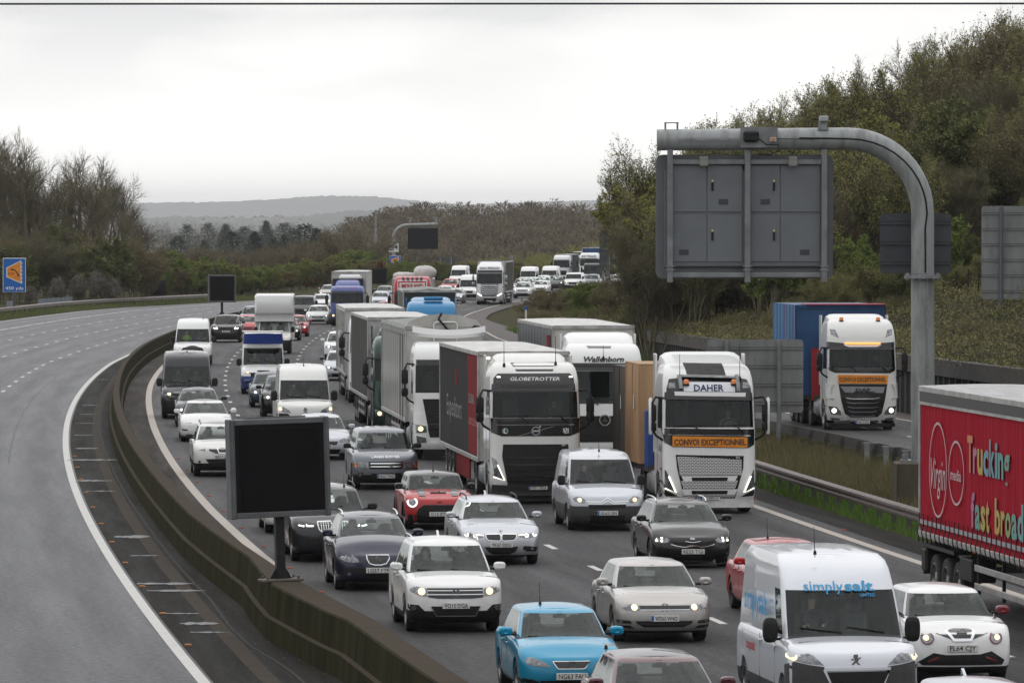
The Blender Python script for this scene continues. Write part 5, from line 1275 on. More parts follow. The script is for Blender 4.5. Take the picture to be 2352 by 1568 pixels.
# front details traced in metres in the front view: (part, material, outline, lift, mirrored)
SPECS = {
 'tiguan': {'L': 4.43, 'W': 1.83, 'H': 1.7, 'ov': 0.86, 'wb': 2.6, 'R': 0.345, 'zn': 0.92, 'zc': 1.1, 'zb': 1.14, 'yc': 1.08, 'yt': 1.9, 'wg': 0.885, 'wr': 0.71, 'skirt': 0.4, 'rails': 'CHROME', 'zseat': 0.72, 'fin': 1, 'plate': ('VO15 OGA',.524), 'emblem': ('vw',.757,.082), 'front': [('grille', 'TRIM',[(-.547,.855),(.522,.855),(.517,.674),(.336,.657),(-.341,.657),(-.522,.682)],.008, False),('grille_bar', 'CHROME',[(-.542,.817),(.517,.817),(.517,.802),(-.542,.802)],.016, False),('grille_bar', 'CHROME',[(-.542,.742),(.517,.742),(.517,.727),(-.542,.727)],.016, False),('headlight', 'LAMP',[(-.911,.942),(-.768,.892),(-.542,.842),(-.522,.699),(-.667,.712),(-.855,.787),(-.903,.862)],.012, True),('headlight_bulb', 'LITW',[(-.579,.792),(-.586,.763),(-.605,.739),(-.632,.726),(-.662,.726),(-.689,.739),(-.708,.763),(-.715,.792),(-.708,.821),(-.689,.845),(-.662,.858),(-.632,.858),(-.605,.845),(-.586,.821)],.024, True),('side_lens', 'LAMPD',[(-.768,.842),(-.773,.82),(-.786,.803),(-.807,.793),(-.829,.793),(-.849,.803),(-.863,.82),(-.868,.842),(-.863,.864),(-.849,.881),(-.829,.891),(-.807,.891),(-.786,.881),(-.773,.864)],.02, True),('lower_grille', 'BLACK',[(-.472,.511),(.472,.511),(.381,.335),(-.379,.335)],.008, False),('lower_grille_rim', 'CHROME',[(-.474,.502),(-.378,.317),(.378,.317),(.474,.502),(.459,.51),(.374,.334),(-.374,.334),(-.459,.51)],.02, False),('fog_lamp_recess', 'BLACK',[(-.898,.549),(-.705,.536),(-.592,.423),(-.617,.381),(-.83,.398),(-.888,.473)],.01, True),('fog_lamp', 'CHROME',[(-.74,.476),(-.744,.455),(-.754,.437),(-.77,.424),(-.79,.417),(-.811,.417),(-.83,.424),(-.846,.437),(-.857,.455),(-.86,.476),(-.857,.497),(-.846,.515),(-.83,.528),(-.811,.535),(-.79,.535),(-.77,.528),(-.754,.515),(-.744,.497),(-.74,.476),(-.755,.476),(-.758,.491),(-.766,.505),(-.778,.515),(-.792,.52),(-.808,.52),(-.823,.515),(-.835,.505),(-.843,.491),(-.845,.476),(-.843,.461),(-.835,.447),(-.823,.437),(-.808,.431),(-.792,.431),(-.778,.437),(-.766,.447),(-.758,.461),(-.755,.476)],.02, True),('fog_lens', 'LAMPD',[(-.755,.476),(-.759,.456),(-.772,.441),(-.79,.432),(-.81,.432),(-.828,.441),(-.841,.456),(-.845,.476),(-.841,.496),(-.828,.511),(-.81,.52),(-.79,.52),(-.772,.511),(-.759,.496)],.022, True)], '_pos': (-1.06,115.4,.1095)},
 'golf': {'L': 4.26, 'W': 1.79, 'H': 1.45, 'ov': 0.88, 'wb': 2.63, 'R': 0.32, 'zn': 0.74, 'zc': 0.97, 'zb': 0.97, 'yc': 1.1, 'yt': 1.92, 'wg': 0.88, 'wr': 0.68, 'zseat': 0.58, 'plate': ('WD65 WNO',.463,0, True), 'emblem': ('vw',.657,.085), 'front': [('grille', 'TRIM',[(-.48,.698),(.482,.698),(.471,.619),(.309,.606),(-.274,.606),(-.447,.619)],.008, False),('grille_bar', 'CHROME',[(-.458,.629),(.471,.629),(.464,.616),(-.447,.616)],.016, False),('headlight', 'LAMPD',[(-.875,.802),(-.728,.796),(-.62,.752),(-.501,.701),(-.451,.623),(-.555,.606),(-.728,.623),(-.853,.673)],.012, True),('headlight_bulb', 'LITW',[(-.503,.666),(-.509,.642),(-.524,.622),(-.547,.611),(-.572,.611),(-.594,.622),(-.61,.642),(-.616,.666),(-.61,.69),(-.594,.71),(-.572,.721),(-.547,.721),(-.524,.71),(-.509,.69)],.024, True),('side_lens', 'LAMP',[(-.683,.705),(-.688,.681),(-.704,.661),(-.726,.65),(-.751,.65),(-.774,.661),(-.789,.681),(-.795,.705),(-.789,.729),(-.774,.749),(-.751,.76),(-.726,.76),(-.704,.749),(-.688,.729)],.02, True),('side_lens', 'LAMP',[(-.795,.737),(-.798,.724),(-.806,.714),(-.818,.708),(-.832,.708),(-.844,.714),(-.852,.724),(-.855,.737),(-.852,.75),(-.844,.761),(-.832,.767),(-.818,.767),(-.806,.761),(-.798,.75)],.02, True),('lower_grille', 'BLACK',[(-.555,.415),(.542,.415),(.482,.355),(.352,.299),(-.382,.299),(-.49,.355)],.008, False),('lower_grille_bar', 'GREYP',[(-.512,.353),(.503,.353),(.503,.366),(-.512,.366)],.016, False),('fog_lamp_recess', 'BLACK',[(-.875,.441),(-.642,.424),(-.609,.377),(-.642,.364),(-.862,.377)],.01, True),('fog_lamp', 'LAMP',[(-.765,.407),(-.769,.396),(-.779,.387),(-.795,.382),(-.812,.382),(-.828,.387),(-.839,.396),(-.842,.407),(-.839,.418),(-.828,.427),(-.812,.432),(-.795,.432),(-.779,.427),(-.769,.418)],.02, True),('bumper_intake', 'BLACK',[(-.866,.342),(-.642,.333),(-.551,.277),(-.706,.282),(-.845,.303)],.01, True)], '_pos': (2.83,112.6,.1105)},
 'ibiza': {'L': 4.06, 'W': 1.69, 'H': 1.44, 'ov': 0.85, 'wb': 2.47, 'R': 0.31, 'zn': 0.72, 'zc': 0.95, 'zb': 0.98, 'yc': 1.02, 'yt': 1.8, 'wg': 0.88, 'wr': 0.7, 'zseat': 0.56, 'aerial': (-.25,2.3,.36), 'plate': ('NG63 FAU',.394), 'emblem': ('s',.583,.06), 'front': [('grille', 'TRIM',[(-.314,.636),(.303,.64),(.223,.537),(.194,.522),(-.215,.522),(-.242,.537)],.008, False),('grille_rim', 'CHROME',[(-.314,.63),(.302,.634),(.218,.537),(.194,.522),(-.215,.522),(-.237,.537),(-.309,.639),(-.319,.633),(-.246,.529),(-.215,.51),(.194,.51),(.227,.529),(.304,.645),(-.314,.642)],.02, False),('headlight', 'LAMPD',[(-.795,.746),(-.672,.712),(-.52,.659),(-.405,.602),(-.344,.544),(-.443,.55),(-.596,.56),(-.729,.588),(-.776,.664)],.012, True),('headlight_lens', 'LAMP',[(-.638,.645),(-.643,.622),(-.658,.604),(-.679,.593),(-.703,.593),(-.724,.604),(-.739,.622),(-.744,.645),(-.739,.668),(-.724,.687),(-.703,.697),(-.679,.697),(-.658,.687),(-.643,.668)],.02, True),('headlight_lens', 'LAMP',[(-.506,.607),(-.51,.589),(-.522,.575),(-.539,.566),(-.557,.566),(-.574,.575),(-.586,.589),(-.59,.607),(-.586,.625),(-.574,.64),(-.557,.648),(-.539,.648),(-.522,.64),(-.51,.625)],.02, True),('lower_grille', 'BLACK',[(-.52,.322),(.527,.322),(.432,.179),(-.424,.179)],.008, False),('fog_lamp_recess', 'BLACK',[(-.843,.366),(-.634,.341),(-.52,.293),(-.548,.236),(-.786,.236)],.01, True),('bumper_crease', 'PAINT',[(-.361,.345),(-.266,.459),(-.21,.5),(-.22,.513),(-.278,.471),(-.374,.356)],.012, True)], '_pos': (.98,99.2,.1153)},
 'bmw': {'L': 4.62, 'W': 1.83, 'H': 1.46, 'ov': 0.8, 'wb': 2.81, 'R': 0.33, 'zn': 0.74, 'zc': 0.98, 'zb': 0.98, 'yc': 1.3, 'yt': 2.1, 'wg': 0.865, 'wr': 0.66, 'rails': 'BLACK', 'zseat': 0.58, 'fin': 1, 'yrb': 4.4, 'yrt': 4.0, 'hoodline': 0.015, 'plate': ('YK67 ODU',.465), 'emblem': ('roundel',.759,.04), 'front': [('kidney_grille', 'TRIM',[(-.354,.705),(-.039,.711),(-.009,.663),(-.015,.573),(-.054,.555),(-.288,.567),(-.339,.618)],.012, True),('kidney_rim', 'CHROME',[(-.354,.696),(-.04,.702),(-.018,.661),(-.023,.576),(-.054,.564),(-.286,.576),(-.331,.622),(-.346,.707),(-.363,.704),(-.348,.614),(-.29,.558),(-.054,.546),(-.007,.569),(-.0,.665),(-.038,.72),(-.355,.714)],.022, True),('headlight', 'LAMPD',[(-.901,.768),(-.715,.747),(-.505,.705),(-.384,.687),(-.421,.645),(-.565,.618),(-.715,.627),(-.85,.687)],.012, True),('angel_eye', 'LITC',[(-.727,.699),(-.73,.683),(-.738,.668),(-.751,.657),(-.767,.652),(-.783,.652),(-.799,.657),(-.812,.668),(-.82,.683),(-.823,.699),(-.82,.716),(-.812,.73),(-.799,.741),(-.783,.746),(-.767,.746),(-.751,.741),(-.738,.73),(-.73,.716),(-.727,.699),(-.748,.699),(-.75,.708),(-.754,.716),(-.761,.722),(-.77,.726),(-.78,.726),(-.789,.722),(-.796,.716),(-.8,.708),(-.802,.699),(-.8,.69),(-.796,.682),(-.789,.676),(-.78,.672),(-.77,.672),(-.761,.676),(-.754,.682),(-.75,.69),(-.748,.699)],.024, True),('angel_eye', 'LITC',[(-.544,.669),(-.546,.654),(-.554,.64),(-.566,.63),(-.581,.625),(-.597,.625),(-.611,.63),(-.623,.64),(-.631,.654),(-.634,.669),(-.631,.684),(-.623,.698),(-.611,.708),(-.597,.713),(-.581,.713),(-.566,.708),(-.554,.698),(-.546,.684),(-.544,.669),(-.565,.669),(-.566,.677),(-.57,.684),(-.577,.69),(-.585,.693),(-.593,.693),(-.601,.69),(-.607,.684),(-.611,.677),(-.613,.669),(-.611,.661),(-.607,.654),(-.601,.648),(-.593,.645),(-.585,.645),(-.577,.648),(-.57,.654),(-.566,.661),(-.565,.669)],.024, True),('lamp_strip', 'LITC',[(-.551,.684),(-.4,.669),(-.399,.687),(-.549,.702)],.024, True),('lower_grille', 'BLACK',[(-.384,.417),(.391,.423),(.321,.303),(.186,.242),(-.174,.242),(-.294,.297)],.008, False),('side_intake', 'BLACK',[(-.85,.408),(-.715,.423),(-.52,.438),(-.49,.363),(-.595,.309),(-.805,.309)],.01, True),('fog_lamp', 'LAMP',[(-.679,.375),(-.682,.359),(-.692,.346),(-.707,.34),(-.723,.34),(-.737,.346),(-.747,.359),(-.751,.375),(-.747,.39),(-.737,.403),(-.723,.41),(-.707,.41),(-.692,.403),(-.682,.39)],.02, True)], '_pos': (-.24,138.2,.1013)},
 'kia': {'L': 4.6, 'W': 1.8, 'H': 1.47, 'ov': 0.88, 'wb': 2.65, 'R': 0.32, 'zn': 0.72, 'zc': 0.98, 'zb': 0.98, 'yc': 1.12, 'yt': 1.92, 'wg': 0.87, 'wr': 0.66, 'rails': 'CHROME', 'zseat': 0.58, 'yrb': 4.4, 'yrt': 4.0, 'plate': ('RE23 TGJ',.382), 'textemblem': ('KIA',.671,.045), 'front': [('grille', 'BLACK',[(-.486,.631),(-.276,.587),(-.079,.618),(.092,.618),(.289,.597),(.486,.631),(.499,.571),(.433,.508),(.171,.474),(-.171,.474),(-.407,.508)],.01, False),('grille_chrome', 'CHROME',[(-.493,.538),(-.33,.496),(-.17,.475),(-.065,.507),(.078,.507),(.184,.475),(.343,.496),(.493,.538),(.489,.551),(.34,.509),(.184,.488),(.08,.52),(-.066,.52),(-.171,.488),(-.327,.509),(-.489,.551)],.022, False),('grille_chrome', 'CHROME',[(-.172,.608),(.0,.581),(.172,.608),(.17,.618),(.0,.592),(-.17,.618)],.022, False),('headlight', 'LAMPD',[(-.945,.815),(-.801,.776),(-.643,.718),(-.512,.645),(-.559,.587),(-.696,.571),(-.84,.613),(-.911,.702)],.012, True),('headlight_bulb', 'LITC',[(-.78,.697),(-.783,.686),(-.79,.677),(-.8,.671),(-.812,.671),(-.823,.677),(-.83,.686),(-.833,.697),(-.83,.708),(-.823,.718),(-.812,.723),(-.8,.723),(-.79,.718),(-.783,.708)],.024, True),('headlight_bulb', 'LITC',[(-.664,.692),(-.667,.68),(-.674,.671),(-.685,.666),(-.697,.666),(-.707,.671),(-.714,.68),(-.717,.692),(-.714,.703),(-.707,.712),(-.697,.717),(-.685,.717),(-.674,.712),(-.667,.703)],.024, True),('headlight_bulb', 'LITC',[(-.78,.629),(-.783,.617),(-.79,.608),(-.8,.603),(-.812,.603),(-.823,.608),(-.83,.617),(-.833,.629),(-.83,.64),(-.823,.649),(-.812,.654),(-.8,.654),(-.79,.649),(-.783,.64)],.024, True),('headlight_bulb', 'LITC',[(-.67,.624),(-.672,.612),(-.68,.603),(-.69,.598),(-.702,.598),(-.712,.603),(-.72,.612),(-.722,.624),(-.72,.635),(-.712,.644),(-.702,.649),(-.69,.649),(-.68,.644),(-.672,.635)],.024, True),('lower_grille', 'BLACK',[(-.538,.303),(.538,.308),(.46,.132),(-.433,.132)],.008, False),('splitter', 'GREYP',[(-.907,.096),(-.434,.067),(.434,.067),(.841,.109),(.839,.13),(.433,.088),(-.433,.088),(-.905,.117)],.02, False),('side_intake', 'BLACK',[(-.932,.342),(-.801,.303),(-.775,.172),(-.893,.198)],.01, True)], '_pos': (4.07,136.9,.1018)},
 'dispatch': {'L': 4.81, 'W': 1.92, 'H': 1.96, 'ov': 0.92, 'wb': 3.0, 'R': 0.33, 'zn': 0.9, 'zc': 1.14, 'zb': 1.1, 'yc': 1.02, 'yt': 1.85, 'yrt': 4.6, 'yrb': 4.75, 'wg': 0.92, 'wr': 0.78, 'skirt': 0.62, 'plastic': 'GREYP', 'side_windows': [(.03,.22)], 'rear_glass': False, 'whigh': 0.8, 'rear_seats': False, 'zseat': 0.85, 'msize': (.2,.26), 'mirror_paint': 'BLACK', 'aerial': (0,2.0,.28), 'gprof': [(0,0),(.1,.1),(.5,.5),(.74,.76),(.8,.84),(.88,1.02),(.94,1.2),(1,1.5)], 'plate': ('GL63 UJN',.459,0, True), 'front': [('headlight', 'LAMP',[(-.883,.856),(-.677,.877),(-.559,.797),(-.574,.709),(-.692,.718),(-.824,.759)],.012, True),('headlight_bulb', 'LITW',[(-.644,.789),(-.65,.766),(-.664,.747),(-.686,.737),(-.709,.737),(-.73,.747),(-.745,.766),(-.75,.789),(-.745,.812),(-.73,.83),(-.709,.84),(-.686,.84),(-.664,.83),(-.65,.812)],.024, True),('grille_chrome', 'CHROME',[(-.53,.734),(-.16,.723),(.0,.822),(.16,.722),(.516,.74),(.514,.766),(.164,.749),(.0,.849),(-.164,.749),(-.529,.761)],.02, False),('grille_chrome', 'CHROME',[(-.501,.681),(-.145,.675),(.0,.755),(.145,.675),(.486,.687),(.485,.713),(.149,.702),(.0,.781),(-.149,.702),(-.5,.708)],.02, False),('grille', 'BLACK',[(-.48,.665),(.471,.671),(.456,.583),(-.471,.565)],.012, False),('lower_grille', 'BLACK',[(-.441,.4),(.441,.4),(.427,.238),(-.427,.229)],.012, False)], '_pos': (2.41,153.4,.0959)},
 'mini': {'L': 3.86, 'W': 1.73, 'H': 1.42, 'ov': 0.8, 'wb': 2.5, 'R': 0.32, 'zn': 0.8, 'zc': 0.97, 'zb': 0.97, 'yc': 0.98, 'yt': 1.55, 'yrt': 3.4, 'yrb': 3.75, 'wg': 0.86, 'wr': 0.74, 'roof_paint': 'P_BLACKCAR', 'pillar_paint': 'P_BLACKCAR', 'mirror_paint': 'P_BLACKCAR', 'zseat': 0.56, 'msize': (.2,.16), 'arches': 1, 'aerial': (0,2.0,.4), 'blackpillar': 1, 'plate': ('G12 ETU',.404), 'emblem': ('wings',.701,.05), 'hood': [('bonnet_stripe', 'STRIPE',[(-.5,.3),(-.33,.28),(-.36,.97),(-.52,.97)]),('bonnet_stripe', 'STRIPE',[(.5,.3),(.33,.28),(.36,.97),(.52,.97)]),('bonnet_scoop', 'BLACK',[(-.2,.42),(.2,.42),(.2,.5),(-.2,.5)])], 'front': [('grille', 'BLACK',[(-.399,.636),(.399,.636),(.532,.575),(.58,.43),(.532,.165),(-.532,.165),(-.592,.382),(-.544,.527)],.012, False),('headlight_rim', 'CHROME',[(-.544,.706),(-.552,.658),(-.576,.616),(-.614,.585),(-.659,.568),(-.708,.568),(-.754,.585),(-.791,.616),(-.816,.658),(-.824,.706),(-.816,.754),(-.791,.796),(-.754,.827),(-.708,.844),(-.659,.844),(-.614,.827),(-.576,.796),(-.552,.754),(-.544,.706),(-.568,.706),(-.575,.746),(-.595,.78),(-.626,.806),(-.664,.82),(-.704,.82),(-.742,.806),(-.773,.78),(-.793,.746),(-.8,.706),(-.793,.666),(-.773,.631),(-.742,.605),(-.704,.592),(-.664,.592),(-.626,.605),(-.595,.631),(-.575,.666),(-.568,.706)],.018, True),('headlight', 'LAMP',[(-.558,.706),(-.571,.651),(-.605,.608),(-.656,.583),(-.712,.583),(-.762,.608),(-.797,.651),(-.809,.706),(-.797,.76),(-.762,.804),(-.712,.828),(-.656,.828),(-.605,.804),(-.571,.76)],.016, True),('light_ring', 'LITC',[(-.558,.706),(-.566,.663),(-.588,.625),(-.621,.597),(-.662,.582),(-.706,.582),(-.747,.597),(-.78,.625),(-.802,.663),(-.809,.706),(-.802,.749),(-.78,.787),(-.747,.815),(-.706,.83),(-.662,.83),(-.621,.815),(-.588,.787),(-.566,.749),(-.558,.706),(-.587,.706),(-.593,.739),(-.61,.768),(-.636,.79),(-.667,.801),(-.701,.801),(-.732,.79),(-.758,.768),(-.775,.739),(-.78,.706),(-.775,.673),(-.758,.644),(-.732,.622),(-.701,.611),(-.667,.611),(-.636,.622),(-.61,.644),(-.593,.673),(-.587,.706)],.026, True),('side_intake', 'BLACK',[(-.797,.394),(-.604,.382),(-.568,.177),(-.773,.165)],.012, True),('bumper_stripe', 'PAINT',[(-.681,.365),(-.62,.172),(-.588,.182),(-.648,.375)],.02, True),('grille_rim', 'TRIM',[(-.399,.623),(.398,.623),(.523,.563),(.53,.578),(.399,.639),(-.399,.639)],.022, False)], '_pos': (-1.83,154.0,.0956)},
 'freelander': {'L': 4.5, 'W': 1.91, 'H': 1.74, 'ov': 0.86, 'wb': 2.66, 'R': 0.36, 'zn': 0.98, 'zc': 1.14, 'zb': 1.14, 'yc': 1.15, 'yt': 1.75, 'wg': 0.86, 'wr': 0.72, 'skirt': 0.42, 'roof_ribs': 5, 'zseat': 0.75, 'mirror_paint': 'BLACK', 'yrb': 4.45, 'yrt': 4.25, 'plate': ('RK61 TWU',.399,0, True), 'emblem': ('oval',.691,.07,.14), 'front': [('grille', 'BLACK',[(-.497,.816),(.508,.824),(.486,.607),(-.469,.607)],.01, False),('grille_mesh', 'CHROME',[(-.45,.75),(.453,.756),(.453,.792),(-.45,.786)],.018, False),('grille_mesh', 'CHROME',[(-.45,.659),(.453,.664),(.453,.7),(-.45,.695)],.018, False),('headlight', 'LAMP',[(-.928,.816),(-.514,.802),(-.514,.613),(-.886,.63),(-.922,.691)],.012, True),('headlight_lens', 'LAMPD',[(-.628,.718),(-.635,.687),(-.655,.662),(-.684,.648),(-.716,.648),(-.745,.662),(-.765,.687),(-.772,.718),(-.765,.75),(-.745,.775),(-.716,.789),(-.684,.789),(-.655,.775),(-.635,.75)],.02, True),('indicator', 'AMBER',[(-.833,.718),(-.837,.692),(-.849,.671),(-.866,.659),(-.884,.659),(-.901,.671),(-.912,.692),(-.916,.718),(-.912,.745),(-.901,.766),(-.884,.778),(-.866,.778),(-.849,.766),(-.837,.745)],.02, True),('lower_grille', 'BLACK',[(-.43,.482),(.453,.491),(.425,.344),(-.38,.335)],.01, False),('fog_lamp', 'LAMP',[(-.692,.435),(-.697,.411),(-.712,.392),(-.735,.381),(-.759,.381),(-.782,.392),(-.797,.411),(-.803,.435),(-.797,.459),(-.782,.479),(-.759,.489),(-.735,.489),(-.712,.479),(-.697,.459)],.02, True),('fog_lamp_recess', 'BLACK',[(-.819,.502),(-.658,.502),(-.658,.363),(-.797,.363)],.01, True)], '_pos': (-3.66,177.0,.0874)},
 'altea': {'L': 4.28, 'W': 1.78, 'H': 1.56, 'ov': 0.86, 'wb': 2.58, 'R': 0.32, 'zn': 0.78, 'zc': 1.08, 'zb': 1.0, 'yc': 1.0, 'yt': 1.95, 'wg': 0.88, 'wr': 0.68, 'rails': 'CHROME', 'zseat': 0.62, 'crown': 0.09, 'plate': ('LG57 FTF',.443), 'emblem': ('s',.672,.06), 'front': [('grille', 'TRIM',[(-.24,.767),(.235,.767),(.235,.689),(.173,.594),(.061,.563),(-.078,.563),(-.184,.594),(-.235,.689)],.012, False),('grille_rim', 'CHROME',[(-.24,.758),(.233,.758),(.225,.687),(.167,.597),(.06,.568),(-.077,.568),(-.178,.596),(-.228,.686),(-.23,.768),(-.25,.767),(-.247,.681),(-.19,.581),(-.079,.548),(.063,.548),(.179,.581),(.244,.68),(.236,.777),(-.24,.777)],.024, False),('headlight', 'LAMP',[(-.832,.784),(-.693,.801),(-.553,.767),(-.441,.695),(-.397,.619),(-.553,.605),(-.721,.633),(-.799,.695)],.012, True),('headlight_lens', 'LAMPD',[(-.64,.711),(-.646,.682),(-.665,.659),(-.692,.646),(-.722,.646),(-.748,.659),(-.767,.682),(-.774,.711),(-.767,.741),(-.748,.764),(-.722,.777),(-.692,.777),(-.665,.764),(-.646,.741)],.022, True),('headlight_lens', 'LAMPD',[(-.531,.684),(-.536,.662),(-.55,.644),(-.57,.635),(-.592,.635),(-.612,.644),(-.626,.662),(-.631,.684),(-.626,.705),(-.612,.723),(-.592,.733),(-.57,.733),(-.55,.723),(-.536,.705)],.022, True),('lower_grille', 'BLACK',[(-.385,.368),(.369,.368),(.285,.237),(-.274,.237)],.01, False),('upper_intake', 'BLACK',[(-.749,.488),(-.246,.494),(-.246,.396),(-.721,.396)],.008, True),('fog_lamp', 'LAMP',[(-.57,.368),(-.574,.351),(-.585,.337),(-.6,.33),(-.618,.33),(-.633,.337),(-.644,.351),(-.648,.368),(-.644,.385),(-.633,.399),(-.618,.406),(-.6,.406),(-.585,.399),(-.574,.385)],.02, True)], '_pos': (-2.82,128.5,.1048)},
 'x3': {'L': 4.71, 'W': 1.89, 'H': 1.68, 'ov': 0.86, 'wb': 2.86, 'R': 0.37, 'zn': 0.9, 'zc': 1.12, 'zb': 1.12, 'yc': 1.15, 'yt': 1.85, 'wg': 0.87, 'wr': 0.7, 'rails': 'BLACK', 'zseat': 0.72, 'mirror_paint': 'BLACK', 'aerial': (.35,1.4,.3), 'yrb': 4.6, 'yrt': 4.2, 'front': [('kidney_grille', 'TRIM',[(-.348,.928),(-.045,.94),(-.024,.868),(-.024,.722),(-.061,.662),(-.218,.668),(-.318,.753),(-.345,.85)],.012, True),('kidney_rim', 'CHROME',[(-.348,.918),(-.047,.93),(-.035,.867),(-.035,.724),(-.063,.672),(-.215,.678),(-.309,.759),(-.335,.851),(-.338,.929),(-.359,.928),(-.356,.848),(-.327,.746),(-.222,.658),(-.058,.651),(-.014,.72),(-.014,.869),(-.044,.951),(-.349,.939)],.022, True),('kidney_bar', 'CHROME',[(-.28,.916),(-.268,.686),(-.253,.686),(-.265,.917)],.02, True),('kidney_bar', 'CHROME',[(-.226,.916),(-.214,.686),(-.198,.686),(-.211,.917)],.02, True),('kidney_bar', 'CHROME',[(-.171,.916),(-.159,.686),(-.144,.686),(-.156,.917)],.02, True),('kidney_bar', 'CHROME',[(-.117,.916),(-.105,.686),(-.089,.686),(-.102,.917)],.02, True),('headlight', 'LAMPD',[(-.848,.971),(-.727,.98),(-.545,.95),(-.409,.898),(-.424,.828),(-.561,.807),(-.757,.819),(-.824,.889)],.012, True),('light_hook', 'LITC',[(-.804,.949),(-.793,.838),(-.664,.809),(-.657,.842),(-.77,.861),(-.771,.951)],.024, True),('light_hook', 'LITC',[(-.629,.926),(-.609,.817),(-.454,.815),(-.454,.848),(-.591,.846),(-.596,.93)],.024, True),('lower_grille', 'BLACK',[(-.424,.54),(.424,.54),(.364,.359),(-.333,.359)],.01, False),('side_intake', 'BLACK',[(-.833,.631),(-.576,.571),(-.515,.389),(-.757,.419)],.01, True)], '_pos': (-4.09,139.4,.1009)},
 'qashqai': {'L': 4.33, 'W': 1.79, 'H': 1.61, 'ov': 0.88, 'wb': 2.63, 'R': 0.34, 'zn': 0.9, 'zc': 1.1, 'zb': 1.1, 'yc': 1.05, 'yt': 1.85, 'wg': 0.88, 'wr': 0.7, 'rails': 'STEEL', 'skirt': 0.45, 'roof_paint': 'P_BLACKCAR', 'mirror_paint': 'BLACK', 'zseat': 0.68, 'plate': ('SG11 JZA',.615), 'emblem': ('ringbar',.825,.07), 'front': [('grille', 'TRIM',[(-.432,.895),(.432,.895),(.423,.732),(-.175,.714),(-.409,.796)],.01, False),('grille_v', 'CHROME',[(-.191,.883),(-.119,.717),(.119,.717),(.191,.883),(.159,.896),(.102,.747),(-.102,.747),(-.159,.896)],.022, False),('headlight', 'LAMPD',[(-.846,1.024),(-.759,1.03),(-.598,.927),(-.525,.878),(-.531,.79),(-.7,.825),(-.832,.89)],.012, True),('headlight_lens', 'CHROME',[(-.651,.884),(-.654,.865),(-.664,.848),(-.679,.836),(-.697,.829),(-.716,.829),(-.734,.836),(-.749,.848),(-.758,.865),(-.762,.884),(-.758,.903),(-.749,.919),(-.734,.932),(-.716,.938),(-.697,.938),(-.679,.932),(-.664,.919),(-.654,.903),(-.651,.884),(-.665,.884),(-.668,.898),(-.675,.91),(-.686,.919),(-.699,.924),(-.713,.924),(-.727,.919),(-.738,.91),(-.745,.898),(-.747,.884),(-.745,.87),(-.738,.857),(-.727,.848),(-.713,.843),(-.699,.843),(-.686,.848),(-.675,.857),(-.668,.87),(-.665,.884)],.022, True),('lower_grille', 'BLACK',[(-.525,.548),(.525,.548),(.409,.393),(-.409,.393)],.012, False),('fog_lamp', 'LAMPD',[(-.668,.461),(-.672,.443),(-.684,.429),(-.7,.421),(-.718,.421),(-.735,.429),(-.746,.443),(-.75,.461),(-.746,.478),(-.735,.492),(-.718,.5),(-.7,.5),(-.684,.492),(-.672,.478)],.02, True)], '_pos': (-8.83,186.0,.0842)},
 'tesla': {'L': 4.69, 'W': 1.85, 'H': 1.44, 'ov': 0.84, 'wb': 2.87, 'R': 0.335, 'zn': 0.7, 'zc': 0.96, 'zb': 0.95, 'yc': 1.15, 'yt': 2.15, 'yrt': 3.4, 'yrb': 4.3, 'wg': 0.87, 'wr': 0.66, 'zseat': 0.56, 'roof_paint': 'P_BLACKCAR', 'blackpillar': 1, 'z0': 0.16, 'emblem': ('t',.673,.035), 'front': [('headlight', 'LAMPD',[(-.866,.876),(-.771,.852),(-.636,.767),(-.517,.666),(-.703,.666),(-.845,.74)],.012, True),('headlight_bulb', 'LITW',[(-.727,.774),(-.733,.756),(-.749,.742),(-.772,.735),(-.797,.735),(-.82,.742),(-.836,.756),(-.842,.774),(-.836,.792),(-.82,.806),(-.797,.814),(-.772,.814),(-.749,.806),(-.733,.792)],.024, True),('side_intake', 'BLACK',[(-.879,.463),(-.636,.436),(-.703,.395),(-.839,.409)],.012, True),('lower_grille', 'BLACK',[(-.636,.26),(.636,.26),(.548,.176),(-.534,.176)],.012, False)], '_pos': (-10.81,215.5,.0735)},
 'boxer': {'L': 5.9, 'W': 2.05, 'H': 2.52, 'ov': 0.95, 'wb': 3.9, 'R': 0.35, 'zn': 1.1, 'zc': 1.28, 'zb': 1.25, 'yc': 0.95, 'yt': 1.62, 'yrt': 5.75, 'yrb': 5.85, 'wg': 0.93, 'wr': 0.84, 'skirt': 0.55, 'plastic': 'BLACK', 'side_windows': [(.02,.16)], 'rear_glass': False, 'whigh': 0.6, 'wlow': 0.08, 'rear_seats': False, 'zseat': 1.1, 'msize': (.24,.38), 'mz': 1.42, 'mirror_paint': 'BLACK', 'roof_ribs': 5, 'doors': [0.22,.5], 'handles': [0.2], 'yseat': 2.3, 'aerial': (0,1.9,.32), 'gprof': [(0,0),(.06,.08),(.3,.42),(.55,.78),(.6,.86),(.7,1.05),(.84,1.35),(.93,1.7),(1,2.3)], 'emblem': ('lion',.916,.1), 'front': [('headlight', 'LAMP',[(-1.0,1.056),(-.793,1.03),(-.585,.916),(-.521,.822),(-.755,.83),(-.962,.916)],.012, True),('headlight_bulb', 'LITW',[(-.849,.965),(-.856,.938),(-.873,.915),(-.899,.903),(-.928,.903),(-.953,.915),(-.971,.938),(-.978,.965),(-.971,.993),(-.953,1.016),(-.928,1.028),(-.899,1.028),(-.873,1.016),(-.856,.993)],.024, True),('bumper_corner', 'BLACK',[(-1.076,.814),(-.642,.792),(-.51,.671),(-.51,.558),(-1.076,.558)],.014, True)], '_pos': (-7.52,222,.0712)},
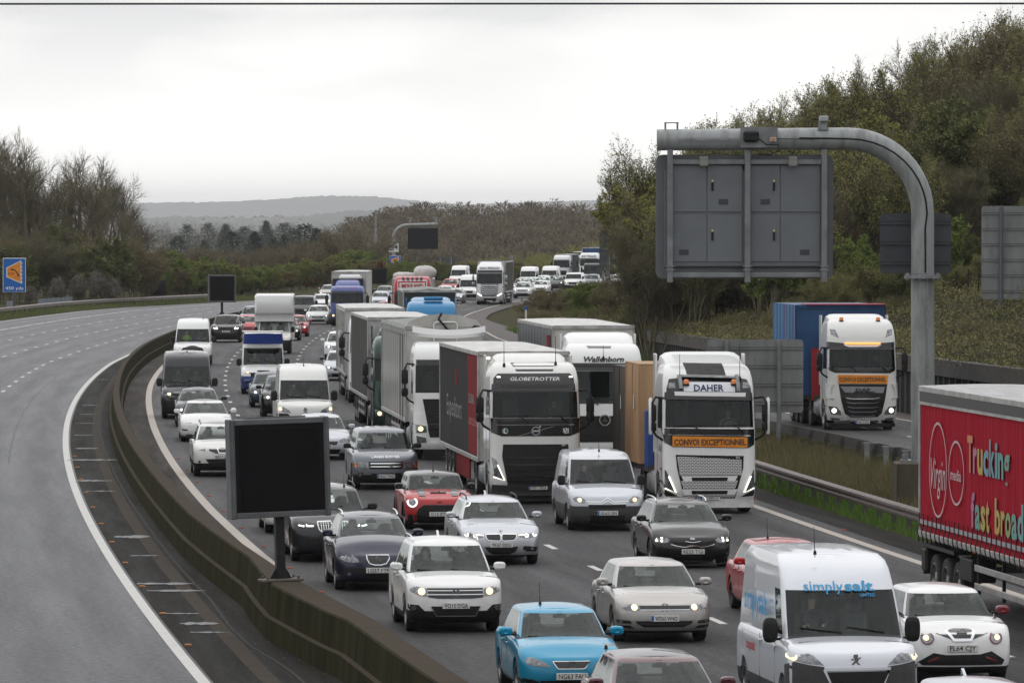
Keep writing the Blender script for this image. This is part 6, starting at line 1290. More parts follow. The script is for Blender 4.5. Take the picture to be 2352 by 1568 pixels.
 'saltvan': {'L': 5.9, 'W': 2.05, 'H': 2.56, 'ov': 0.95, 'wb': 3.9, 'R': 0.35, 'zn': 1.12, 'zc': 1.28, 'zb': 1.25, 'yc': 0.95, 'yt': 1.62, 'yrt': 5.75, 'yrb': 5.85, 'wg': 0.93, 'wr': 0.84, 'skirt': 0.52, 'plastic': 'GREYP', 'side_windows': [(.02,.16)], 'rear_glass': False, 'whigh': 0.6, 'wlow': 0.08, 'rear_seats': False, 'zseat': 1.1, 'msize': (.24,.4), 'mz': 1.38, 'mirror_paint': 'BLACK', 'roof_ribs': 5, 'doors': [0.22,.52], 'handles': [0.2,.5], 'yseat': 2.3, 'aerial': (-.33,1.95,.42), 'gprof': [(0,0),(.06,.08),(.3,.42),(.55,.78),(.6,.86),(.7,1.05),(.84,1.35),(.93,1.7),(1,2.3)], 'emblem': ('lion',1.001,.085), 'front': [('headlight', 'LAMP',[(-1.036,1.168),(-.854,1.151),(-.662,1.065),(-.502,.916),(-.726,.937),(-.961,.984),(-1.014,1.076)],.012, True),('headlight_bulb', 'LITW',[(-.901,1.04),(-.907,1.016),(-.922,.996),(-.944,.985),(-.969,.985),(-.991,.996),(-1.007,1.016),(-1.012,1.04),(-1.007,1.064),(-.991,1.083),(-.969,1.094),(-.944,1.094),(-.922,1.083),(-.907,1.064)],.026, True),('headlight_lens', 'LAMPD',[(-.756,1.023),(-.762,.998),(-.777,.979),(-.799,.968),(-.824,.968),(-.846,.979),(-.862,.998),(-.867,1.023),(-.862,1.047),(-.846,1.066),(-.824,1.077),(-.799,1.077),(-.777,1.066),(-.762,1.047)],.022, True),('bumper_corner', 'GREYP',[(-1.068,.894),(-.94,.967),(-.726,.92),(-.502,.89),(-.406,.595),(-1.068,.595)],.014, True),('grille', 'BLACK',[(-.47,.809),(.508,.82),(.406,.595),(-.374,.595)],.022, False),('grille_rim', 'PAINT',[(-.502,.83),(.539,.84),(.421,.616),(-.383,.616),(-.482,.86),(-.521,.843),(-.394,.575),(.433,.575),(.55,.881),(-.502,.873)],.03, False)], '_pos': (5.35,94.5,.1169)},
 'juke': {'L': 4.13, 'W': 1.78, 'H': 1.57, 'ov': 0.86, 'wb': 2.53, 'R': 0.34, 'zn': 0.88, 'zc': 1.08, 'zb': 1.12, 'yc': 1.05, 'yt': 1.72, 'yrt': 3.5, 'yrb': 3.95, 'wg': 0.84, 'wr': 0.66, 'skirt': 0.34, 'zseat': 0.66, 'mirror_paint': 'P_DARKRED', 'blackpillar': 1, 'bf': 0.16, 'plate': ('FL64 CJY',.62), 'emblem': ('ringbar',.861,.075), 'front': [('grille', 'TRIM',[(-.63,.924),(-.259,.94),(.297,.94),(.667,.977),(.679,.912),(.436,.861),(.146,.755),(-.144,.755),(-.422,.861)],.01, False),('grille_v', 'CHROME',[(-.28,.897),(-.153,.735),(.156,.736),(.254,.909),(.209,.933),(.136,.783),(-.135,.783),(-.239,.927)],.024, False),('headlight_rim', 'P_DARKRED',[(-.477,.792),(-.484,.754),(-.503,.72),(-.533,.695),(-.569,.682),(-.608,.682),(-.644,.695),(-.674,.72),(-.693,.754),(-.7,.792),(-.693,.83),(-.674,.863),(-.644,.888),(-.608,.901),(-.569,.901),(-.533,.888),(-.503,.863),(-.484,.83),(-.477,.792),(-.496,.792),(-.501,.823),(-.517,.851),(-.542,.872),(-.572,.883),(-.604,.883),(-.635,.872),(-.659,.851),(-.675,.823),(-.681,.792),(-.675,.76),(-.659,.732),(-.635,.711),(-.604,.7),(-.572,.7),(-.542,.711),(-.517,.732),(-.501,.76),(-.496,.792)],.02, True),('headlight', 'LAMP',[(-.491,.792),(-.501,.749),(-.528,.716),(-.567,.697),(-.61,.697),(-.649,.716),(-.676,.749),(-.686,.792),(-.676,.834),(-.649,.868),(-.61,.886),(-.567,.886),(-.528,.868),(-.501,.834)],.018, True),('headlight_bulb', 'LITW',[(-.561,.796),(-.565,.776),(-.578,.76),(-.597,.751),(-.617,.751),(-.636,.76),(-.649,.776),(-.653,.796),(-.649,.816),(-.636,.832),(-.617,.841),(-.597,.841),(-.578,.832),(-.565,.816)],.026, True),('side_lamp', 'LAMP',[(-.897,1.167),(-.781,1.109),(-.63,1.039),(-.537,1.0),(-.7,1.009),(-.815,1.063)],.014, True),('lower_grille', 'BLACK',[(-.746,.391),(-.491,.541),(-.283,.507),(.297,.514),(.505,.565),(.737,.414),(.69,.333),(-.676,.333)],.012, False),('lower_trim', 'P_DARKRED',[(-.578,.383),(-.392,.457),(-.404,.487),(-.59,.413)],.022, True)], '_pos': (7.59,102.5,.1141)},
 'crafter': {'L': 6.0, 'W': 2.04, 'H': 2.62, 'ov': 1.0, 'wb': 3.64, 'R': 0.36, 'zn': 1.05, 'zc': 1.32, 'zb': 1.3, 'yc': 1.0, 'yt': 1.55, 'yrt': 5.8, 'yrb': 5.95, 'wg': 0.94, 'wr': 0.86, 'skirt': 0.75, 'plastic': 'BLACK', 'side_windows': [(.02,.16)], 'rear_glass': False, 'whigh': 0.6, 'wlow': 0.08, 'rear_seats': False, 'zseat': 1.15, 'msize': (.24,.34), 'mz': 1.42, 'mirror_paint': 'BLACK', 'roof_ribs': 5, 'doors': [0.22,.5], 'handles': [0.2], 'yseat': 2.3, 'aerial': (0,1.8,.28), 'gprof': [(0,0),(.06,.08),(.3,.42),(.55,.78),(.6,.86),(.7,1.0),(.84,1.25),(.93,1.6),(1,2.2)], 'emblem': ('vw',.971,.09), 'front': [('headlight', 'LAMP',[(-.981,1.122),(-.642,1.061),(-.642,.898),(-.928,.938)],.012, True),('headlight_bulb', 'LITW',[(-.658,1.0),(-.664,.971),(-.683,.949),(-.709,.936),(-.738,.936),(-.764,.949),(-.782,.971),(-.789,1.0),(-.782,1.028),(-.764,1.051),(-.738,1.064),(-.709,1.064),(-.683,1.051),(-.664,1.028)],.024, True),('grille_chrome', 'CHROME',[(-.642,1.041),(.642,1.041),(.642,1.065),(-.642,1.065)],.02, False),('grille', 'BLACK',[(-.634,1.037),(.634,1.037),(.634,.898),(-.634,.898)],.012, False),('lower_grille', 'BLACK',[(-.826,.693),(.826,.693),(.768,.244),(-.764,.244)],.012, False)], '_pos': (-12.8,240.4,.0646)},
 'transit': {'L': 5.5, 'W': 2.06, 'H': 2.52, 'ov': 0.98, 'wb': 3.3, 'R': 0.35, 'zn': 0.98, 'zc': 1.25, 'zb': 1.25, 'yc': 0.95, 'yt': 1.55, 'yrt': 5.3, 'yrb': 5.45, 'wg': 0.93, 'wr': 0.8, 'skirt': 0.55, 'plastic': 'GREYP', 'side_windows': [(.02,.16)], 'rear_glass': False, 'whigh': 0.58, 'wlow': 0.08, 'rear_seats': False, 'zseat': 1.1, 'msize': (.22,.34), 'mz': 1.4, 'mirror_paint': 'BLACK', 'doors': [0.22], 'handles': [0.2], 'yseat': 2.3, 'aerial': (.55,1.6,.25), 'gprof': [(0,0),(.06,.08),(.3,.42),(.55,.78),(.6,.86),(.7,1.0),(.84,1.25),(.93,1.6),(1,2.2)], 'textemblem': ('H&W',1.251,.09), 'front': [('headlight', 'LAMPD',[(-.962,1.195),(-.615,1.15),(-.571,1.027),(-.626,.949),(-.923,.971)],.012, True),('headlight_bulb', 'LITW',[(-.722,1.083),(-.731,1.042),(-.757,1.009),(-.795,.991),(-.838,.991),(-.876,1.009),(-.902,1.042),(-.912,1.083),(-.902,1.125),(-.876,1.158),(-.838,1.176),(-.795,1.176),(-.757,1.158),(-.731,1.125)],.026, True),('grille', 'BLACK',[(-.447,1.122),(.447,1.122),(.615,.815),(.531,.619),(-.531,.619),(-.615,.815)],.012, False)], '_pos': (-17.25,329,.0326)},
 'rangerover': {'L': 4.85, 'W': 1.98, 'H': 1.78, 'ov': 0.88, 'wb': 2.92, 'R': 0.38, 'zn': 1.02, 'zc': 1.18, 'zb': 1.18, 'yc': 1.2, 'yt': 1.85, 'wg': 0.87, 'wr': 0.7, 'zseat': 0.8, 'mirror_paint': 'BLACK', 'plate': ('GF66 XOP',.71), 'front': [('grille', 'BLACK',[(-.447,.997),(.453,.997),(.4,.843),(-.4,.843)],.012, False),('headlight', 'LAMPD',[(-.826,1.023),(-.513,.997),(-.48,.863),(-.746,.843)],.012, True),('light_hook', 'LITC',[(-.823,.938),(-.754,.861),(-.546,.86),(-.546,.92),(-.739,.919),(-.776,.975)],.024, True),('headlight_bulb', 'LITC',[(-.553,.93),(-.559,.904),(-.576,.883),(-.6,.872),(-.626,.872),(-.651,.883),(-.667,.904),(-.673,.93),(-.667,.956),(-.651,.977),(-.626,.989),(-.6,.989),(-.576,.977),(-.559,.956)],.024, True),('lower_grille', 'BLACK',[(-.613,.544),(.62,.544),(.52,.377),(-.513,.377)],.012, False)], '_pos': (-18.4,392,.0098)},
 'coolvan': {'L': 5.9, 'W': 2.02, 'H': 2.75, 'ov': 1.0, 'wb': 3.67, 'R': 0.35, 'zn': 1.02, 'zc': 1.3, 'zb': 1.28, 'yc': 0.98, 'yt': 1.5, 'yrt': 5.8, 'yrb': 5.85, 'wg': 0.94, 'wr': 0.86, 'skirt': 0.84, 'skirt_side': 0.1, 'plastic': 'P_BLUE', 'side_windows': [(.02,.15)], 'rear_glass': False, 'whigh': 0.56, 'wlow': 0.08, 'rear_seats': False, 'zseat': 1.1, 'msize': (.24,.34), 'mz': 1.42, 'mirror_paint': 'BLACK', 'doors': [0.2], 'handles': [0.2], 'yseat': 2.3, 'roof_ribs': 5, 'pillar_paint': 'PAINT', 'gprof': [(0,0),(.06,.08),(.3,.42),(.52,.76),(.56,.84),(.66,1.0),(.84,1.35),(.93,1.7),(1,2.2)], 'textemblem': ('20',1.297,.14), 'front': [('headlight', 'LAMP',[(-.972,1.166),(-.622,1.073),(-.552,.942),(-.715,.923),(-.949,1.003)],.012, True),('headlight_bulb', 'LITW',[(-.636,1.017),(-.643,.986),(-.662,.962),(-.69,.948),(-.722,.948),(-.75,.962),(-.769,.986),(-.776,1.017),(-.769,1.047),(-.75,1.072),(-.722,1.085),(-.69,1.085),(-.662,1.072),(-.643,1.047)],.024, True),('grille', 'BLACK',[(-.598,1.073),(.598,1.073),(.57,.769),(-.566,.769)],.012, False),('wind_deflector', 'P_BLUE',[(-.879,2.709),(.879,2.709),(.921,2.242),(-.902,2.242)],.012, False)], '_pos': (-11.22,275,.0521)},
 'lutoncab': {'L': 3.0, 'W': 2.02, 'H': 2.35, 'ov': 1.0, 'wb': 3.9, 'R': 0.35, 'zn': 1.02, 'zc': 1.3, 'zb': 1.28, 'yc': 0.98, 'yt': 1.5, 'yrt': 2.85, 'yrb': 2.95, 'wg': 0.92, 'wr': 0.8, 'skirt': 0.84, 'plastic': 'BLACK', 'side_windows': [(.05,.5)], 'rear_glass': False, 'whigh': 0.66, 'wlow': 0.08, 'rear_seats': False, 'zseat': 1.1, 'msize': (.24,.34), 'mz': 1.42, 'mirror_paint': 'BLACK', 'doors': [], 'handles': [], 'yseat': 2.2, 'gprof': [(0,0),(.06,.08),(.3,.42),(.62,.8),(.68,.88),(.8,1.0),(.93,1.3),(1,1.7)], 'front': [('headlight', 'LAMP',[(-.943,1.173),(-.609,1.112),(-.627,.978),(-.913,1.021)],.012, True),('headlight_bulb', 'LITW',[(-.651,1.063),(-.659,1.029),(-.681,1.001),(-.713,.986),(-.748,.986),(-.78,1.001),(-.802,1.029),(-.809,1.063),(-.802,1.098),(-.78,1.125),(-.748,1.14),(-.713,1.14),(-.681,1.125),(-.659,1.098)],.024, True),('grille', 'BLACK',[(-.517,1.082),(.517,1.082),(.487,.686),(-.487,.686)],.012, False)], '_pos': (-13.99,358,.0221)},
}
TRUCKS = {
 'globe': {'wsb': 2.38, 'wst': 3.1, 'roof': 3.9, 'texts': [('GLOBETROTTER',.095,3.452,1.37,0,.02,.2, 'WHITEP',.012),('L',.13,2.022,0,-.84,.03,0, 'WHITEP',.02),('VI',.13,2.022,0,.834,.03,0, 'WHITEP',.02),('FH',.06,1.628,0,.769,.02,0, 'WHITEP',.01)], 'plate': ('NP-7426',.46,.06, True), 'emblem': ('volvo',2.022,.12), 'front': [('upper_panel', 'TRIM',[(-1.141,3.468),(-1.024,3.597),(.975,3.606),(1.074,3.499),(1.098,3.314),(-1.154,3.314)],.01, False),('sun_visor', 'TRIM',[(-1.194,3.314),(1.104,3.314),(1.12,3.123),(-1.209,3.123)],.1, False),('visor_strip', 'GREYP',[(-.947,3.299),(.92,3.299),(.914,3.216),(-.947,3.216)],.115, False),('marker_light', 'LITC',[(-1.049,3.523),(-.951,3.523),(-.951,3.486),(-1.049,3.486)],.02, True),('lower_panel', 'TRIM',[(-1.24,2.376),(1.24,2.376),(1.221,1.976),(.944,1.877),(-.944,1.877),(-1.221,1.976)],.01, False),('chrome_line', 'CHROME',[(-1.086,2.18),(1.067,2.187),(1.067,2.202),(-1.086,2.196)],.02, False),('badge_bar', 'CHROME',[(-.5,1.878),(.5,2.139),(.497,2.151),(-.503,1.89)],.018, False),('roof_window', 'GREYP',[(-.624,3.883),(.606,3.892),(.514,3.659),(-.501,3.659)],.01, False),('grille', 'BLACK',[(-.901,1.653),(.901,1.653),(.944,1.314),(.775,.53),(-.778,.53),(-.932,1.314)],.012, False),('grille_bar', 'TRIM',[(-.794,1.314),(.791,1.314),(.744,1.271),(-.748,1.271)],.03, False),('grille_bar', 'TRIM',[(-.794,1.115),(.791,1.115),(.744,1.071),(-.748,1.071)],.03, False),('grille_bar', 'TRIM',[(-.794,.976),(.791,.976),(.744,.933),(-.748,.933)],.03, False),('grille_bar', 'TRIM',[(-.794,.792),(.791,.792),(.744,.748),(-.748,.748)],.03, False),('grille_bar', 'TRIM',[(-.794,.668),(.791,.668),(.744,.625),(-.748,.625)],.03, False),('headlight', 'LAMPD',[(-1.221,1.314),(-1.086,1.222),(-.846,.659),(-1.194,.761),(-1.147,.853)],.012, True),('running_light', 'LITC',[(-1.071,1.086),(-.88,.668),(-1.167,.777),(-1.177,.745),(-.848,.657),(-1.04,1.1)],.024, True),('bumper', 'GREYP',[(-1.332,.545),(-.778,.53),(.775,.53),(1.332,.545),(1.314,.238),(-1.301,.238)],.02, False),('green_disc', 'DISCG',[(-.766,2.022),(-.773,1.99),(-.794,1.964),(-.823,1.95),(-.856,1.95),(-.886,1.964),(-.906,1.99),(-.914,2.022),(-.906,2.054),(-.886,2.08),(-.856,2.094),(-.823,2.094),(-.794,2.08),(-.773,2.054)],.02, False),('green_disc', 'DISCG',[(.907,2.022),(.9,1.99),(.88,1.964),(.85,1.95),(.817,1.95),(.788,1.964),(.767,1.99),(.76,2.022),(.767,2.054),(.788,2.08),(.817,2.094),(.85,2.094),(.88,2.08),(.9,2.054)],.02, False),('disc_rim', 'WHITEP',[(-.763,2.022),(-.768,1.996),(-.781,1.973),(-.801,1.955),(-.826,1.946),(-.853,1.946),(-.878,1.955),(-.899,1.973),(-.912,1.996),(-.917,2.022),(-.912,2.048),(-.899,2.071),(-.878,2.089),(-.853,2.098),(-.826,2.098),(-.801,2.089),(-.781,2.071),(-.768,2.048),(-.763,2.022),(-.775,2.022),(-.779,2.044),(-.79,2.064),(-.807,2.078),(-.829,2.086),(-.851,2.086),(-.872,2.078),(-.889,2.064),(-.9,2.044),(-.904,2.022),(-.9,2.0),(-.889,1.98),(-.872,1.966),(-.851,1.958),(-.829,1.958),(-.807,1.966),(-.79,1.98),(-.779,2.0),(-.775,2.022)],.024, False),('disc_rim', 'WHITEP',[(.911,2.022),(.906,1.996),(.893,1.973),(.872,1.955),(.847,1.946),(.82,1.946),(.795,1.955),(.775,1.973),(.761,1.996),(.757,2.022),(.761,2.048),(.775,2.071),(.795,2.089),(.82,2.098),(.847,2.098),(.872,2.089),(.893,2.071),(.906,2.048),(.911,2.022),(.898,2.022),(.894,2.044),(.883,2.064),(.866,2.078),(.845,2.086),(.822,2.086),(.801,2.078),(.784,2.064),(.773,2.044),(.769,2.022),(.773,2.0),(.784,1.98),(.801,1.966),(.822,1.958),(.845,1.958),(.866,1.966),(.883,1.98),(.894,2.0),(.898,2.022)],.024, False)], '_pos': (.66,168,.0906)},
 'convoy': {'wsb': 2.3, 'wst': 3.06, 'roof': 3.98, 'texts': [('CONVOI EXCEPTIONNEL',.155,1.915,1.93,0,.045,0, 'PLTXT',.02),('DAHER',.17,3.357,.8,-.02,.07,0, 'NAVYT',.02),('DAHER',.1,0,0,0,0,0, 'SIDE',0),('FH',.06,1.5,0,.74,.03,0, 'WHITEP',.01)], 'plate': ('GH-600-TE',.43,.0, True), 'front': [('upper_panel', 'TRIM',[(-1.138,3.342),(-1.066,3.588),(-.704,3.631),(.704,3.631),(1.03,3.577),(1.131,3.342),(1.138,3.234),(-1.145,3.234)],.008, False),('name_board', 'LIGHTBOX',[(-.697,3.516),(.704,3.501),(.69,3.241),(-.69,3.27)],.06, False),('light_bar', 'STEEL',[(-.842,3.7),(-.816,3.339),(-.723,3.345),(-.748,3.707)],.14, False),('light_bar', 'STEEL',[(.712,3.702),(.723,3.269),(.816,3.271),(.806,3.705)],.14, False),('light_bar', 'STEEL',[(-.741,3.656),(.704,3.613),(.705,3.664),(-.74,3.707)],.13, False),('sun_visor', 'TRIM',[(-1.192,3.241),(1.145,3.234),(1.163,3.017),(-1.203,3.053)],.1, False),('visor_strip', 'PAINT',[(-.95,3.263),(.975,3.227),(.957,3.118),(-.936,3.154)],.12, False),('spot_lamp', 'LAMP',[(-1.084,3.487),(-.921,3.501),(-.892,3.342),(-1.087,3.349)],.02, True),('lower_panel', 'TRIM',[(-1.275,2.287),(1.21,2.251),(1.21,1.843),(1.048,1.753),(-.993,1.789),(-1.21,1.897)],.01, False),('chrome_line', 'CHROME',[(-1.102,2.105),(1.094,2.069),(1.095,2.087),(-1.102,2.123)],.02, False),('convoy_board', 'ORANGE',[(-1.008,2.078),(1.008,2.034),(1.001,1.767),(-1.008,1.807)],.035, False),('roof_window', 'GREYP',[(-.614,4.007),(.433,3.992),(.47,3.682),(-.578,3.711)],.01, False),('grille', 'TRIM',[(-.921,1.579),(.907,1.543),(.892,1.211),(.668,.409),(-.704,.434),(-.885,1.211)],.012, False),('grille_mesh', 'MESHW',[(-.885,1.536),(.849,1.446),(.849,1.03),(-.813,1.03)],.022, False),('grille_mesh', 'MESHW',[(-.791,.886),(.748,.886),(.668,.669),(-.719,.669)],.022, False),('grille_mesh', 'MESHW',[(-.733,.542),(.686,.542),(.654,.423),(-.69,.434)],.022, False),('grille_louvre', 'PAINT',[(-.777,1.012),(.741,1.012),(.668,.868),(-.704,.868)],.024, False),('louvre_gap', 'BLACK',[(-.506,.976),(.47,.976),(.452,.882),(-.488,.882)],.034, False),('grille_louvre', 'PAINT',[(-.777,.658),(.741,.658),(.668,.514),(-.704,.514)],.024, False),('louvre_gap', 'BLACK',[(-.506,.622),(.47,.622),(.452,.528),(-.488,.528)],.034, False),('headlight', 'LAMPD',[(-1.3,1.229),(-1.174,1.157),(-.903,.55),(-1.21,.669),(-1.246,.777)],.012, True),('running_light', 'LITC',[(-1.124,.995),(-.937,.572),(-1.197,.698),(-1.209,.668),(-.906,.563),(-1.094,1.008)],.024, True),('lower_lamp', 'BLACK',[(-1.319,.705),(-.921,.506),(-.813,.445),(-1.174,.47)],.012, True),('bumper', 'PAINT',[(-1.337,.47),(-.632,.398),(.632,.387),(1.282,.47),(1.264,.163),(-1.319,.163)],.02, False)], '_pos': (5.29,162.5,.0926)},
 'daf': {'wsb': 2.22, 'wst': 2.9, 'roof': 3.95, 'texts': [('CONVOI EXCEPTIONNEL',.15,1.818,1.68,.0,.04,0, 'PLTXT',.008),('DAF',.1,1.442,.54,0,.04,0, 'PLTXT',.05)], 'plate': ('WR 211FA',.293,0, True), 'front': [('upper_band', 'TRIM',[(-1.269,3.159),(-.699,3.111),(-.555,2.99),(.555,2.985),(.675,3.111),(1.163,3.144),(1.158,2.918),(-1.23,2.918)],.03, False),('amber_strip', 'LITA',[(-.627,3.082),(.651,3.072),(.651,3.111),(-.627,3.12)],.05, False),('chrome_line', 'CHROME',[(-.655,3.027),(-.483,2.973),(.507,2.973),(.665,3.032),(.657,3.054),(.506,2.997),(-.482,2.997),(-.648,3.05)],.045, False),('high_lamp', 'LAMP',[(-1.124,3.603),(-.941,3.583),(-.835,3.294),(-1.095,3.4)],.012, True),('lower_screen_panel', 'TRIM',[(-1.22,2.233),(1.196,2.233),(1.172,2.122),(.989,2.03),(-.989,2.049),(-1.182,2.136)],.01, False),('convoy_board', 'ORANGE',[(-.892,1.982),(.907,1.963),(.883,1.663),(-.883,1.683)],.03, False),('grille', 'TRIM',[(-.868,1.654),(.883,1.644),(.796,1.085),(.675,.602),(.531,.482),(-.434,.467),(-.651,.602),(-.772,1.036)],.012, False),('badge_panel', 'STEEL',[(-.806,1.567),(.806,1.548),(.724,1.335),(.434,1.345),(.386,1.384),(-.314,1.384),(-.362,1.345),(-.651,1.355)],.03, False),('grille_bar', 'CHROME',[(-.606,1.148),(-.411,1.114),(.401,1.114),(.596,1.148),(.591,1.176),(.4,1.142),(-.41,1.142),(-.601,1.176)],.03, False),('grille_bar', 'CHROME',[(-.586,.993),(-.391,.959),(.386,.959),(.581,.993),(.576,1.022),(.385,.988),(-.39,.988),(-.581,1.022)],.03, False),('grille_bar', 'CHROME',[(-.548,.829),(-.353,.795),(.353,.795),(.548,.829),(.543,.858),(.352,.824),(-.352,.824),(-.543,.858)],.03, False),('grille_bar', 'CHROME',[(-.519,.675),(-.324,.641),(.314,.641),(.509,.675),(.504,.703),(.313,.67),(-.323,.67),(-.514,.703)],.03, False),('grille_bar', 'CHROME',[(-.461,.52),(-.266,.486),(.227,.486),(.422,.52),(.417,.549),(.226,.515),(-.265,.515),(-.456,.549)],.03, False),('headlight', 'LAMPD',[(-1.23,.868),(-.941,.843),(-.796,.675),(-.767,.554),(-1.134,.578)],.012, True),('headlight_bulb', 'LITC',[(-.941,.708),(-.949,.671),(-.973,.64),(-1.008,.624),(-1.047,.624),(-1.082,.64),(-1.106,.671),(-1.114,.708),(-1.106,.746),(-1.082,.776),(-1.047,.793),(-1.008,.793),(-.973,.776),(-.949,.746)],.026, True),('lower_lamp', 'LAMPD',[(-1.134,.457),(-.835,.433),(-.806,.361),(-1.095,.371)],.012, True),('air_scoop', 'PAINT',[(-1.302,1.688),(-1.047,1.654),(-1.134,1.519),(-1.158,1.278),(-1.047,1.133),(-1.269,1.142)],.05, True),('bumper_line', 'CHROME',[(-.6,.255),(-.41,.327),(.433,.313),(.575,.256),(.582,.273),(.435,.332),(-.411,.347),(-.606,.274)],.03, False),('lower_gap', 'BLACK',[(-1.327,.25),(1.327,.25),(1.278,.12),(-1.278,.12)],.01, False)], '_pos': (12.5,217,.073)},
 'wallen': {'wsb': 2.12, 'wst': 3.05, 'roof': 3.92, 'emblem': ('star',1.509,.155), 'texts': [('Wallenborn',.16,3.431,1.28,.0,.02,.28, 'PLTXT',.035)], 'front': [('sun_visor', 'GREYP',[(-1.103,3.311),(1.159,3.3),(1.177,3.212),(-1.103,3.212)],.08, False),('screen_top', 'TRIM',[(-1.103,3.212),(1.159,3.212),(1.159,3.07),(-1.103,3.07)],.03, False),('lower_panel', 'TRIM',[(-1.103,2.222),(1.177,2.222),(1.159,2.028),(-1.103,2.028)],.01, False),('grille', 'BLACK',[(-1.067,1.639),(1.018,1.639),(1.088,1.339),(1.018,.809),(-1.032,.809)],.014, False),('red_flash', 'P_REDT',[(.276,1.639),(.329,1.798),(.452,1.639)],.012, False),('star_ring', 'CHROME',[(.184,1.509),(.173,1.446),(.141,1.39),(.092,1.349),(.032,1.328),(-.032,1.328),(-.092,1.349),(-.141,1.39),(-.173,1.446),(-.184,1.509),(-.173,1.571),(-.141,1.627),(-.092,1.668),(-.032,1.689),(.032,1.689),(.092,1.668),(.141,1.627),(.173,1.571),(.184,1.509),(.159,1.509),(.149,1.563),(.122,1.611),(.08,1.646),(.028,1.665),(-.028,1.665),(-.08,1.646),(-.122,1.611),(-.149,1.563),(-.159,1.509),(-.149,1.454),(-.122,1.406),(-.08,1.371),(-.028,1.352),(.028,1.352),(.08,1.371),(.122,1.406),(.149,1.454),(.159,1.509)],.05, False),('roof_hatch', 'TRIM',[(-.519,3.848),(.276,3.837),(.24,3.77),(-.466,3.777)],.02, False)], '_pos': (2.94,193,.0816)},
 'pedro': {'wsb': 1.95, 'wst': 2.92, 'roof': 3.75, 'texts': [('ISAAC PEDROSO',.2,3.417,1.85,0,.03,0, 'PLTXT',.02),('TRANSPORTES',.15,1.879,1.7,0,.03,0, 'PLTXT',.02)], 'emblem': ('star',1.584,.2), 'plate': ('',.358,0), 'front': [('screen_top', 'TRIM',[(-1.136,3.22),(1.19,3.22),(1.19,2.97),(-1.136,2.97)],.05, False),('grille', 'CHROMED',[(-.823,1.718),(.832,1.718),(.787,1.002),(.519,.779),(-.555,.779),(-.823,1.002)],.012, False),('grille_bar', 'PAINT',[(-.814,1.608),(-.468,1.499),(.477,1.499),(.823,1.608),(.804,1.667),(.471,1.561),(-.462,1.561),(-.796,1.667)],.03, False),('grille_bar', 'PAINT',[(-.814,1.429),(-.468,1.32),(.477,1.32),(.823,1.429),(.804,1.488),(.471,1.382),(-.462,1.382),(-.796,1.488)],.03, False),('grille_bar', 'PAINT',[(-.814,1.232),(-.468,1.123),(.477,1.123),(.823,1.232),(.804,1.292),(.471,1.186),(-.462,1.186),(-.796,1.292)],.03, False),('grille_bar', 'PAINT',[(-.814,1.044),(-.468,.935),(.477,.935),(.823,1.044),(.804,1.104),(.471,.998),(-.462,.998),(-.796,1.104)],.03, False),('running_light', 'LITC',[(-1.163,1.001),(-.761,.76),(-.706,.852),(-1.108,1.093)],.03, True),('lower_grille', 'BLACK',[(-.555,.6),(.653,.6),(.563,.287),(-.465,.287)],.02, False)], '_pos': (-2.11,570,-.0546)},
}
# ---------------------------------------------------------------- paints and named vehicles
P_WHITE = paint('white', (.80, .80, .79)); P_WHITE2 = paint('warm_white', (.72, .72, .69), dirt=.5)
P_BLACKCAR = paint('black', (.003, .003, .004), dirt=.03); P_DARKRED = paint('dark_red', (.16, .012, .018))
P_SILVER = paint('silver', (.50, .52, .56), .55, .35); P_GREY = paint('grey_brown', (.40, .385, .37), .6, .35); P_GREYB = paint('blue_grey', (.17, .185, .21), .5, .35)
P_NAVY = paint('navy', (.014, .018, .042), .3, dirt=.12); P_CHAR = paint('charcoal', (.022, .023, .028), .4, dirt=.12); P_SKY = paint('bright_blue', (.0, .27, .46), .2)
P_RED = paint('red', (.42, .006, .012), .0); P_BLUE = paint('deep_blue', (.006, .032, .20), .1); P_MAROON = paint('dusky_pink', (.20, .035, .05), .2); P_GREEN = paint('bottle_green', (.006, .035, .022), .2)
P_TEAL = paint('dark_teal', (.008, .026, .040), .35, dirt=.1); P_OLIVE = paint('dark_olive', (.010, .014, .012), .3, dirt=.12); P_PALE = paint('pale_silver', (.62, .63, .64), .5, .35)
STRIPE = mat('bonnet_stripe', (.03, .03, .035), .3, coat=.8)
def resolve(S, P):
    S = dict(S); S['paint'] = P
    def r(v):
        if v == 'PAINT': return P
        if isinstance(v, str) and v in globals() and (v.isupper() or v.startswith('P_')): return globals()[v]
        return v
    for k in ('rails', 'plastic', 'roof_paint', 'pillar_paint', 'mirror_paint'):
        if k in S: S[k] = r(S[k])
    S['front'] = [(f[0], r(f[1]), f[2], f[3], f[4]) for f in S['front']]
    if 'hood' in S: S['hood'] = [(f[0], r(f[1]), f[2]) for f in S['hood']]
    return S
def at(x, y, rz, ov): return (x - math.sin(rz) * ov, y + math.cos(rz) * ov, 0)
def named(key, name, label, cat, P, group='vehicles queuing towards the camera', driver=None, extra=None, scale=1.0, **kw):
    S = resolve(SPECS[key], P); S.update(kw)
    x, y, rz = S['_pos']
    o = car(name, label, cat, S, at(x, y, rz, S.get('ov', .85) * scale), rz, group, scale)
    if 'textemblem' in S:
        t_, z_, h_ = S['textemblem']; put_text(t_, h_, (0, 0, z_), CHROME if key == 'kia' else BLUE, o, surf=S['_surf'], off=.02)
    if driver: seat_person(o, S, *driver)
    if extra: extra(o, S)
    return o, S
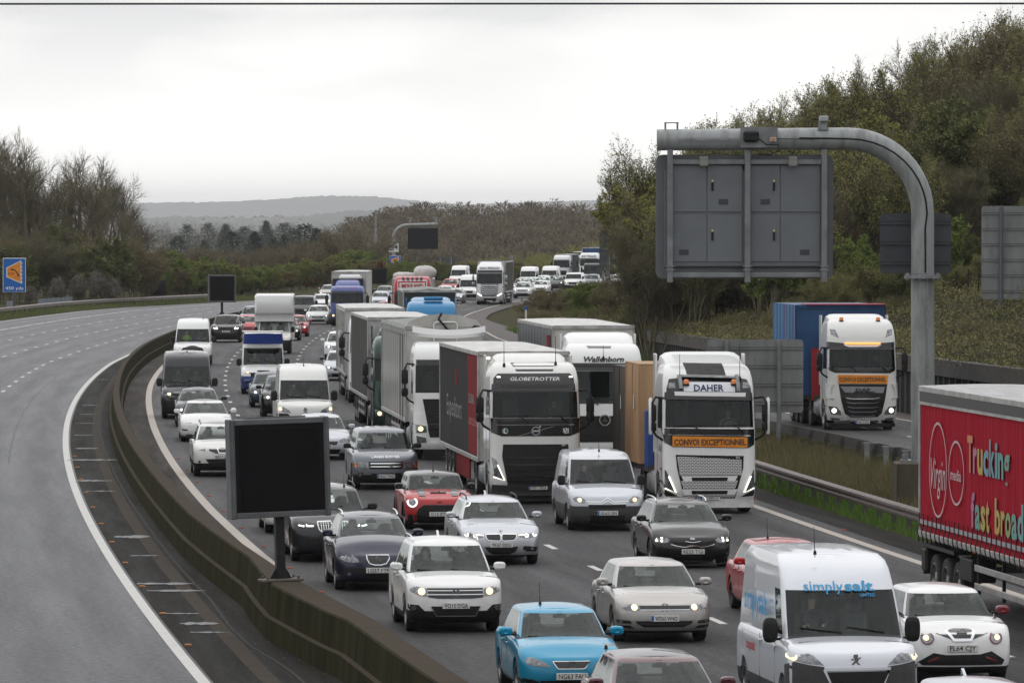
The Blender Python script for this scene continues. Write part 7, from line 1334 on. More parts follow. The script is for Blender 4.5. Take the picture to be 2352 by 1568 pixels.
def seat_person(o, S, label, shirt, cloth, side=-1, scale=.96):
    yseat = S.get('yseat', S.get('yt', 1.75) + .55) - S.get('ov', .85); zs = S.get('zseat', S['H'] * .40)
    v = Matrix.Translation(o.location) @ Matrix.Rotation(o.rotation_euler.z, 4, 'Z') @ Vector((side * .36, yseat - .30, zs - .10))
    person('person', label, shirt, v, o.rotation_euler.z, scale * o.scale[0], cloth)
# ---------------------------------------------------------------- cars and vans, nearest first
Q = 'vehicles queuing towards the camera'
DK = (.03, .03, .035); HV = (.30, .55, .03); RS = (.10, .03, .03); BLU = (.05, .08, .14); PAL = (.30, .27, .24)
named('tiguan', 'white_suv', 'white SUV with chrome grille bars and lit headlights, plate VO15 OGA', 'car', P_WHITE, driver=('driver in dark clothes at the wheel of the white SUV with chrome grille bars', 'dark', DK))
o_, S_ = named('tiguan', 'x', 'x', 'x', P_WHITE) if False else (None, None)
named('golf', 'hatchback', 'silver-brown hatchback with lit headlights in the second lane, plate WD65 WNO', 'car', P_GREY, driver=('driver in dark clothes at the wheel of the silver-brown hatchback', 'dark', DK), mirror_paint=P_GREY)
named('ibiza', 'hatchback', 'bright blue hatchback at the bottom of the view, plate NG63 FAU', 'car', P_SKY, driver=('driver in dark clothes at the wheel of the bright blue hatchback', 'dark', DK))
named('bmw', 'estate_car', 'silver estate car with twin kidney grille and ring headlights, plate YK67 ODU', 'car', P_SILVER, driver=('driver in grey at the wheel of the silver estate car', 'grey', (.12, .12, .13)))
named('kia', 'estate_car', 'glossy black estate car with four-point headlights, plate RE23 TGJ', 'car', P_BLACKCAR, driver=('driver in dark clothes at the wheel of the black estate car', 'dark', DK))
named('dispatch', 'panel_van', 'low silver van with dark plastic bumper and chevron grille, plate GL63 UJN', 'van', P_SILVER, driver=('driver in dark clothes at the wheel of the low silver van', 'dark', DK))
named('mini', 'small_hatchback', 'small red car with black roof and black bonnet stripes', 'car', P_RED, driver=('driver in dark clothes at the wheel of the small red striped car', 'dark', DK))
def lr(o, S): put_text('LAND ROVER', .055, (0, 0, .955), CHROME, o, surf=S['_surf'], off=.02, width=.82)
named('freelander', 'suv', 'blue-grey boxy SUV with mesh grille and ribbed roof, plate RK61 TWU', 'car', P_GREYB, driver=('driver in dark clothes at the wheel of the blue-grey boxy SUV', 'dark', DK), extra=lr)
named('altea', 'people_carrier', 'dark blue-grey rounded car with roof rails, plate LG57 FTF', 'car', P_NAVY, driver=('driver in dark clothes at the wheel of the dark blue-grey rounded car', 'dark', DK))
named('x3', 'suv', 'dark SUV with chrome kidney grille partly behind the large matrix sign', 'car', P_CHAR, driver=('driver in brown at the wheel of the dark SUV behind the large matrix sign', 'brown', (.14, .08, .04)))
named('qashqai', 'suv', 'white SUV with black roof and black lower bumper, left of the large matrix sign', 'car', P_WHITE2, driver=('driver in dark clothes in the white black-roofed SUV beside the large matrix sign', 'dark', DK))
named('tesla', 'saloon_car', 'smooth white electric saloon without a grille in the first lane', 'car', P_WHITE, driver=('driver in dark clothes in the smooth white electric saloon', 'dark', DK))
def salt(o, S):
    bl = mat('turquoise_lettering', (.02, .28, .55), .5); rd = mat('red_lettering', (.5, .03, .02), .5)
    put_text('simply', .15, (-.27, 0, 2.06), bl, o, surf=S['_gs'], off=.03, width=.62, bold=.004); put_text('salt', .15, (.30, 0, 2.06), bl, o, surf=S['_gs'], off=.03, width=.47, bold=.022); put_text('LIMITED', .045, (.42, 0, 1.92), bl, o, surf=S['_gs'], off=.03, width=.24)
    put_text('simplysalt', .36, (-1.0, 2.7, 1.72), bl, o, face='left', width=2.3, off=.012, bold=.02); put_text('topsalt', .16, (-1.02, 3.1, .98), rd, o, face='left', width=.9, off=.012)
named('saltvan', 'panel_van', 'high-roofed silver-white van with turquoise lettering at the bottom right', 'van', paint('van_white', (.66, .68, .72), .25), driver=('driver in black in the silver-white van with turquoise lettering', 'dark', DK), extra=salt, mx=.99)
named('juke', 'small_suv', 'white small SUV with round headlights and dark red door mirrors, plate FL64 CJY', 'car', P_WHITE, driver=('driver in dark clothes in the white SUV with red mirrors', 'dark', DK))
named('boxer', 'panel_van', 'cream-roofed white panel van with black door mirrors behind the matrix sign', 'van', P_WHITE2, driver=('driver in dark clothes in the white panel van with the cream roof', 'dark', DK))
named('crafter', 'panel_van', 'charcoal high-roofed van with one lit headlight showing in the first lane', 'van', P_CHAR, driver=('driver in dark clothes in the charcoal van', 'dark', DK))
named('transit', 'minibus', 'white high-roofed van with two workers in yellow vests beside the barrier', 'van', P_WHITE, driver=('driver in a yellow-green vest in the white van beside the barrier', 'hivis', HV))
x, y, rz = SPECS['transit']['_pos']; person('person', 'passenger in a yellow-green vest in the white van beside the barrier', 'hivis', (x + .36, y + 2.3, 1.0), rz, .96, HV)
named('rangerover', 'suv', 'black SUV with bright hooked headlights, plate GF66 XOP', 'car', P_OLIVE)
def cool(o, S):
    m = MB(); G = []
    for i in range(9):
        t = i / 8; w_ = .62 * math.sin(math.pi * (.12 + .76 * t)) ** .25; G.append([(w_ * math.cos(a), .62 + .45 * abs(math.cos(a)) ** 3 - .34 * math.sin(math.pi * t) ** .6 * (1 - abs(math.cos(a)) ** 4), 2.36 + .34 * t) for a in [math.pi * k / 12 for k in range(13)]])
    m.grid(G); m.build('refrigeration_unit', P_BLUE, o, 50)
    m = MB(); m.box((0, .72, 2.80), (1.86, 1.0, .06), bev=.02); m.build('roof_rim', WHITEP, o)
named('coolvan', 'refrigerated_van', 'white and deep blue refrigerated van with a blue bulge above the cab', 'van', P_WHITE, driver=('driver in grey in the white and blue refrigerated van', 'grey', (.12, .12, .13)), extra=cool)
def luton(o, S):
    m = MB(); G = []
    for y, z0_, z1_, w_ in ((-.18, 2.62, 3.15, 1.02), (-.05, 2.40, 3.42, 1.12), (.35, 2.30, 3.50, 1.15), (.36, 1.9, 3.5, 1.15), (1.30, 1.8, 3.52, 1.15)):
        G.append([(-w_, y, z0_), (-w_, y, z1_ - .12), (-w_ + .12, y, z1_), (w_ - .12, y, z1_), (w_, y, z1_ - .12), (w_, y, z0_)])
    m.grid(G, closed=True); m.add(G[0], [tuple(range(6))]); m.build('over_cab_box', P_WHITE, o, 40)
    m = MB(); m.box((0, 3.3, 2.12), (2.3, 4.1, 2.74), bev=.06); m.build('load_box', P_WHITE2, o)
    m = MB(); m.box((0, 3.0, .62), (1.1, 5.2, .2)); m.build('chassis', CHASSIS, o)
named('lutoncab', 'box_van', 'white box van with a rounded over-cab body', 'van', P_WHITE, extra=luton)
# further cars: two simple front designs reused with their own paint and place
def front_a(): return [('grille', TRIM, [(-.46, .62), (.46, .62), (.40, .50), (-.40, .50)], .012), ('headlight', LAMPD, [(-.86, .74), (-.70, .74), (-.50, .66), (-.50, .58), (-.66, .58), (-.82, .64)], .012, True), ('headlight_bulb', LITC, disc(-.66, .65, .05, 10), .024, True), ('lower_grille', BLACK, [(-.55, .36), (.55, .36), (.45, .22), (-.45, .22)], .012)]
def front_s(): return [('grille', TRIM, [(-.50, .88), (.50, .88), (.44, .68), (-.44, .68)], .012), ('grille_bar', CHROME, [(-.46, .80), (.46, .80), (.46, .77), (-.46, .77)], .02), ('headlight', LAMPD, [(-.88, .92), (-.52, .90), (-.52, .78), (-.84, .78)], .012, True), ('headlight_bulb', LITC, disc(-.68, .84, .055, 10), .024, True), ('lower_grille', BLACK, [(-.6, .52), (.6, .52), (.5, .34), (-.5, .34)], .012)]
def front_v(): return [('grille', BLACK, [(-.50, .90), (.50, .90), (.44, .66), (-.44, .66)], .012), ('headlight', LAMPD, [(-.92, 1.02), (-.62, .96), (-.58, .80), (-.86, .84)], .012, True), ('headlight_bulb', LITW, disc(-.72, .90, .06, 10), .024, True)]
VG = [(0, 0), (.06, .08), (.3, .42), (.55, .78), (.60, .86), (.70, 1.05), (.84, 1.35), (.93, 1.7), (1, 2.3)]
KIND = {'hatch': dict(L=4.3, W=1.80, H=1.46, ov=.88, wb=2.62, R=.32, zn=.74, zc=.97, zb=.97, yc=1.1, yt=1.92, front='a', zseat=.58), 'suv': dict(L=4.6, W=1.88, H=1.68, ov=.88, wb=2.7, R=.36, zn=.94, zc=1.12, zb=1.12, yc=1.12, yt=1.85, front='s', skirt=.42, zseat=.72),
        'van': dict(L=5.6, W=2.02, H=2.5, ov=.96, wb=3.5, R=.35, zn=1.0, zc=1.27, zb=1.25, yc=.95, yt=1.58, yrt=5.4, yrb=5.5, wg=.93, wr=.84, skirt=.55, side_windows=[(.02, .16)], rear_glass=False, whigh=.60, wlow=.08, rear_seats=False, zseat=1.1, msize=(.22, .34), mz=1.4, mirror_paint=BLACK, gprof=VG, front='v', doors=[.22], handles=[.2], yseat=2.3)}
def plain(kind, px, d, P, label, name=None, rz=None, scale=1.0, drop=(), **kw):
    S = dict(KIND[kind]); S.update(kw); S['paint'] = P; S['front'] = [f for f in {'a': front_a, 's': front_s, 'v': front_v}[S['front']]() if f[0] not in drop]
    x = W2(px, d); a = heading(d, 10) if rz is None else rz
    root = car(name or {'hatch': 'hatchback', 'suv': 'suv', 'van': 'panel_van'}[kind], label, {'van': 'van'}.get(kind, 'car'), S, at(x, d, a, S['ov'] * scale), a, Q, scale)
    if kw.get('pl'): numplate(kw['pl'], 0, kw.get('plz', .5), root, S['_surf'])
    return root
plain('hatch', 1556, 87.6, paint('dark_plum', (.085, .018, .026), .3), 'dark plum hatchback with a grey roof cut off by the bottom edge', roof_paint=P_CHAR, L=4.3, aerial=(-.6, 3.2, .05))
plain('hatch', 1838, 119.6, P_RED, 'red hatchback hidden behind the van with turquoise lettering', dark_rim=True, aerial=(-.25, 2.6, .42))
plain('hatch', 692, 152, P_WHITE, 'white car almost wholly hidden behind the large matrix sign')
plain('hatch', 745, 199, P_SILVER, 'silver saloon half hidden by the right side of the large matrix sign', pl='MX58 OHB', plz=.45, drop=('headlight_bulb',))
plain('hatch', 457, 231, P_CHAR, 'dark grey saloon right behind the white electric saloon')
plain('hatch', 623, 255, P_TEAL, 'dark teal hatchback between the refrigerated van and the white panel van')
plain('suv', 655, 241, P_BLACKCAR, 'black SUV tucked behind the left side of the white panel van')
plain('hatch', 564, 412, P_RED, 'red car squeezed behind the black SUV with hooked headlights', W=1.7)
plain('suv', 578, 440, P_GREYB, 'grey SUV behind the black SUV and left of the box van')
plain('hatch', 677, 412, P_RED, 'red hatchback just right of the white box van')
plain('hatch', 658, 398, P_BLACKCAR, 'black car between the white box van and the red hatchback')
plain('van', 693, 478, P_CHAR, 'dark grey minivan behind the white box van', H=1.95, gprof=None, whigh=.8)
plain('hatch', 729, 461, P_WHITE, 'white hatchback with kidney grille beside the mirrored trailer', extra=0, pl='LM64 RVX', plz=.48)
plain('hatch', 735, 532, P_WHITE, 'white estate car two places behind the white kidney-grille hatchback', rails=CHROME)
plain('hatch', 752, 610, P_GREY, 'grey car glimpsed left of the blue-cabbed lorry')
plain('hatch', 786, 298, P_SILVER, 'silver car nearly hidden by the mirrored trailer', mirror_paint=P_GREEN)
plain('suv', 783, 338, P_WHITE, 'white SUV whose lit headlight shows beside the mirrored trailer')
plain('hatch', 871, 550, P_SILVER, 'silver hatchback between the box lorry and the red-cabbed lorry')
plain('hatch', 880, 600, P_GREYB, 'blue-grey car behind the silver hatchback by the red-cabbed lorry')
plain('hatch', 884, 483, P_RED, 'red car whose roof shows above the mirrored trailer')
plain('suv', 1031, 650, P_RED, 'red SUV in the distance left of the white delivery van', roof_paint=P_RED)
plain('hatch', 1018, 600, P_WHITE, 'white car roof showing above the grey tipper body')
plain('hatch', 1043, 578, P_SILVER, 'silver car at the right end of the grey tipper body')
plain('van', 1050, 730, P_WHITE, 'small distant white van behind the red SUV')
plain('van', 1075, 605, P_WHITE, 'white delivery van with black grille left of the silver lorry', L=6.5)
plain('suv', 1199, 617, P_PALE, 'pale silver pickup with a black grille just right of the silver lorry', drop=())
plain('suv', 1196, 655, P_GREYB, 'grey SUV directly behind the pale silver pickup')
plain('hatch', 1240, 655, P_WHITE, 'white hatchback at the edge of the roadside bushes')
plain('van', 1210, 713, P_WHITE, 'first of two tall white vans far back in the queue')
plain('van', 1259, 722, P_WHITE, 'second of two tall white vans far back, nearer the lorry')
plain('suv', 1245, 690, P_WHITE, 'white pickup with an orange roof beacon among the far vans')
plain('suv', 1275, 690, P_BLACKCAR, 'dark car with lit headlights left of the white taxi')
plain('suv', 1222, 668, P_SILVER, 'silver car between the pickup and the far white vans')
plain('van', 1315, 690, P_WHITE, 'white people-carrier taxi with a roof light above the bushes', H=1.98, gprof=None, whigh=.8)
plain('suv', 1357, 705, P_GREYB, 'grey-blue car in front of the horse lorry')
plain('hatch', 1336, 730, P_SILVER, 'silver car behind the white people-carrier taxi')
plain('hatch', 1418, 730, P_WHITE, 'white car at the right end of the far queue')
plain('van', 1432, 760, P_WHITE, 'white van at the right end of the far queue')
plain('hatch', 1296, 705, P_NAVY, 'dark blue car left of and behind the white taxi')
# ---------------------------------------------------------------- lorries, nearest first
CURT = mat('grey_tarpaulin', (.10, .10, .095), .75, spec=.1, var=.45, scale=2.0, stretch=(1, 2.2, .2)); WHT = mat('dirty_trailer_white', (.52, .51, .48), .45, var2=(.36, .35, .32), scale=1.5)
ROOFG = mat('dirty_trailer_roof', (.62, .61, .58), .35, var2=(.42, .41, .38), scale=1.2, stretch=(2.5, .3, 1)); SIDEG = mat('dark_grey_livery', (.036, .036, .035), .8, spec=.08, var2=(.046, .045, .042), scale=1.2); REDL = mat('brick_red_livery', (.20, .022, .026), .8, spec=.08)
MIRR = mat('polished_ribbed_steel', (.60, .62, .63), .16, .95, var2=(.34, .34, .33), scale=1.2, stretch=(.3, .3, 4.0)); FLOORG = mat('silver_plank_side', (.34, .34, .325), .3, .55, var2=(.22, .215, .20), scale=1.2, stretch=(1, 2, .12)); GTARP = mat('grey_green_tarpaulin', (.22, .235, .22), .55, var2=(.15, .165, .15), scale=1.1)
r_, S_ = truck('globe', 'cream lorry cab with two green stickers pulling a dark grey and red trailer', P_WHITE2, deflector=(4.12, 1.12, 1.0), aerials=[(-.82, 3.78, .7), (.62, 3.82, .8)], driver=('driver in dark clothes in the cream lorry with two green stickers', 'dark', DK))
bo = trailer(r_, 2.3, 13.6, 1.05, 4.12, 2.55, SIDEG, WHT, ROOFG, 'box', skirt=REDL)
m = MB(); m.add([(-1.279, 2.36, 1.18), (-1.279, 5.6, 1.18), (-1.279, 6.1, 4.0), (-1.279, 2.36, 4.0)], [(0, 1, 2, 3)]); m.build('red_panel', REDL, bo, fix=False)
GW = mat('pale_livery_lettering', (.20, .20, .195), .5)
put_text('Expeditors', .62, (-1.28, 10.6, 2.35), GW, bo, face='left', width=5.4, off=.01, bold=.0); put_text('GLOBAL', .26, (-1.282, 4.5, 2.75), GW, bo, face='left', width=1.9, off=.012); put_text('LOGISTICS SOLUTIONS', .2, (-1.282, 3.95, 2.1), mat('faint_red_lettering', (.42, .10, .10), .5), bo, face='left', width=2.9, off=.012)
m = MB(); m.add([(-1.285, 9.6, 3.0), (-1.285, 10.3, 3.0), (-1.285, 10.3, 3.45), (-1.285, 9.6, 3.45)], [(0, 1, 2, 3)]); m.build('red_square_mark', REDL, bo, fix=False)
m = MB(); m.box((-1.0, 2.27, 3.95), (.1, .02, .06)); m.build('marker_light', LITC, r_)
DH = mat('navy_lettering', (.015, .03, .09), .5)
r_, S_ = truck('convoy', 'white lorry with orange CONVOI EXCEPTIONNEL board, roof beacons and plywood crate load', P_WHITE, deflector=(4.28, 1.2, .95), drv=1, mirror_shell=1, aerials=[(-.78, 3.5, .75), (.84, 3.55, .95)], beacons=[(-.62, 3.46), (.66, 3.46)], driver=('driver in a pale checked shirt in the white lorry with roof beacons', 'check', PAL))
put_text('DAHER', .16, (-1.245, -.55, 1.72), DH, r_, face='left', width=.62, off=.012)
WOOD = mat('plywood_crate', (.46, .29, .16), .7, var2=(.34, .20, .10), scale=1.4, stretch=(1.2, 1.2, .22)); 
a_ = r_.rotation_euler.z; M_ = Matrix.Translation(r_.location) @ Matrix.Rotation(a_, 4, 'Z')
f_ = MB(); f_.box((0, 8.9, 1.06), (2.5, 13.0, .16)); f_.box((0, 9.4, .86), (1.0, 11.6, .25)); f_.box((0, 2.7, 1.55), (2.4, .1, 1.0)); f_.build('flatbed', mat('dark_timber_deck', (.06, .048, .04), .7), r_)
f_ = MB(); f_.box((-1.16, 2.75, 1.85), (.22, .5, 1.6), bev=.03); f_.build('blue_post', mat('post_blue', (.01, .05, .22), .5, var2=(.02, .07, .28)), r_)
put_wheels(r_, [(s * 1.02, 10.5 + 1.31 * k) for k in range(3) for s in (-1, 1)], .5, .38, 'truck')
def crate(nm, dims, pos, m, lab):
    o = empty(nm, M_ @ Vector(pos), a_, lab, 'crate'); q = MB(); q.box((0, 0, dims[2] / 2), dims, bev=.01); q.build('box', m, o)
    q = MB()
    for sy in (-dims[1] / 2 + .07, 0, dims[1] / 2 - .07): q.box((-dims[0] / 2 - .01, sy, dims[2] / 2), (.025, .12, dims[2] - .02))
    for sx in (-dims[0] / 2 + .08, dims[0] / 2 - .08): q.box((sx, -dims[1] / 2 - .012, dims[2] / 2), (.14, .024, dims[2] - .02))
    q.box((0, 0, dims[2] + .012), (dims[0] + .02, dims[1] + .02, .024)); q.build('battens', m, o)
    q = MB(); q.add([(-dims[0] / 2 - .03, -.7, dims[2] * .55), (-dims[0] / 2 - .03, -.4, dims[2] * .53), (-dims[0] / 2 - .03, -.45, dims[2] * .68), (-dims[0] / 2 - .03, -.62, dims[2] * .70)], [(0, 1, 2, 3)]); q.build('torn_label', WHITEP, o, fix=False)
crate('plywood_crate', (2.5, 3.4, 2.72), (-.12, 5.0, 1.15), WOOD, 'tall pale plywood crate on the flatbed behind the white cab with beacons')
crate('timber_crate', (2.45, 3.0, 2.55), (-.12, 8.5, 1.15), mat('grey_weathered_timber', (.11, .095, .08), .8, var2=(.06, .052, .045), scale=2, stretch=(3, 3, .2)), 'grey weathered timber crate on the flatbed behind the plywood crate')
r_, S_ = truck('daf', 'white lorry with orange CONVOI EXCEPTIONNEL board and blue load on the slip road', P_WHITE2, deflector=(4.12, 1.15, .95), drv=1, beacons=[(-.66, 3.9), (.66, 3.9)], rz=heading(217, 29) + .01, zg=.355, driver=('driver in dark clothes at the left wheel of the lorry on the slip road', 'dark', DK), steep=.9)
BLC = mat('faded_blue_steel', (.018, .11, .27), .5, .1, var2=(.03, .16, .34), scale=1.3, stretch=(1, 1, .25)); BLF = mat('dark_blue_steel', (.008, .050, .14), .5, .1, var2=(.016, .075, .19), scale=1.5)
r_['label'] = r_['label']
f_ = MB(); f_.box((0, 6.4, 1.05), (2.5, 8.2, .18)); f_.box((0, 6.6, .85), (1.0, 7.6, .25)); f_.box((-.1, 2.42, 1.9), (2.5, .06, 1.9), 1); f_.build('flatbed', [CHASSIS, mat('red_headboard', (.30, .012, .02), .5)], r_)
put_wheels(r_, [(s * 1.02, 6.4 + 1.31 * k) for k in range(3) for s in (-1, 1)], .5, .38, 'truck')
a_ = r_.rotation_euler.z; M_ = Matrix.Translation(r_.location) @ Matrix.Rotation(a_, 4, 'Z')
o = empty('blue_container', M_ @ Vector((-.25, 2.7, 1.16)), a_, 'battered blue steel container riding on the slip road lorry', 'container')
q = MB(); n = 36; G0, G1 = [], []
for i in range(n + 1):
    y = 6.6 * i / n; dx = .05 if i % 10 in (0, 1, 5) else 0
    G0.append([(-1.6 - dx, y, z) for z in (0, .1, 1.6, 3.1, 3.25)]); G1.append([(1.6 + dx, y, z) for z in (0, .1, 1.6, 3.1, 3.25)])
q.grid(G0); q.grid(G1); q.add([(-1.6, 0, 0), (1.6, 0, 0), (1.6, 0, 3.25), (-1.6, 0, 3.25), (-1.6, 6.6, 3.25), (1.6, 6.6, 3.25), (1.6, 6.6, 0), (-1.6, 6.6, 0)], [(0, 1, 2, 3), (3, 2, 5, 4), (4, 5, 6, 7)], 1); q.build('box', [BLC, BLF], o)
q = MB(); 
for x in (-1.58, -.3, 1.0, 1.58): q.box((x, -.02, 1.62), (.07, .05, 3.25))
for z in (.05, 3.2): q.box((0, -.03, z), (3.2, .06, .12))
q.build('frame_bars', BLF, o)
q = MB(); q.box((.2, .6, 3.27), (2.9, 1.6, .03)); 
for y in (.6, 1.6, 3.0): q.box((-1.66, y, 1.7), (.012, .03, 3.1))
q.build('lashing', mat('red_lashing', (.32, .02, .05), .6), o)
r_, S_ = truck('wallen', 'white lorry with a black star-badged grille behind the plywood crate', P_WHITE, deflector=(4.25, 1.22, .9), drv=1, aerials=[(-.02, 3.42, .45)], depth=2.3)
trailer(r_, 2.35, 13.6, 1.1, 4.42, 2.6, mat('grey_lettered_side', (.15, .16, .165), .45, var=.35, scale=1.2, stretch=(1, 2.5, .3)), WHT, ROOFG, 'ribbed')
put_text('AIRFREIGHT', 1.0, (-1.305, 9.0, 3.0), GW, r_, face='left', width=7.5, off=.03); m = MB(); m.add([(-1.33, 3.4, 2.2), (-1.33, 4.6, 2.2), (-1.33, 4.6, 4.1), (-1.33, 3.4, 4.1)], [(0, 1, 2, 3)]); m.build('red_side_mark', REDL, r_, fix=False)
def generic(px, d, P, label, wsb=2.15, wst=2.98, roof=3.7, name='articulated_lorry', **kw):
    fr = [('sun_visor', 'GREYP', [(-1.15, wst + .02), (1.15, wst + .02), (1.15, wst + .18), (-1.15, wst + .18)], .09, False), ('grille', 'BLACK', [(-.85, 1.55), (.85, 1.55), (.75, .85), (-.75, .85)], .012, False)]
    for z in (.98, 1.15, 1.32, 1.48): fr.append(('grille_bar', 'STEEL' if kw.get('silver') else 'TRIM', [(-.78, z), (.78, z), (.78, z + .05), (-.78, z + .05)], .03, False))
    fr += [('headlight', 'LAMPD', [(-1.2, .92), (-.88, .86), (-.88, .66), (-1.16, .66)], .012, True), ('headlight_bulb', 'LITW', disc(-1.02, .77, .08, 10), .026, True), ('bumper', kw.get('bumper', 'GREYP'), [(-1.24, .58), (1.24, .58), (1.2, .36), (-1.2, .36)], .03, False)]
    return truck(None, label, P, _pos=(W2(px, d), d, heading(d, 12)), wsb=wsb, wst=wst, roof=roof, front=fr + kw.pop('more', []), name=name, **kw)
MANF = [('cheek', 'PAINT', [(-1.24, 1.5), (-.98, 1.5), (-.80, .95), (-.86, .62), (-1.22, .62)], .03, True), ('dark_grille', 'BLACK', [(-.95, 2.0), (.95, 2.0), (.72, .75), (-.72, .75)], .02, False), ('lower_lamp', 'LAMPD', [(-1.16, .80), (-.86, .74), (-.82, .58), (-1.14, .56)], .05, True), ('headlight', 'LAMPD', [(-1.2, 1.18), (-.84, 1.12), (-.82, .92), (-1.16, .90)], .055, True), ('headlight_bulb', 'LITW', disc(-1.02, 1.03, .085, 10), .07, True)]
r_, S_ = generic(1038, 199, P_WHITE, 'white lorry with a broad white roof wing and a silver plank-sided bulk trailer', wsb=2.2, wst=3.1, roof=3.85, more=MANF, bumper='PAINT', drv=1, driver=('driver in dark clothes in the white lorry with the roof wing', 'dark', DK))
q = MB(); G = []
for k in range(17):
    t = k / 16 * 2 - 1; c_ = .10 * (abs(t) ** 2); G.append([(t * 1.18, .0 - .1 + .25 * t * t, 3.95 + c_), (t * 1.20, -.22 + .25 * t * t, 4.06 + c_), (t * 1.20, -.15 + .25 * t * t, 4.24 + c_ * 1.2), (t * 1.18, .12 + .25 * t * t, 4.18 + c_)])
q.grid(G, closed=True); q.add(G[0], [(0, 1, 2, 3)]); q.add(G[-1], [(0, 1, 2, 3)]); q.build('roof_wing', P_WHITE, r_, 50)
bo = trailer(r_, 2.3, 13.6, 1.15, 4.30, 2.55, FLOORG, WHT, GTARP, 'ribbed', roof_kind='tarp')
q = MB(); q.add([(-1.275, 2.28, 4.3), (1.275, 2.28, 4.3), (1.1, 2.28, 4.5), (.5, 2.28, 4.68), (-.1, 2.28, 4.72), (-.7, 2.28, 4.66), (-1.2, 2.28, 4.45)], [(0, 1, 2, 3, 4, 5, 6)]); q.build('arched_headboard', WHT, bo)
q = MB(); q.tube([(-.1, 2.15, 4.75), (-.2, 2.12, 4.55), (.1, 2.1, 4.2), (.45, 2.1, 3.98), (.75, 2.1, 4.05), (1.0, 2.1, 4.32), (1.15, 2.12, 4.3), (1.2, 2.12, 4.0)], .04, 7); q.build('hose', BLACK, bo, 60)
q = MB(); q.tube([(-.35, 2.18, 3.8), (-.35, 2.18, 4.38), (-.28, 2.18, 4.45), (.35, 2.18, 4.45), (.42, 2.18, 4.38), (.42, 2.18, 3.8)], .03, 6); q.build('hand_rail', WHITEP, bo, 60)
q = MB(); G = [[(-1.29, 2.3 + .3 * i, 4.34), (-1.31, 2.3 + .3 * i, 4.0 + .05 * math.sin(i * 1.7)), (-1.29, 2.3 + .3 * i, 3.98)] for i in range(46)]; q.grid(G); q.build('tarpaulin_flap', GTARP, bo)
for yy in (3.6, 4.9): q = MB(); q.box((-1.31, yy, 2.6), (.02, .05, 2.9)); q.build('strap', BLACK, bo)
r_, S_ = generic(936, 223, P_GREEN, 'dark green lorry cab with a grey curtain-sided trailer', wsb=1.95, wst=2.75, roof=3.6, deflector=(4.0, 1.05, .9), bumper='PAINT', driver=('driver in a green vest in the dark green lorry', 'hivis', HV))
trailer(r_, 2.2, 13.6, 1.15, 4.22, 2.55, CURT, ALU, ROOFG, 'curtain')
r_, S_ = generic(868, 261, P_WHITE, 'white lorry pulling a ribbed mirror-bright refrigerated trailer', roof=3.7, mirror_w=.26)
trailer(r_, 2.2, 13.6, 1.1, 4.02, 2.55, MIRR, WHT, ROOFG, 'corr')
P_AZURE = paint('azure', (.015, .19, .40), .2)
r_, S_ = generic(992, 300, P_AZURE, 'bright blue lorry cab with a tall grey-green tipping trailer', roof=3.85, deflector=(4.05, 1.1, .8))
trailer(r_, 2.3, 10.5, 1.2, 4.35, 2.6, mat('grey_tipper', (.12, .125, .12), .6, var=.3, scale=1.5), mat('dark_tipper_front', (.012, .022, .020), .6), GTARP, 'ribbed', roof_kind='tarp'); q = MB(); q.box((.1, -.3, 3.98), (.95, .5, .2), bev=.06); q.build('roof_vent', P_AZURE, r_)
r_, S_ = generic(947, 404, P_RED, 'red lorry cab with a lit white name board and roof spotlights', wsb=2.2, wst=3.0, roof=4.15, silver=1)
S_s = S_['_surf']; q = MB(); q.box((0, S_s(0, 3.45) - .12, 3.50), (1.7, .06, .42), bev=.02); q.build('name_board', WHITEP, r_); put_text('MOULAND', .26, (0, S_s(0, 3.45) - .16, 3.50), mat('board_red', (.45, .01, .02), .5), r_, width=1.4, bold=.05)
q = MB(); q.tube([(-.95, S_s(0, 3.7) - .15, 3.2), (-.95, S_s(0, 3.8) - .15, 3.85), (.95, S_s(0, 3.8) - .15, 3.85), (.95, S_s(0, 3.7) - .15, 3.2)], .045, 8); q.build('light_bar', CHROME, r_, 50)
for k in range(5): q = MB(); q.lathe([(.0, 0), (.11, 0), (.09, .1), (0, .12)], (-.6 + .3 * k, S_s(0, 3.8) - .26, 3.98), 'y', 12); q.build('spotlight', LAMP, r_, 50)
trailer(r_, 2.3, 9.0, 1.2, 3.95, 2.75, WHT, WHT, WHT, 'box'); M_ = Matrix.Translation(r_.location) @ Matrix.Rotation(r_.rotation_euler.z, 4, 'Z')
def bag(x, y, z, sx, sz, lab, seed):
    rr = random.Random(seed); q = MB(); G = []
    for i in range(9):
        t = i / 8 * math.pi; G.append([(sx * math.sin(t) ** .7 * math.cos(a) * (1 + .08 * math.sin(3 * a + seed)), sx * .8 * math.sin(t) ** .7 * math.sin(a), sz * (1 - math.cos(t)) / 2 * (1 + .06 * rr.uniform(-1, 1))) for a in [2 * math.pi * k / 16 for k in range(16)]])
    q.grid(G, closed=True); o = q.build('bulk_bag', mat('woven_bag_white', (.62, .60, .58), .8, var2=(.48, .46, .45), scale=2), None, 60); o.location = M_ @ Vector((x, y, z)); tag(o, lab, 'bag', None)
bag(-.60, 3.2, 3.90, .82, .50, 'left white bulk bag heaped on top of the red-cabbed lorry', 1); bag(.75, 3.3, 3.90, .78, .92, 'right, taller white bulk bag heaped on top of the red-cabbed lorry', 2)
r_, S_ = generic(797, 455, paint('periwinkle', (.055, .085, .27), .2), 'blue lorry cab with a rounded roof deflector and a white refrigerated box', wsb=1.7, wst=2.4, roof=3.0, deflector=(3.45, 1.05, .9))
a_ = r_.rotation_euler.z; trailer(r_, 2.3, 12, 1.1, 4.0, 2.55, WHT, WHT, ROOFG, 'box'); q = MB()
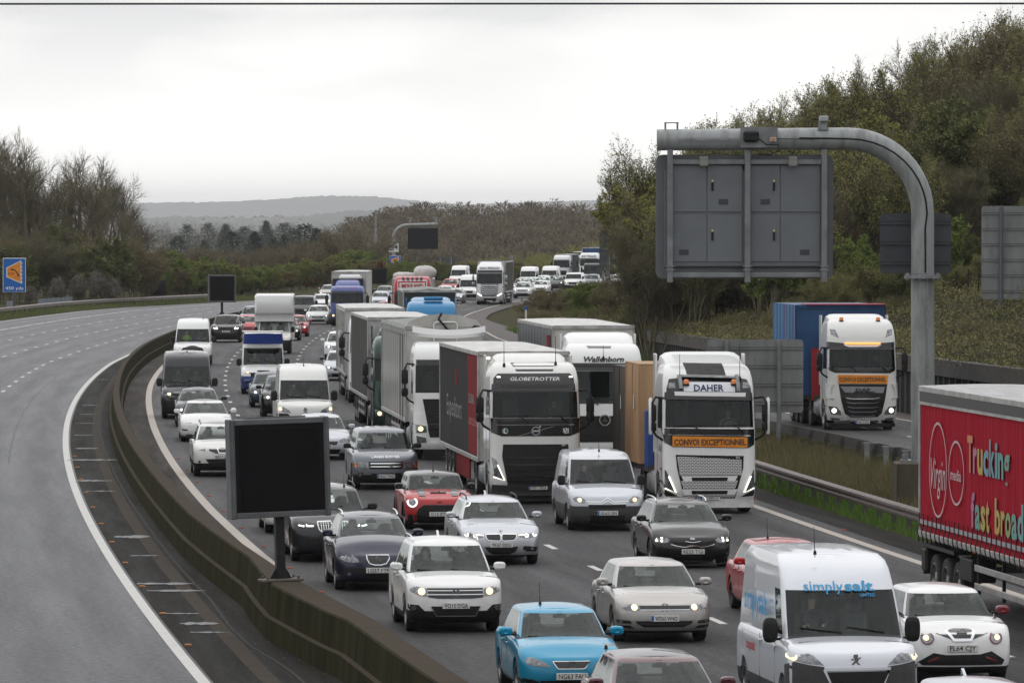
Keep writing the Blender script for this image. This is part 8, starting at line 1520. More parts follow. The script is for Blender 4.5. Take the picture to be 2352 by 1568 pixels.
q.box((.1, 2.15, 3.42), (1.75, .4, .75), bev=.18); q.build('refrigeration_unit', P_WHITE, r_); put_text('DAVID JONES', .22, (0, S_['_surf'](0, 2.8), 2.72), mat('board_red', (.45, .01, .02), .5), r_, width=1.6, off=.05)
q = MB(); q.box((.1, 1.93, 3.22), (1.5, .03, .12)); q.build('unit_vent', BLACK, r_)
r_, S_ = truck('pedro', 'silver lorry with a chrome-barred grille and curtain trailer in the far outer lane', P_PALE, deflector=(4.0, 1.18, .9), mirror=P_PALE)
trailer(r_, 2.3, 13.6, 1.1, 4.0, 2.55, CURT, ALU, CURT, 'curtain'); q = MB(); q.box((1.31, 2.35, 2.6), (.02, .1, 2.6)); q.build('red_edge', REDL, r_); q = MB(); q.lathe([(.12, 0), (.12, .5), (.2, .52), (0, .55)], (1.15, 15.6, 3.95), 'z', 8); q.build('roof_stack', STEEL, r_)
r_, S_ = generic(1289, 800, P_WHITE, 'distant white rigid lorry with a dark windscreen behind the tall vans', wsb=2.0, wst=3.0, roof=3.9, name='rigid_lorry', scale=.86); trailer(r_, 2.3, 8, 1.1, 4.0, 2.4, CURT, WHT, WHT, 'box')
r_, S_ = generic(1352, 792, P_WHITE, 'tall distant white lorry with a dark blue-topped trailer', wsb=2.0, wst=2.8, roof=3.7); put_text('DAY TRAILER', .3, (0, 0, 3.25), DH, r_, surf=S_['_surf'], off=.04, width=1.9); trailer(r_, 2.3, 10, 1.2, 4.35, 2.55, BLF, BLF, BLF, 'box')
r_, S_ = generic(1362, 735, P_BLACKCAR, 'dark grey horse lorry with small side lamps behind the grey-blue car', wsb=1.9, wst=2.6, roof=3.0, name='horse_lorry', scale=.92); put_text('HORSES', .2, (0, 0, 2.78), GW, r_, surf=S_['_surf'], off=.04, width=1.2); trailer(r_, 1.9, 6, 1.0, 3.3, 2.3, CHASSIS, GREYP, WHT, 'box')
r_, S_ = generic(1408, 800, P_WHITE, 'distant white lorry with a blue stripe at the right end of the queue', wsb=2.0, wst=2.8, roof=3.5, name='rigid_lorry'); trailer(r_, 2.2, 8, 1.1, 3.6, 2.4, WHT, BLF, WHT, 'box')
r_, S_ = generic(1318, 840, P_WHITE, 'distant tanker lorry with a cream cylinder beside the tall blue-topped lorry', wsb=2.0, wst=2.7, roof=3.1, name='tanker_lorry'); q = MB(); q.lathe([(0, 2.2), (.9, 2.3), (1.25, 2.7), (1.25, 11.5), (0, 12)], (-.3, 0, 2.35), 'y', 20); q.build('tank', mat('cream_tank', (.50, .46, .38), .4), r_, 50); put_wheels(r_, [(-1, 9), (1, 9), (-1, 10.3), (1, 10.3)], .5, .38, 'truck')
# red curtain-sided trailer and its tractor at the right edge of the view
CR = mat('crimson_curtain', (.36, .015, .034), .8, spec=.06, var2=(.30, .005, .016), scale=1.6, stretch=(1, 2.0, .15)); 
Yr = 126.0; xr = W2(2113, Yr); a_ = heading(118, 16)
r_ = empty('curtain_side_lorry', (xr + 1.27 + math.sin(a_) * 17.2, Yr - math.cos(a_) * 17.2, 0), a_, 'red curtain-sided lorry with multicoloured lettering at the right edge of the view', 'lorry', Q + ' at the right edge')
S_ = dict(wsb=2.1, wst=2.9, roof=3.7, front=[]); tractor(r_, S_, P_WHITE)
bo = trailer(r_, 3.6, 13.6, 1.32, 4.40, 2.55, CR, WHT, mat('ribbed_white_roof', (.50, .50, .50), .5, var2=(.22, .22, .22), scale=3, stretch=(9, .2, 1)), 'curtain', skirt='none')
q = MB(); q.box((-1.29, 10.4, 4.20), (.03, 13.6, .22)); q.build('dark_cant_rail', GREYP, bo); q = MB(); q.box((-1.30, 10.4, 4.06), (.02, 13.6, .06)); q.build('silver_trim', ALU, bo); q = MB(); q.box((-1.30, 10.4, 1.62), (.015, 13.5, .09)); q.build('reflective_strip', mat('reflective_tape', (.42, .42, .44), .3, .3), bo)
for k in range(27):
    y = 4.1 + .50 * k; q = MB(); q.box((-1.315, y, 1.66), (.02, .025, .26)); q.tube([(-1.33, y, 1.54), (-1.36, y - .05, 1.42), (-1.36, y - .14, 1.30), (-1.34, y - .12, 1.22), (-1.33, y - .02, 1.32)], .014, 5); q.build('strap', BLACK, bo)
for z in (.62, .98): q = MB(); q.box((-1.22, 8.6, z), (.04, 5.4, .13), bev=.01); q.build('side_guard', ALU, bo)
for y in (5.9, 8.6, 11.2): q = MB(); q.box((-1.16, y, .86), (.06, .08, .8)); q.build('guard_bracket', BLACK, bo)
q = MB(); q.box((-.98, 12.3, .88), (.5, 1.3, .46), bev=.03); q.build('tool_box', BLACK, bo); q = MB(); q.box((-.95, 16.7, .85), (.7, .5, .5), bev=.05); q.box((-1.0, 15.1, 1.16), (.6, 3.8, .08)); q.build('mudguard', BLACK, bo)
WR = mat('faded_white_print', (.52, .40, .42), .5)
def left_poly(nm, polys, m):
    q = MB()
    for P_ in polys: q.add([(-1.322, y, z) for y, z in P_], [tuple(range(len(P_)))])
    q.build(nm, m, bo, fix=False)
def ellband(cy, cz, ry, rz_, wd, t0=0, t1=2 * math.pi, n=40):
    return [[(cy + (ry + s * wd) * math.cos(t), cz + (rz_ + s * wd) * math.sin(t)) for s, t in ((0, a), (0, b_), (1, b_), (1, a))] for a, b_ in [(t0 + (t1 - t0) * i / n, t0 + (t1 - t0) * (i + 1) / n) for i in range(n)]]
left_poly('loop_logo', ellband(14.9, 2.76, .95, .92, .05) + ellband(12.85, 2.78, .80, .60, .05), WR)
q_ = put_text('Virgin', .62, (-1.30, 14.9, 2.68), WR, bo, face='left', width=1.65, off=.022, shear=.3, bold=0); put_text('media', .22, (-1.30, 12.9, 2.74), WR, bo, face='left', width=1.15, off=.022)
cols = [('T', (.50, .18, .06)), ('r', (.42, .13, .25)), ('u', (.45, .30, .05)), ('c', (.12, .28, .34)), ('k', (.08, .27, .33)), ('i', (.10, .28, .32)), ('n', (.10, .30, .26)), ('g', (.10, .30, .24))]
def word_on(wd_, y0, z, h, cl, adv):
    y = y0
    for k, ch in enumerate(wd_):
        put_text(ch, h if ch in 'Tkbdf' or ch == 'i' else h, (-1.30, y - adv[k] / 2, z), mat('print_%s' % '_'.join('%02d' % (c * 99) for c in cl[k % len(cl)]), cl[k % len(cl)], .5), bo, 'print_letter', face='left', off=.015, bold=.03, width=adv[k] * .9)
        y -= adv[k]
C8 = [c for _, c in cols]
word_on('Trucking', 11.7, 3.22, .68, C8, [.62, .45, .62, .62, .62, .28, .62, .62]); word_on('fast', 11.3, 2.12, .66, [(.40, .12, .28), (.10, .30, .24), (.42, .32, .05), (.46, .30, .06)], [.42, .6, .55, .42]); word_on('broad', 8.8, 2.12, .66, [(.46, .30, .06), (.42, .34, .05), (.20, .34, .12), (.10, .30, .26), (.12, .30, .30)], [.62, .45, .62, .62, .62])
plain('hatch', 2330, 82.0, P_SILVER, 'silver hatchback whose roof just enters at the bottom right', fin=1)
# ---------------------------------------------------------------- trees and undergrowth
def bark(name, a, b_): return mat(name, a, .9, spec=.1, var2=b_, scale=1.3)
BARK = bark('bare_twigs_brown', (.115, .095, .072), (.065, .055, .043)); BARKG = bark('greenish_bark', (.185, .165, .105), (.11, .10, .064)); BARKR = bark('reddish_twigs', (.165, .135, .088), (.10, .085, .056))
def leafm(name, a, b_, sc=.9):
    m = mat(name, a, .8, spec=.12, var2=b_, scale=sc, ramp=(.30, .70)); return m
LF = {'olive': leafm('olive_buds', (.27, .27, .085), (.165, .17, .055)), 'green': leafm('fresh_leaves', (.215, .275, .070), (.13, .165, .045)), 'dark': leafm('dark_leaves', (.16, .17, .062), (.09, .10, .04)),
      'brown': leafm('brown_buds', (.24, .205, .095), (.15, .13, .065)), 'ever': leafm('evergreen_needles', (.045, .075, .048), (.024, .042, .030)), 'white': leafm('white_blossom', (.34, .33, .28), (.20, .19, .15)), 'yellow': leafm('yellow_green_leaves', (.25, .255, .075), (.155, .165, .05)), 'rust': leafm('rusty_leaves', (.20, .085, .030), (.10, .05, .02))}
def make_tree(kind, seed, H=8.0):
    'returns (trunk mesh builder, crown mesh builder); crown slot 0 twigs, slot 1 leaves'
    r = random.Random(seed); T_ = MB(); Cw = MB(); tips = []
    def rv(s): return Vector((r.uniform(-s, s), r.uniform(-s, s), r.uniform(-s, s)))
    def leaf(p, s):
        a = rv(1).normalized(); b_ = a.cross(rv(1)).normalized()
        s *= r.uniform(.6, 1.3); Cw.add([p - a * s, p + b_ * s * .6, p + a * s, p - b_ * s * .6], [(0, 1, 2, 3)], 1)
    def twig(p, d, l, rad):
        q = p + d * l * .55 + rv(.06 * l); e = p + d * l + rv(.12 * l) + Vector((0, 0, l * .08))
        a = d.cross(Vector((0.3, 1, .2))).normalized() * rad; b_ = d.cross(a).normalized() * rad
        Cw.add([p + a, p - a * .5 + b_, p - a * .5 - b_, q + a * .7, q - a * .35 + b_ * .7, q - a * .35 - b_ * .7, e], [(0, 1, 4, 3), (1, 2, 5, 4), (2, 0, 3, 5), (3, 4, 6), (4, 5, 6), (5, 3, 6)], 0)
        return q, e
    P = dict(shrub=dict(stems=7, spread=.30, lv=3, nb=(4, 6), up=.55, tw=5, tl=.62, lf=3, ls=.050, r0=.055), bare=dict(stems=1, spread=.05, lv=4, nb=(3, 4), up=.20, tw=3, tl=.8, lf=0, ls=.05, r0=.27),
             fresh=dict(stems=5, spread=.34, lv=3, nb=(4, 5), up=.42, tw=5, tl=.45, lf=15, ls=.075, r0=.06), bramble=dict(stems=16, spread=.75, lv=2, nb=(5, 6), up=.25, tw=5, tl=.42, lf=6, ls=.045, r0=.02),
             twiggy=dict(stems=5, spread=.28, lv=3, nb=(5, 6), up=.5, tw=6, tl=.6, lf=1, ls=.04, r0=.06))[kind]
    def grow(p, d, l, rad, lv):
        n = 4 if lv > 1 else 3; pts = [p]; q = p.copy(); dd = d.copy()
        for i in range(n):
            dd = (dd + rv(.16) + Vector((0, 0, P['up'] * .10))).normalized(); q = q + dd * l / n; pts.append(q.copy())
        rads = [rad * (1 - .55 * i / n) for i in range(n + 1)]
        T_.tube(pts, rads, 6 if rad > .05 else 4 if rad > .02 else 3, cap=False)
        if lv <= 0:
            for k in range(P['tw']):
                t = r.uniform(.2, 1); b_ = pts[min(n, int(t * n))]; td = (dd + rv(.75) + Vector((0, 0, P['up'] * .4))).normalized()
                a, e = twig(b_, td, P['tl'] * r.uniform(.6, 1.3), .0085)
                for _ in range(1 if kind == 'bare' else 2): a2, e2 = twig(a, (td + rv(.7)).normalized(), P['tl'] * .5 * r.uniform(.6, 1.2), .0055)
                for _ in range(P['lf']): leaf(a.lerp(e, r.random()) + rv(.09), P['ls'])
                for _ in range(P['lf'] // 2): leaf(e2 + rv(.10), P['ls'])
            return
        k = r.randint(*P['nb'])
        for j in range(k):
            t = .30 + .70 * (j + r.random() * .6) / k if lv < 4 else .35 + .65 * (j + .5) / k
            i = min(n - 1, int(t * n)); b_ = pts[i].lerp(pts[i + 1], t * n - i)
            ang = r.uniform(0, 2 * math.pi); sd = Vector((math.cos(ang), math.sin(ang), 0)); sw = .75 if lv > 1 else .85
            nd = (dd * .75 + sd * sw * r.uniform(.6, 1.1) + Vector((0, 0, P['up'] * .6))).normalized()
            grow(b_, nd, l * r.uniform(.42, .62) * (1.15 - .35 * t), rads[i] * .58, lv - 1)
        grow(pts[-1], dd, l * .5, rads[-1] * .8, lv - 1)
    for s in range(P['stems']):
        a = r.uniform(0, 2 * math.pi); sp = P['spread'] * r.uniform(.2, 1.2)
        d = Vector((math.cos(a) * sp, math.sin(a) * sp, 1)).normalized(); b0 = Vector((math.cos(a) * sp * .6, math.sin(a) * sp * .6, -.2))
        grow(b0, d, H * (.50 if kind == 'bare' else .58) * r.uniform(.8, 1.1), P['r0'] * H / 8 * r.uniform(.8, 1.2), P['lv'])
    zm = max(v[2] for v in Cw.v); k = H / zm
    T_.v = [(x * k, y * k, z * k) for x, y, z in T_.v]; Cw.v = [(x * k, y * k, z * k) for x, y, z in Cw.v]
    return T_, Cw
def make_evergreen(seed, H=8.0, cone=True):
    r = random.Random(seed); T_ = MB(); Cw = MB(); T_.tube([(0, 0, -.2), (0, 0, H * .92)], [.22, .03], 6)
    for k in range(2600):
        t = r.random() ** .8; z = H * (.08 + .9 * t); R_ = (H * .26 * (1 - t) ** .8 + .15) if cone else H * .36 * math.sin(math.pi * min(.98, .15 + .85 * t)) ** .6
        lob = 1 + .22 * math.sin(3 * 2 * math.pi * k / 2600 * 9 + t * 8)
        a = r.uniform(0, 2 * math.pi); rr = R_ * lob * math.sqrt(r.uniform(.25, 1)); p = Vector((rr * math.cos(a), rr * math.sin(a), z + r.uniform(-.2, .2)))
        d = Vector((math.cos(a), math.sin(a), r.uniform(-.3, .5))).normalized(); s = r.uniform(.14, .34); b_ = d.cross(Vector((0, 0, 1))).normalized() * s * .4
        Cw.add([p - b_, p + d * s, p + b_, p - d * s * .3 + Vector((0, 0, s * .3))], [(0, 1, 2, 3)], 1)
    return T_, Cw
_tp = {}
def tree_proto(kind, seed, leafk, barkm=BARK):
    key = (kind, seed, leafk)
    if key in _tp: return _tp[key]
    if kind in ('cone', 'round'): t, c = make_evergreen(seed, 8.0, kind == 'cone')
    else: t, c = make_tree(kind, seed)
    to = t.build('trunk', barkm, None, None, fix=False); co = c.build('crown', [barkm, LF[leafk]], None, None, fix=False)
    for o in (to, co): COL.objects.unlink(o)
    _tp[key] = (to, co); return _tp[key]
def tree(name, x, y, z, h, label, group, kind, seed, leafk, barkm=BARK, wide=1.0, rz=0, cat='tree'):
    to, co = tree_proto(kind, seed, leafk, barkm)
    o = empty(name, (x, y, z), rz, label, cat, group); s = h / 8.0; o.scale = (s * wide, s * wide, s)
    for a in (to, co):
        c = a.copy(); COL.objects.link(c); c.parent = o
    return o
def pz(py, Y): return CAMZ - (py - 508) * Y / 14000.0
RT = random.Random(11)
where = lambda px: 'far left' if px < 0 else ('beside the traffic at the left end of the hillside' if px < 1520 else 'behind the big message sign' if px < 1920 else 'behind the curved gantry post' if px < 2200 else 'at the right edge of the hillside')
sil = [(1440, 640), (1455, 470), (1470, 395), (1500, 345), (1560, 285), (1590, 240), (1700, 172), (1800, 112), (1900, 82), (2000, 62), (2100, 32), (2200, 22), (2300, 4), (2420, -25)]
TONE = [('shrub', 1, 'olive', BARKG), ('shrub', 2, 'olive', BARK), ('twiggy', 3, 'brown', BARKR), ('shrub', 4, 'brown', BARKR), ('fresh', 5, 'olive', BARKG), ('shrub', 6, 'green', BARKG), ('fresh', 7, 'green', BARKG), ('twiggy', 8, 'dark', BARKG), ('fresh', 9, 'dark', BARKG)]
word = {'olive': 'olive budding', 'brown': 'bare brown', 'green': 'fresh green', 'dark': 'dark dense', 'yellow': 'yellow green', 'white': 'white blossoming', 'rust': 'rusty brown'}
def hill_tree(px, Y, top, k, wide=1.15, name='hillside_tree', lab=None, grp='trees on the right hillside', hmin=4.5, hmax=12):
    x = W2(px, Y); u = x - base(Y); z = hz(u, Y) if u > u_w(min(Y, 450)) else 0
    h = clamp(pz(top, Y) - z, hmin, hmax); kd, sd, lf, bk = TONE[k]
    return tree(name, x, Y, z - .1, h, (lab % word[lf]) if lab and '%' in lab else lab or '%s tree %s' % (word[lf], where(px)), grp + ': ' + (word[lf] + ' ones ' + where(px)), kd, sd, lf, bk, wide, RT.uniform(0, 6.28))
for px in range(1500, 2420, 40):                         # skyline row
    hill_tree(px + RT.uniform(-12, 12), RT.uniform(370, 430), interp(px, sil) + RT.uniform(0, 14), RT.choice([0, 1, 2, 3, 0, 1, 0, 1]), .95)
for px in range(1505, 2420, 62):
    t = interp(px, sil)
    for f in (.16, .34, .52):
        top = t + (640 - t) * f + RT.uniform(-20, 20)
        hill_tree(px + RT.uniform(-28, 28), RT.uniform(335, 375) - 30 * f, top, RT.choice([0, 1, 3, 4, 1, 8, 7, 2, 0, 6 if px > 2100 else 4]), 1.05, hmax=9)
for px in range(1470, 2440, 60):
    hill_tree(px + RT.uniform(-20, 20), RT.uniform(283, 300) if px > 1850 else RT.uniform(320, 350), 610 + RT.uniform(-30, 40), RT.choice([3, 8, 1, 0, 7]), 1.3, hmin=1.8, hmax=3.8, name='hillside_bush', lab='%s bush at the foot of the hillside trees', grp='bushes at the foot of the hillside')
for px in range(1490, 2420, 95):                         # lower front row
    hill_tree(px + RT.uniform(-30, 30), RT.uniform(300, 318) if px > 1700 else RT.uniform(330, 380), 505 + RT.uniform(-50, 60), RT.choice([4, 6, 0, 3, 8, 1]), 1.1, hmin=2.5, hmax=6.5)
for px, Y, t, k in ((1475, 400, 480, 6), (1498, 395, 400, 6), (1535, 388, 440, 0), (1470, 405, 600, 5), (1520, 380, 610, 5), (1445, 400, 625, 5), (1540, 392, 350, 4)):
    hill_tree(px, Y, t, k, .72, name='leafing_tree', hmin=3)
# low bushes between the slip road and the hillside, and at the nose
for i, (px, Y, top, k, w_) in enumerate(((1205, 505, 690, 2, 1.3), (1222, 520, 676, 2, 1.2), (1245, 500, 655, 3, 1.2), (1262, 480, 660, 0, 1.3), (1285, 470, 650, 3, 1.3), (1300, 455, 668, 3, 1.2), (1318, 460, 655, 5, 1.2), (1338, 440, 642, 5, 1.0), (1350, 425, 640, 6, 1.2), (1368, 430, 635, 3, 1.1), (1385, 415, 652, 0, 1.2), (1402, 430, 632, 3, 1.2),
                                         (1425, 400, 645, 3, 1.2), (1450, 395, 640, 2, 1.3), (1475, 380, 650, 3, 1.2), (1500, 375, 652, 0, 1.2), (1530, 365, 655, 3, 1.2), (1230, 470, 705, 2, 1.4), (1262, 450, 700, 3, 1.3), (1300, 432, 700, 3, 1.4), (1345, 405, 690, 6, 1.3), (1390, 395, 690, 3, 1.3))):
    x = W2(px, Y); u = x - base(Y); z = hz(u, Y) if u > u_w(min(Y, 450)) else 0
    kd, sd, lf, bk = TONE[k]; h = clamp(pz(top, Y) - z, 1.2, 5.5)
    tree('roadside_bush', x, Y, z - .1, h, '%s bush %s' % (word[lf], 'at the tip where the slip road leaves' if px < 1310 else 'above the end of the retaining wall'), 'bushes by the slip road: %s, %s' % (word[lf], 'tip' if px < 1310 else 'wall end'), 'bramble' if top > 680 else kd, sd, lf, bk, w_ * 1.3, RT.uniform(0, 6), 'bush')
# brambles spilling over the bank behind the wall: uncountable ground cover
def cover(name, label, pts, size, mats_, n, seed, upright=.4):
    r = random.Random(seed); mb = MB()
    for k in range(n):
        p, nz_ = pts(r); s = size * r.uniform(.4, 1.2)
        a = Vector((r.uniform(-1, 1), r.uniform(-1, 1), r.uniform(-.3, 1) * (1 + upright))).normalized(); b_ = a.cross(Vector((r.uniform(-1, 1), r.uniform(-1, 1), .3))).normalized()
        p = Vector(p); mb.add([p - b_ * s * .3, p + a * s * .6 - b_ * s * .22, p + a * s * 1.2, p + a * s * .6 + b_ * s * .22], [(0, 1, 2, 3)], r.choice(range(len(mats_))) if r.random() > nz_ else 0)
    o = mb.build(name, mats_, None, None, fix=False); return tag(o, label, 'undergrowth', None, 'stuff')
def bankpt(r):
    Y = r.uniform(190, 440); d = r.uniform(.1, 19) * r.uniform(.4, 1); u = u_w(Y) + d
    x = RX(Y, u); return (x, Y, hz(u, Y) + r.uniform(0, .30) * (1 + (d < 1.2)) + r.random() * .8 * max(0, math.sin(x * 1.1 + Y * .13) * math.sin(Y * .41 + x * .3)) * clamp(d / 3)), .3
for k in range(64):
    Y = RT.uniform(215, 400); u = u_w(Y) + RT.uniform(1, 14); lf = ['brown', 'olive', 'dark'][k % 3]
    tree('bank_bramble', RX(Y, u), Y, hz(u, Y) - .15, RT.uniform(.8, 1.9), '%s bramble clump on the bank above the retaining wall' % word[lf], 'bramble clumps on the bank: ' + lf, 'bramble', 2, lf, BARKR, 1.7, RT.uniform(0, 6), 'bush')
cover('bramble_cover', 'low olive and brown brambles covering the bank above the retaining wall', bankpt, .115, [LF['brown'], BARKG, LF['olive'], BARKR, LF['dark'], BARK], 150000, 3)
def wallpt(r):
    Y = r.uniform(190, 440); return (RX(Y, u_w(Y)) + r.uniform(-.2, .5), Y, wz(Y) + r.uniform(-.25, .22) - (r.random() < .15) * r.uniform(0, .5)), .4
cover('trailing_growth', 'dry trailing stems hanging over the retaining wall', wallpt, .15, [LF['brown'], LF['dark'], LF['olive']], 7000, 31)
# grass wedge between the rails: tall dead stems with green at the foot of the rail
def blades(name, label, fn, n, seed, mats_):
    r = random.Random(seed); mb = MB()
    for k in range(n):
        x, y, z, h, mi = fn(r); a = r.uniform(0, 3.14); w_ = r.uniform(.006, .014) * (1.6 if mi == 1 else 1); dx, dy = math.cos(a) * w_, math.sin(a) * w_; lx, ly = r.uniform(-.3, .3) * h, r.uniform(-.3, .3) * h
        mb.add([(x - dx, y - dy, z), (x + dx, y + dy, z), (x + lx * .5 + dx * .6, y + ly * .5 + dy * .6, z + h * .6), (x + lx * .5 - dx * .6, y + ly * .5 - dy * .6, z + h * .6), (x + lx, y + ly, z + h)], [(0, 1, 2, 3), (3, 2, 4)], mi)
    o = mb.build(name, mats_, None, None, fix=False); return tag(o, label, 'grass', None, 'stuff')
GB = [leafm('dead_stems', (.22, .17, .10), (.13, .10, .06), 2), leafm('bright_grass', (.12, .23, .035), (.07, .14, .025), 2), leafm('dull_grass', (.14, .155, .055), (.09, .10, .04), 2)]
def wedge(r):
    Y = 118 + 150 * r.random() ** 1.5; u0, u1 = 19.95, u_sl(Y) - .9; t = r.random(); u = u0 + (u1 - u0) * t; x = RX(Y, u)
    if abs(x - W2(2125, 167)) < 1.0 and 166 < Y < 168.3: Y += 3
    if u < 21.6: return x, Y, 0, r.uniform(.08, .28), 1 if r.random() > .25 else 2
    return x, Y, 0, r.uniform(.12, .46), 0 if r.random() > .45 else 2
blades('wedge_grass', 'tall dead stems and fresh green grass between the guard rails', wedge, 75000, 8, GB)
def lverge(r):
    Y = 400 + 220 * r.random(); u = -19.0 - 6.5 * r.random(); x = RX(Y, u); return x, Y, .02, r.uniform(.12, .45), r.choice([0, 1, 2, 2])
blades('left_verge_grass', 'rough green grass under the left guard rail', lverge, 26000, 9, GB)
def wfoot(r):
    Y = 200 + 240 * r.random(); u = u_sr(Y) + 1.6 + r.random() * max(.2, u_w(Y) - u_sr(Y) - 1.6); return RX(Y, u), Y, 0, r.uniform(.1, .4), 1 if r.random() > .3 else 2
blades('wall_foot_grass', 'green grass between the slip road and the retaining wall', wfoot, 16000, 10, GB)
def litter(r):
    Y = 95 + 190 * r.random() ** 1.3; k = r.random() < .7; u = (interp(Y, uTR) + .18 + r.random() ** 2 * 1.0) if k else (interp(Y, uTL) - .2 - r.random() ** 2 * .9); return (RX(Y, u), Y, .012), .3
cover('leaf_litter', 'small dead leaves and grit gathered along the foot of the barrier', litter, .035, [mat('dead_leaf', (.16, .075, .03), .8), mat('dark_grit', (.02, .018, .015), .9), mat('pale_grit', (.22, .20, .17), .9)], 3200, 77)
# bare trees on the left
LT = random.Random(4)
lsil = [(-60, 255), (0, 275), (50, 290), (110, 320), (150, 330), (185, 335), (225, 360), (265, 400), (300, 430), (312, 520), (330, 560)]
spots = [(-60, 640, 1), (-25, 600, 4), (12, 620, 2), (48, 600, 3), (85, 640, 1), (118, 600, 5), (150, 630, 2), (183, 605, 4), (212, 640, 1), (240, 610, 5), (262, 640, 3), (285, 660, 2)]
nth = ['first', 'second', 'third', 'fourth', 'fifth', 'sixth', 'seventh', 'eighth', 'ninth', 'tenth', 'eleventh', 'twelfth', 'thirteenth']
for i, (px, Y, sd) in enumerate(spots):
    h = pz(interp(px, lsil) - 14, Y) + .3
    tree('bare_tree', W2(px, Y), Y, -.3, h, 'tall bare leafless tree, %s from the left of the roadside group' % nth[i], 'bare trees left of the motorway', 'bare', 20 + sd, 'dark', BARKG if i % 2 else BARK, .92, LT.uniform(0, 6.28))
for i, px in enumerate(range(-50, 335, 24)):             # thicket in front of their trunks
    k = LT.choice([2, 3, 8, 2, 7]); kd, sd, lf, bk = TONE[k]; Y = LT.uniform(560, 600)
    tree('thicket_shrub', W2(px, Y), Y, -.2, pz(LT.uniform(500, 590) + (30 if px > 250 else 0), Y), '%s shrub in the thicket below the bare trees' % word[lf], 'thicket below the bare trees: %s' % word[lf], kd, sd, lf, bk, 1.3, LT.uniform(0, 6), 'shrub')
for px, top in ((70, 660), (130, 640), (175, 632), (228, 625), (258, 640)):
    tree('blossom_shrub', W2(px, 560), 560, -.1, pz(top - 12, 560), 'white blossoming shrub in front of the left thicket', 'blossoming shrubs in the left thicket', 'shrub', 41, 'white', BARK, 1.1, px, 'shrub')
# green roadside shrubs beyond the left carriageway
for i, px in enumerate(range(322, 1330, 15)):
    Y = interp(px, [(322, 628), (585, 642), (680, 690), (900, 790), (1120, 868), (1330, 935)]) + LT.uniform(-4, 28); lf = (['green', 'yellow', 'green', 'olive', 'yellow', 'green', 'brown'] if px < 905 else ['olive', 'brown', 'yellow', 'brown'])[LT.randrange(7 if px < 905 else 4)]; kd = 'fresh'
    top = interp(px, [(322, 590), (360, 575), (430, 590), (520, 605), (640, 600), (740, 590), (820, 572), (860, 590), (885, 632), (935, 632), (960, 612), (1000, 612), (1100, 604), (1330, 588)]) + LT.uniform(-8, 26)
    zb = interp(px, [(322, -.2), (700, -.3), (900, -.8), (1330, -3)])
    tree('roadside_shrub', W2(px, Y), Y, zb, pz(top, Y) - zb, '%s shrub in the roadside belt %s' % ({'green': 'fresh green', 'yellow': 'yellow green', 'olive': 'olive', 'brown': 'brown twiggy'}[lf], 'left of the box van' if px < 585 else 'beyond the blue lorry' if px < 900 else 'behind the far queue'), 'roadside belt: %s, %s' % (lf, 'left part' if px < 585 else 'middle part' if px < 900 else 'right part'), kd, 5 if i % 2 else 9, lf, BARKR if lf in ('brown',) else BARKG, 1.9, LT.uniform(0, 6), 'shrub')
for i, px in enumerate(range(330, 1300, 17)):            # low bushes at its foot
    Y = interp(px, [(322, 618), (585, 630), (680, 672), (900, 770), (1120, 840), (1330, 905)]); lf = LT.choice(['green', 'dark', 'olive', 'yellow', 'brown', 'rust' if i % 9 == 4 else 'green']); zb = interp(px, [(322, 0), (700, 0), (900, -.3), (1330, -2)])
    tree('low_bush', W2(px, Y), Y, zb - .1, LT.uniform(2.2, 3.6), 'low %s bush at the foot of the roadside belt' % word[lf], 'low bushes at the foot of the roadside belt: ' + lf, 'fresh', 12, lf, BARK, 1.5, LT.uniform(0, 6), 'bush')
for i, px in enumerate(range(325, 815, 22)):             # taller brown row behind them
    Y = 880 + LT.uniform(-30, 60); top = interp(px, [(325, 560), (450, 562), (600, 558), (700, 548), (760, 520), (820, 505), (900, 520)]) + LT.uniform(-6, 12)
    tree('brown_thicket_tree', W2(px, Y), Y, -5, pz(top, Y) + 5, 'brown leafless tree standing behind the green roadside belt', 'brown trees behind the roadside belt', 'twiggy', 3 + 5 * (i % 2), 'brown', BARKR, 1.3, LT.uniform(0, 6))
for i, (px, top, Y, kd, wd) in enumerate(((408, 543, 1150, 'round', 1.0), (470, 552, 1200, 'round', .7), (534, 531, 1180, 'round', 1.1), (585, 532, 1220, 'cone', 1.5), (628, 545, 1180, 'round', .8), (652, 540, 1250, 'cone', 1.3), (700, 515, 1180, 'round', 1.35), (728, 525, 1200, 'cone', 1.5), (612, 508, 2100, 'cone', 1.2), (518, 515, 2300, 'cone', 1.3), (478, 512, 2300, 'round', .8), (562, 520, 2200, 'round', 1.0), (655, 512, 2300, 'round', 1.1), (430, 515, 2400, 'round', .9))):
    zb = -9 if Y < 1500 else -20
    tree('evergreen_tree', W2(px, Y), Y, zb, pz(top, Y) - zb, 'dark %s evergreen, %s' % ('pointed' if kd == 'cone' else 'rounded', '%s from the left of the row beyond the brown thicket' % nth[i] if i < 8 else 'hazy and further off, %s from the left' % nth[[6, 3, 2, 4, 5, 1, 0, 0][i - 8] - 1]), 'evergreens beyond the roadside belt', kd, 3 + i % 3, 'ever', BARK, wd, i)
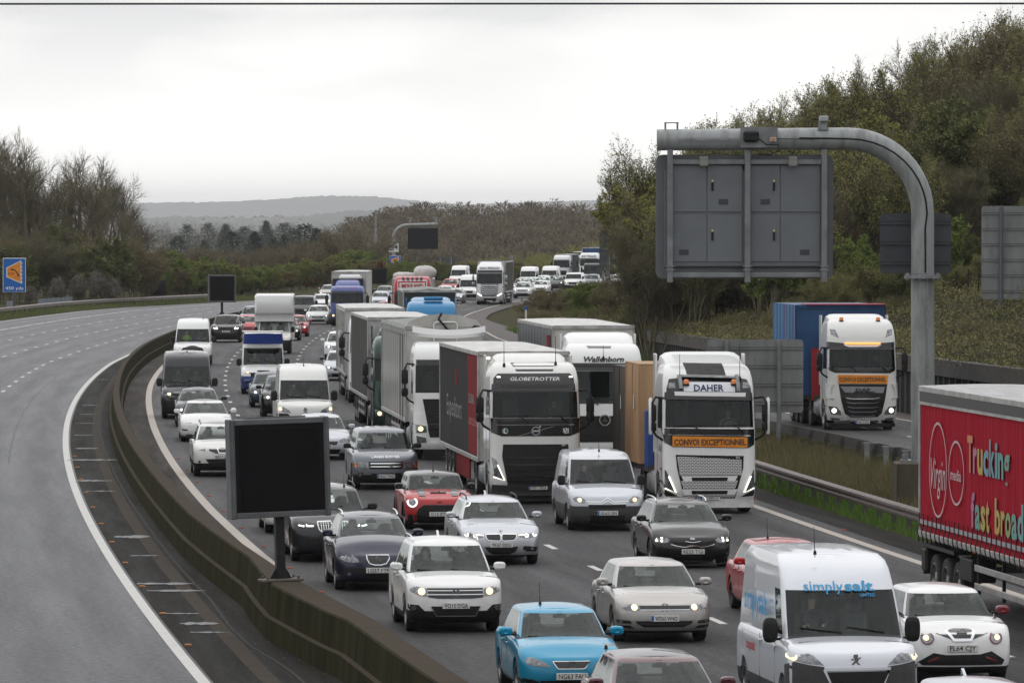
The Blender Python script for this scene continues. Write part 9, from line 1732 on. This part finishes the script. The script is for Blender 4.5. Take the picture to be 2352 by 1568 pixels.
# far woods and hills
def wood(name, label, n, fn, seed, mats_, h0):
    r = random.Random(seed); mb = MB()
    for k in range(n):
        x, Y, zb, h = fn(r); wd = h * r.uniform(.30, .5); mi = r.choice([0, 0, 1, 2]) if len(mats_) > 2 else 0
        for j in range(h0):
            a = r.uniform(0, 6.28); t = r.random(); q = math.sqrt(r.random()) * wd * math.sin(math.pi * min(.97, .25 + t * .75)) ** .5
            p = Vector((x + q * math.cos(a), Y + q * math.sin(a), zb + h * (.1 + .9 * t))); d = Vector((math.cos(a) * .8, math.sin(a) * .8, .5 + r.random() * .7)).normalized(); s = h * r.uniform(.05, .11); b_ = d.cross(Vector((r.uniform(-1, 1), r.uniform(-1, 1), .1))).normalized() * s * .13
            mb.add([p - b_, p + b_, p + d * s], [(0, 1, 2)], mi)
    o = mb.build(name, mats_, None, None, fix=False); return tag(o, label, 'woodland', None, 'stuff')
def ridge(r):
    px = r.uniform(735, 1445); t = r.random(); Y = 1120 + 420 * t
    top = interp(px, [(735, 535), (780, 508), (840, 492), (880, 478), (960, 466), (1040, 463), (1120, 462), (1200, 468), (1290, 458), (1380, 464), (1445, 470)]) + (1 - t) * 105 + r.uniform(-4, 7)
    h = r.uniform(9, 13); return W2(px, Y), Y, pz(top, Y) - h, h
wood('ridge_wood', 'brown leafless wood covering the ridge beyond the queue', 780, ridge, 6, [BARKR, BARK, bark('pale_twigs', (.21, .175, .12), (.15, .125, .085))], 240)
def ridge2(r):
    px = r.uniform(1060, 1440); Y = 930 + r.uniform(0, 60); top = interp(px, [(1060, 600), (1250, 575), (1340, 555), (1440, 540)]) + r.uniform(0, 30); h = r.uniform(4, 6); return W2(px, Y), Y, pz(top, Y) - h, h
wood('ridge_scrub', 'olive scrub at the foot of the brown ridge', 130, ridge2, 7, [LF['olive'], LF['brown'], LF['yellow']], 260)
mb = MB(); G = []
for j in range(14):
    t = j / 13; Y = 1130 + 470 * t; G.append([(W2(px, Y), Y, pz(interp(px, [(700, 560), (780, 530), (840, 512), (960, 488), (1120, 482), (1290, 480), (1460, 486), (1700, 480)]) + (1 - t) * 118, Y) - 3) for px in range(700, 1720, 24)])
mb.grid(G); struct('ridge_slope', mb, mat('leaf_litter_slope', (.10, .072, .05), .95, var2=(.07, .055, .04), scale=.05), 60, fix=False)
def vale(r):
    px = r.uniform(290, 800); t = r.random(); Y = 2400 + 5600 * t; h = r.uniform(14, 26); top = 548 - 38 * t + r.uniform(-6, 6); return W2(px, Y), Y, pz(top, Y) - h, h
wood('valley_wood', 'hazy belts of trees in the valley below the hills', 420, vale, 12, [BARK, LF['ever'], LF['brown']], 110)
def hill(name, Y, crest, depth, m, seed, step=6, jag=1.5):
    r = random.Random(seed); mb = MB(); top = []
    pxs = list(range(-300, 2650, step)); rows = []
    for k in range(9):
        t = k / 8; rw = []
        for px in pxs:
            zc_ = pz(interp(px, crest), Y); z = -120 + (zc_ + 120) * math.sin(t * math.pi / 2) ** .8 + (r.uniform(-jag, jag) if k > 2 else 0) * Y / 14000 * (1.3 if k == 8 else .8)
            rw.append((W2(px, Y), Y - depth * (1 - t), z))
        rows.append(rw)
    mb.grid(rows); return struct(name, mb, m, 60, fix=False)
HL = mat('wooded_hill', (.040, .042, .034), .95, var2=(.065, .062, .045), scale=.012)
hill('far_hills', 23500, [(-400, 480), (250, 468), (320, 467), (400, 465), (520, 464), (560, 462), (640, 457), (700, 452), (760, 450), (860, 451), (930, 458), (960, 462), (1050, 470), (1300, 462), (1400, 458), (1450, 462), (2800, 480)], 2600, HL, 3)
hill('valley_rise', 13000, [(-400, 500), (300, 500), (420, 497), (560, 499), (700, 496), (800, 486), (900, 480), (2800, 500)], 900, HL, 4, jag=2.5)
r_ = random.Random(9)
for k in range(9):
    px = r_.uniform(430, 800); Y = r_.uniform(8500, 9500); z = pz(r_.uniform(500, 512), Y)
    o = empty('far_house', (W2(px, Y), Y, z - 3), 0, 'tiny pale house in the hazy valley below the far hills', 'house', 'houses in the hazy valley'); q = MB(); wd = r_.uniform(4, 8); q.box((0, 0, 2.5), (wd, 7, 5)); q.build('wall', mat('pale_render_wall', (.42, .41, .39), .8), o); q = MB(); q.prism([(-wd / 2 - .3, 5), (wd / 2 + .3, 5), (wd / 2 - 1.5, 7.5), (-wd / 2 + 1.5, 7.5)], -3.6, 3.6); q.build('roof', mat('grey_roof', (.2, .18, .17), .8), o)

# thin dark fence posts along the bank
FR_ = random.Random(2)
for k in range(30):
    px = 1600 + 27 * k + FR_.uniform(-5, 5); Y = 345 - (px - 1600) * .105; x = W2(px, Y); u = x - base(Y); q = MB(); q.tube([(0, 0, -.3), (FR_.uniform(-.06, .06), 0, 1.25)], .035, 5)
    o = q.build('fence_post', mat('rusty_post', (.035, .024, .018), .9, spec=.1)); o.location = (x, Y, hz(u, Y)); tag(o, 'thin dark fence stake on the brambled bank', 'post', 'fence stakes along the bank')
# ---------------------------------------------------------------- haze
HZ = bpy.data.materials.new('haze'); HZ.use_nodes = True; t = HZ.node_tree; t.nodes.clear()
o_ = N(t, 'ShaderNodeOutputMaterial'); v_ = N(t, 'ShaderNodeVolumePrincipled', inp={'Color': (.97, .98, 1.0, 1), 'Density': 0.00005, 'Anisotropy': 0.3}); t.links.new(v_.outputs[0], o_.inputs['Volume'])
mb = MB(); mb.box((0, 12440, -10), (10400, 25720, 250)); ho = mb.build('haze', HZ); tag(ho, kind='stuff')
# ---------------------------------------------------------------- labels shared by several things are told apart by their place
ORD = ['', 'second', 'third', 'fourth', 'fifth', 'sixth', 'seventh', 'eighth', 'ninth', 'tenth', 'eleventh', 'twelfth', 'thirteenth', 'fourteenth', 'fifteenth', 'sixteenth', 'seventeenth', 'eighteenth', 'nineteenth', 'twentieth'] + ['twenty-%s' % a for a in ('first', 'second', 'third', 'fourth', 'fifth', 'sixth', 'seventh', 'eighth', 'ninth')] + ['thirtieth', 'thirty-first', 'thirty-second', 'thirty-third']
by = {}
for o in COL.objects:
    if o.parent is None and o.get('label'): by.setdefault(o['label'], []).append(o)
for lb, os_ in by.items():
    if len(os_) < 2 or len(os_) > 33: continue
    near = 'stud' in lb or 'steel post' in lb
    os_.sort(key=lambda o: o.location.y if near else o.location.x / max(o.location.y, 1))
    for k, o in enumerate(os_): o['label'] = lb + (', ' + (('%s nearest' % ORD[k]).strip() if near else 'leftmost' if k == 0 else ORD[k] + ' from left'))
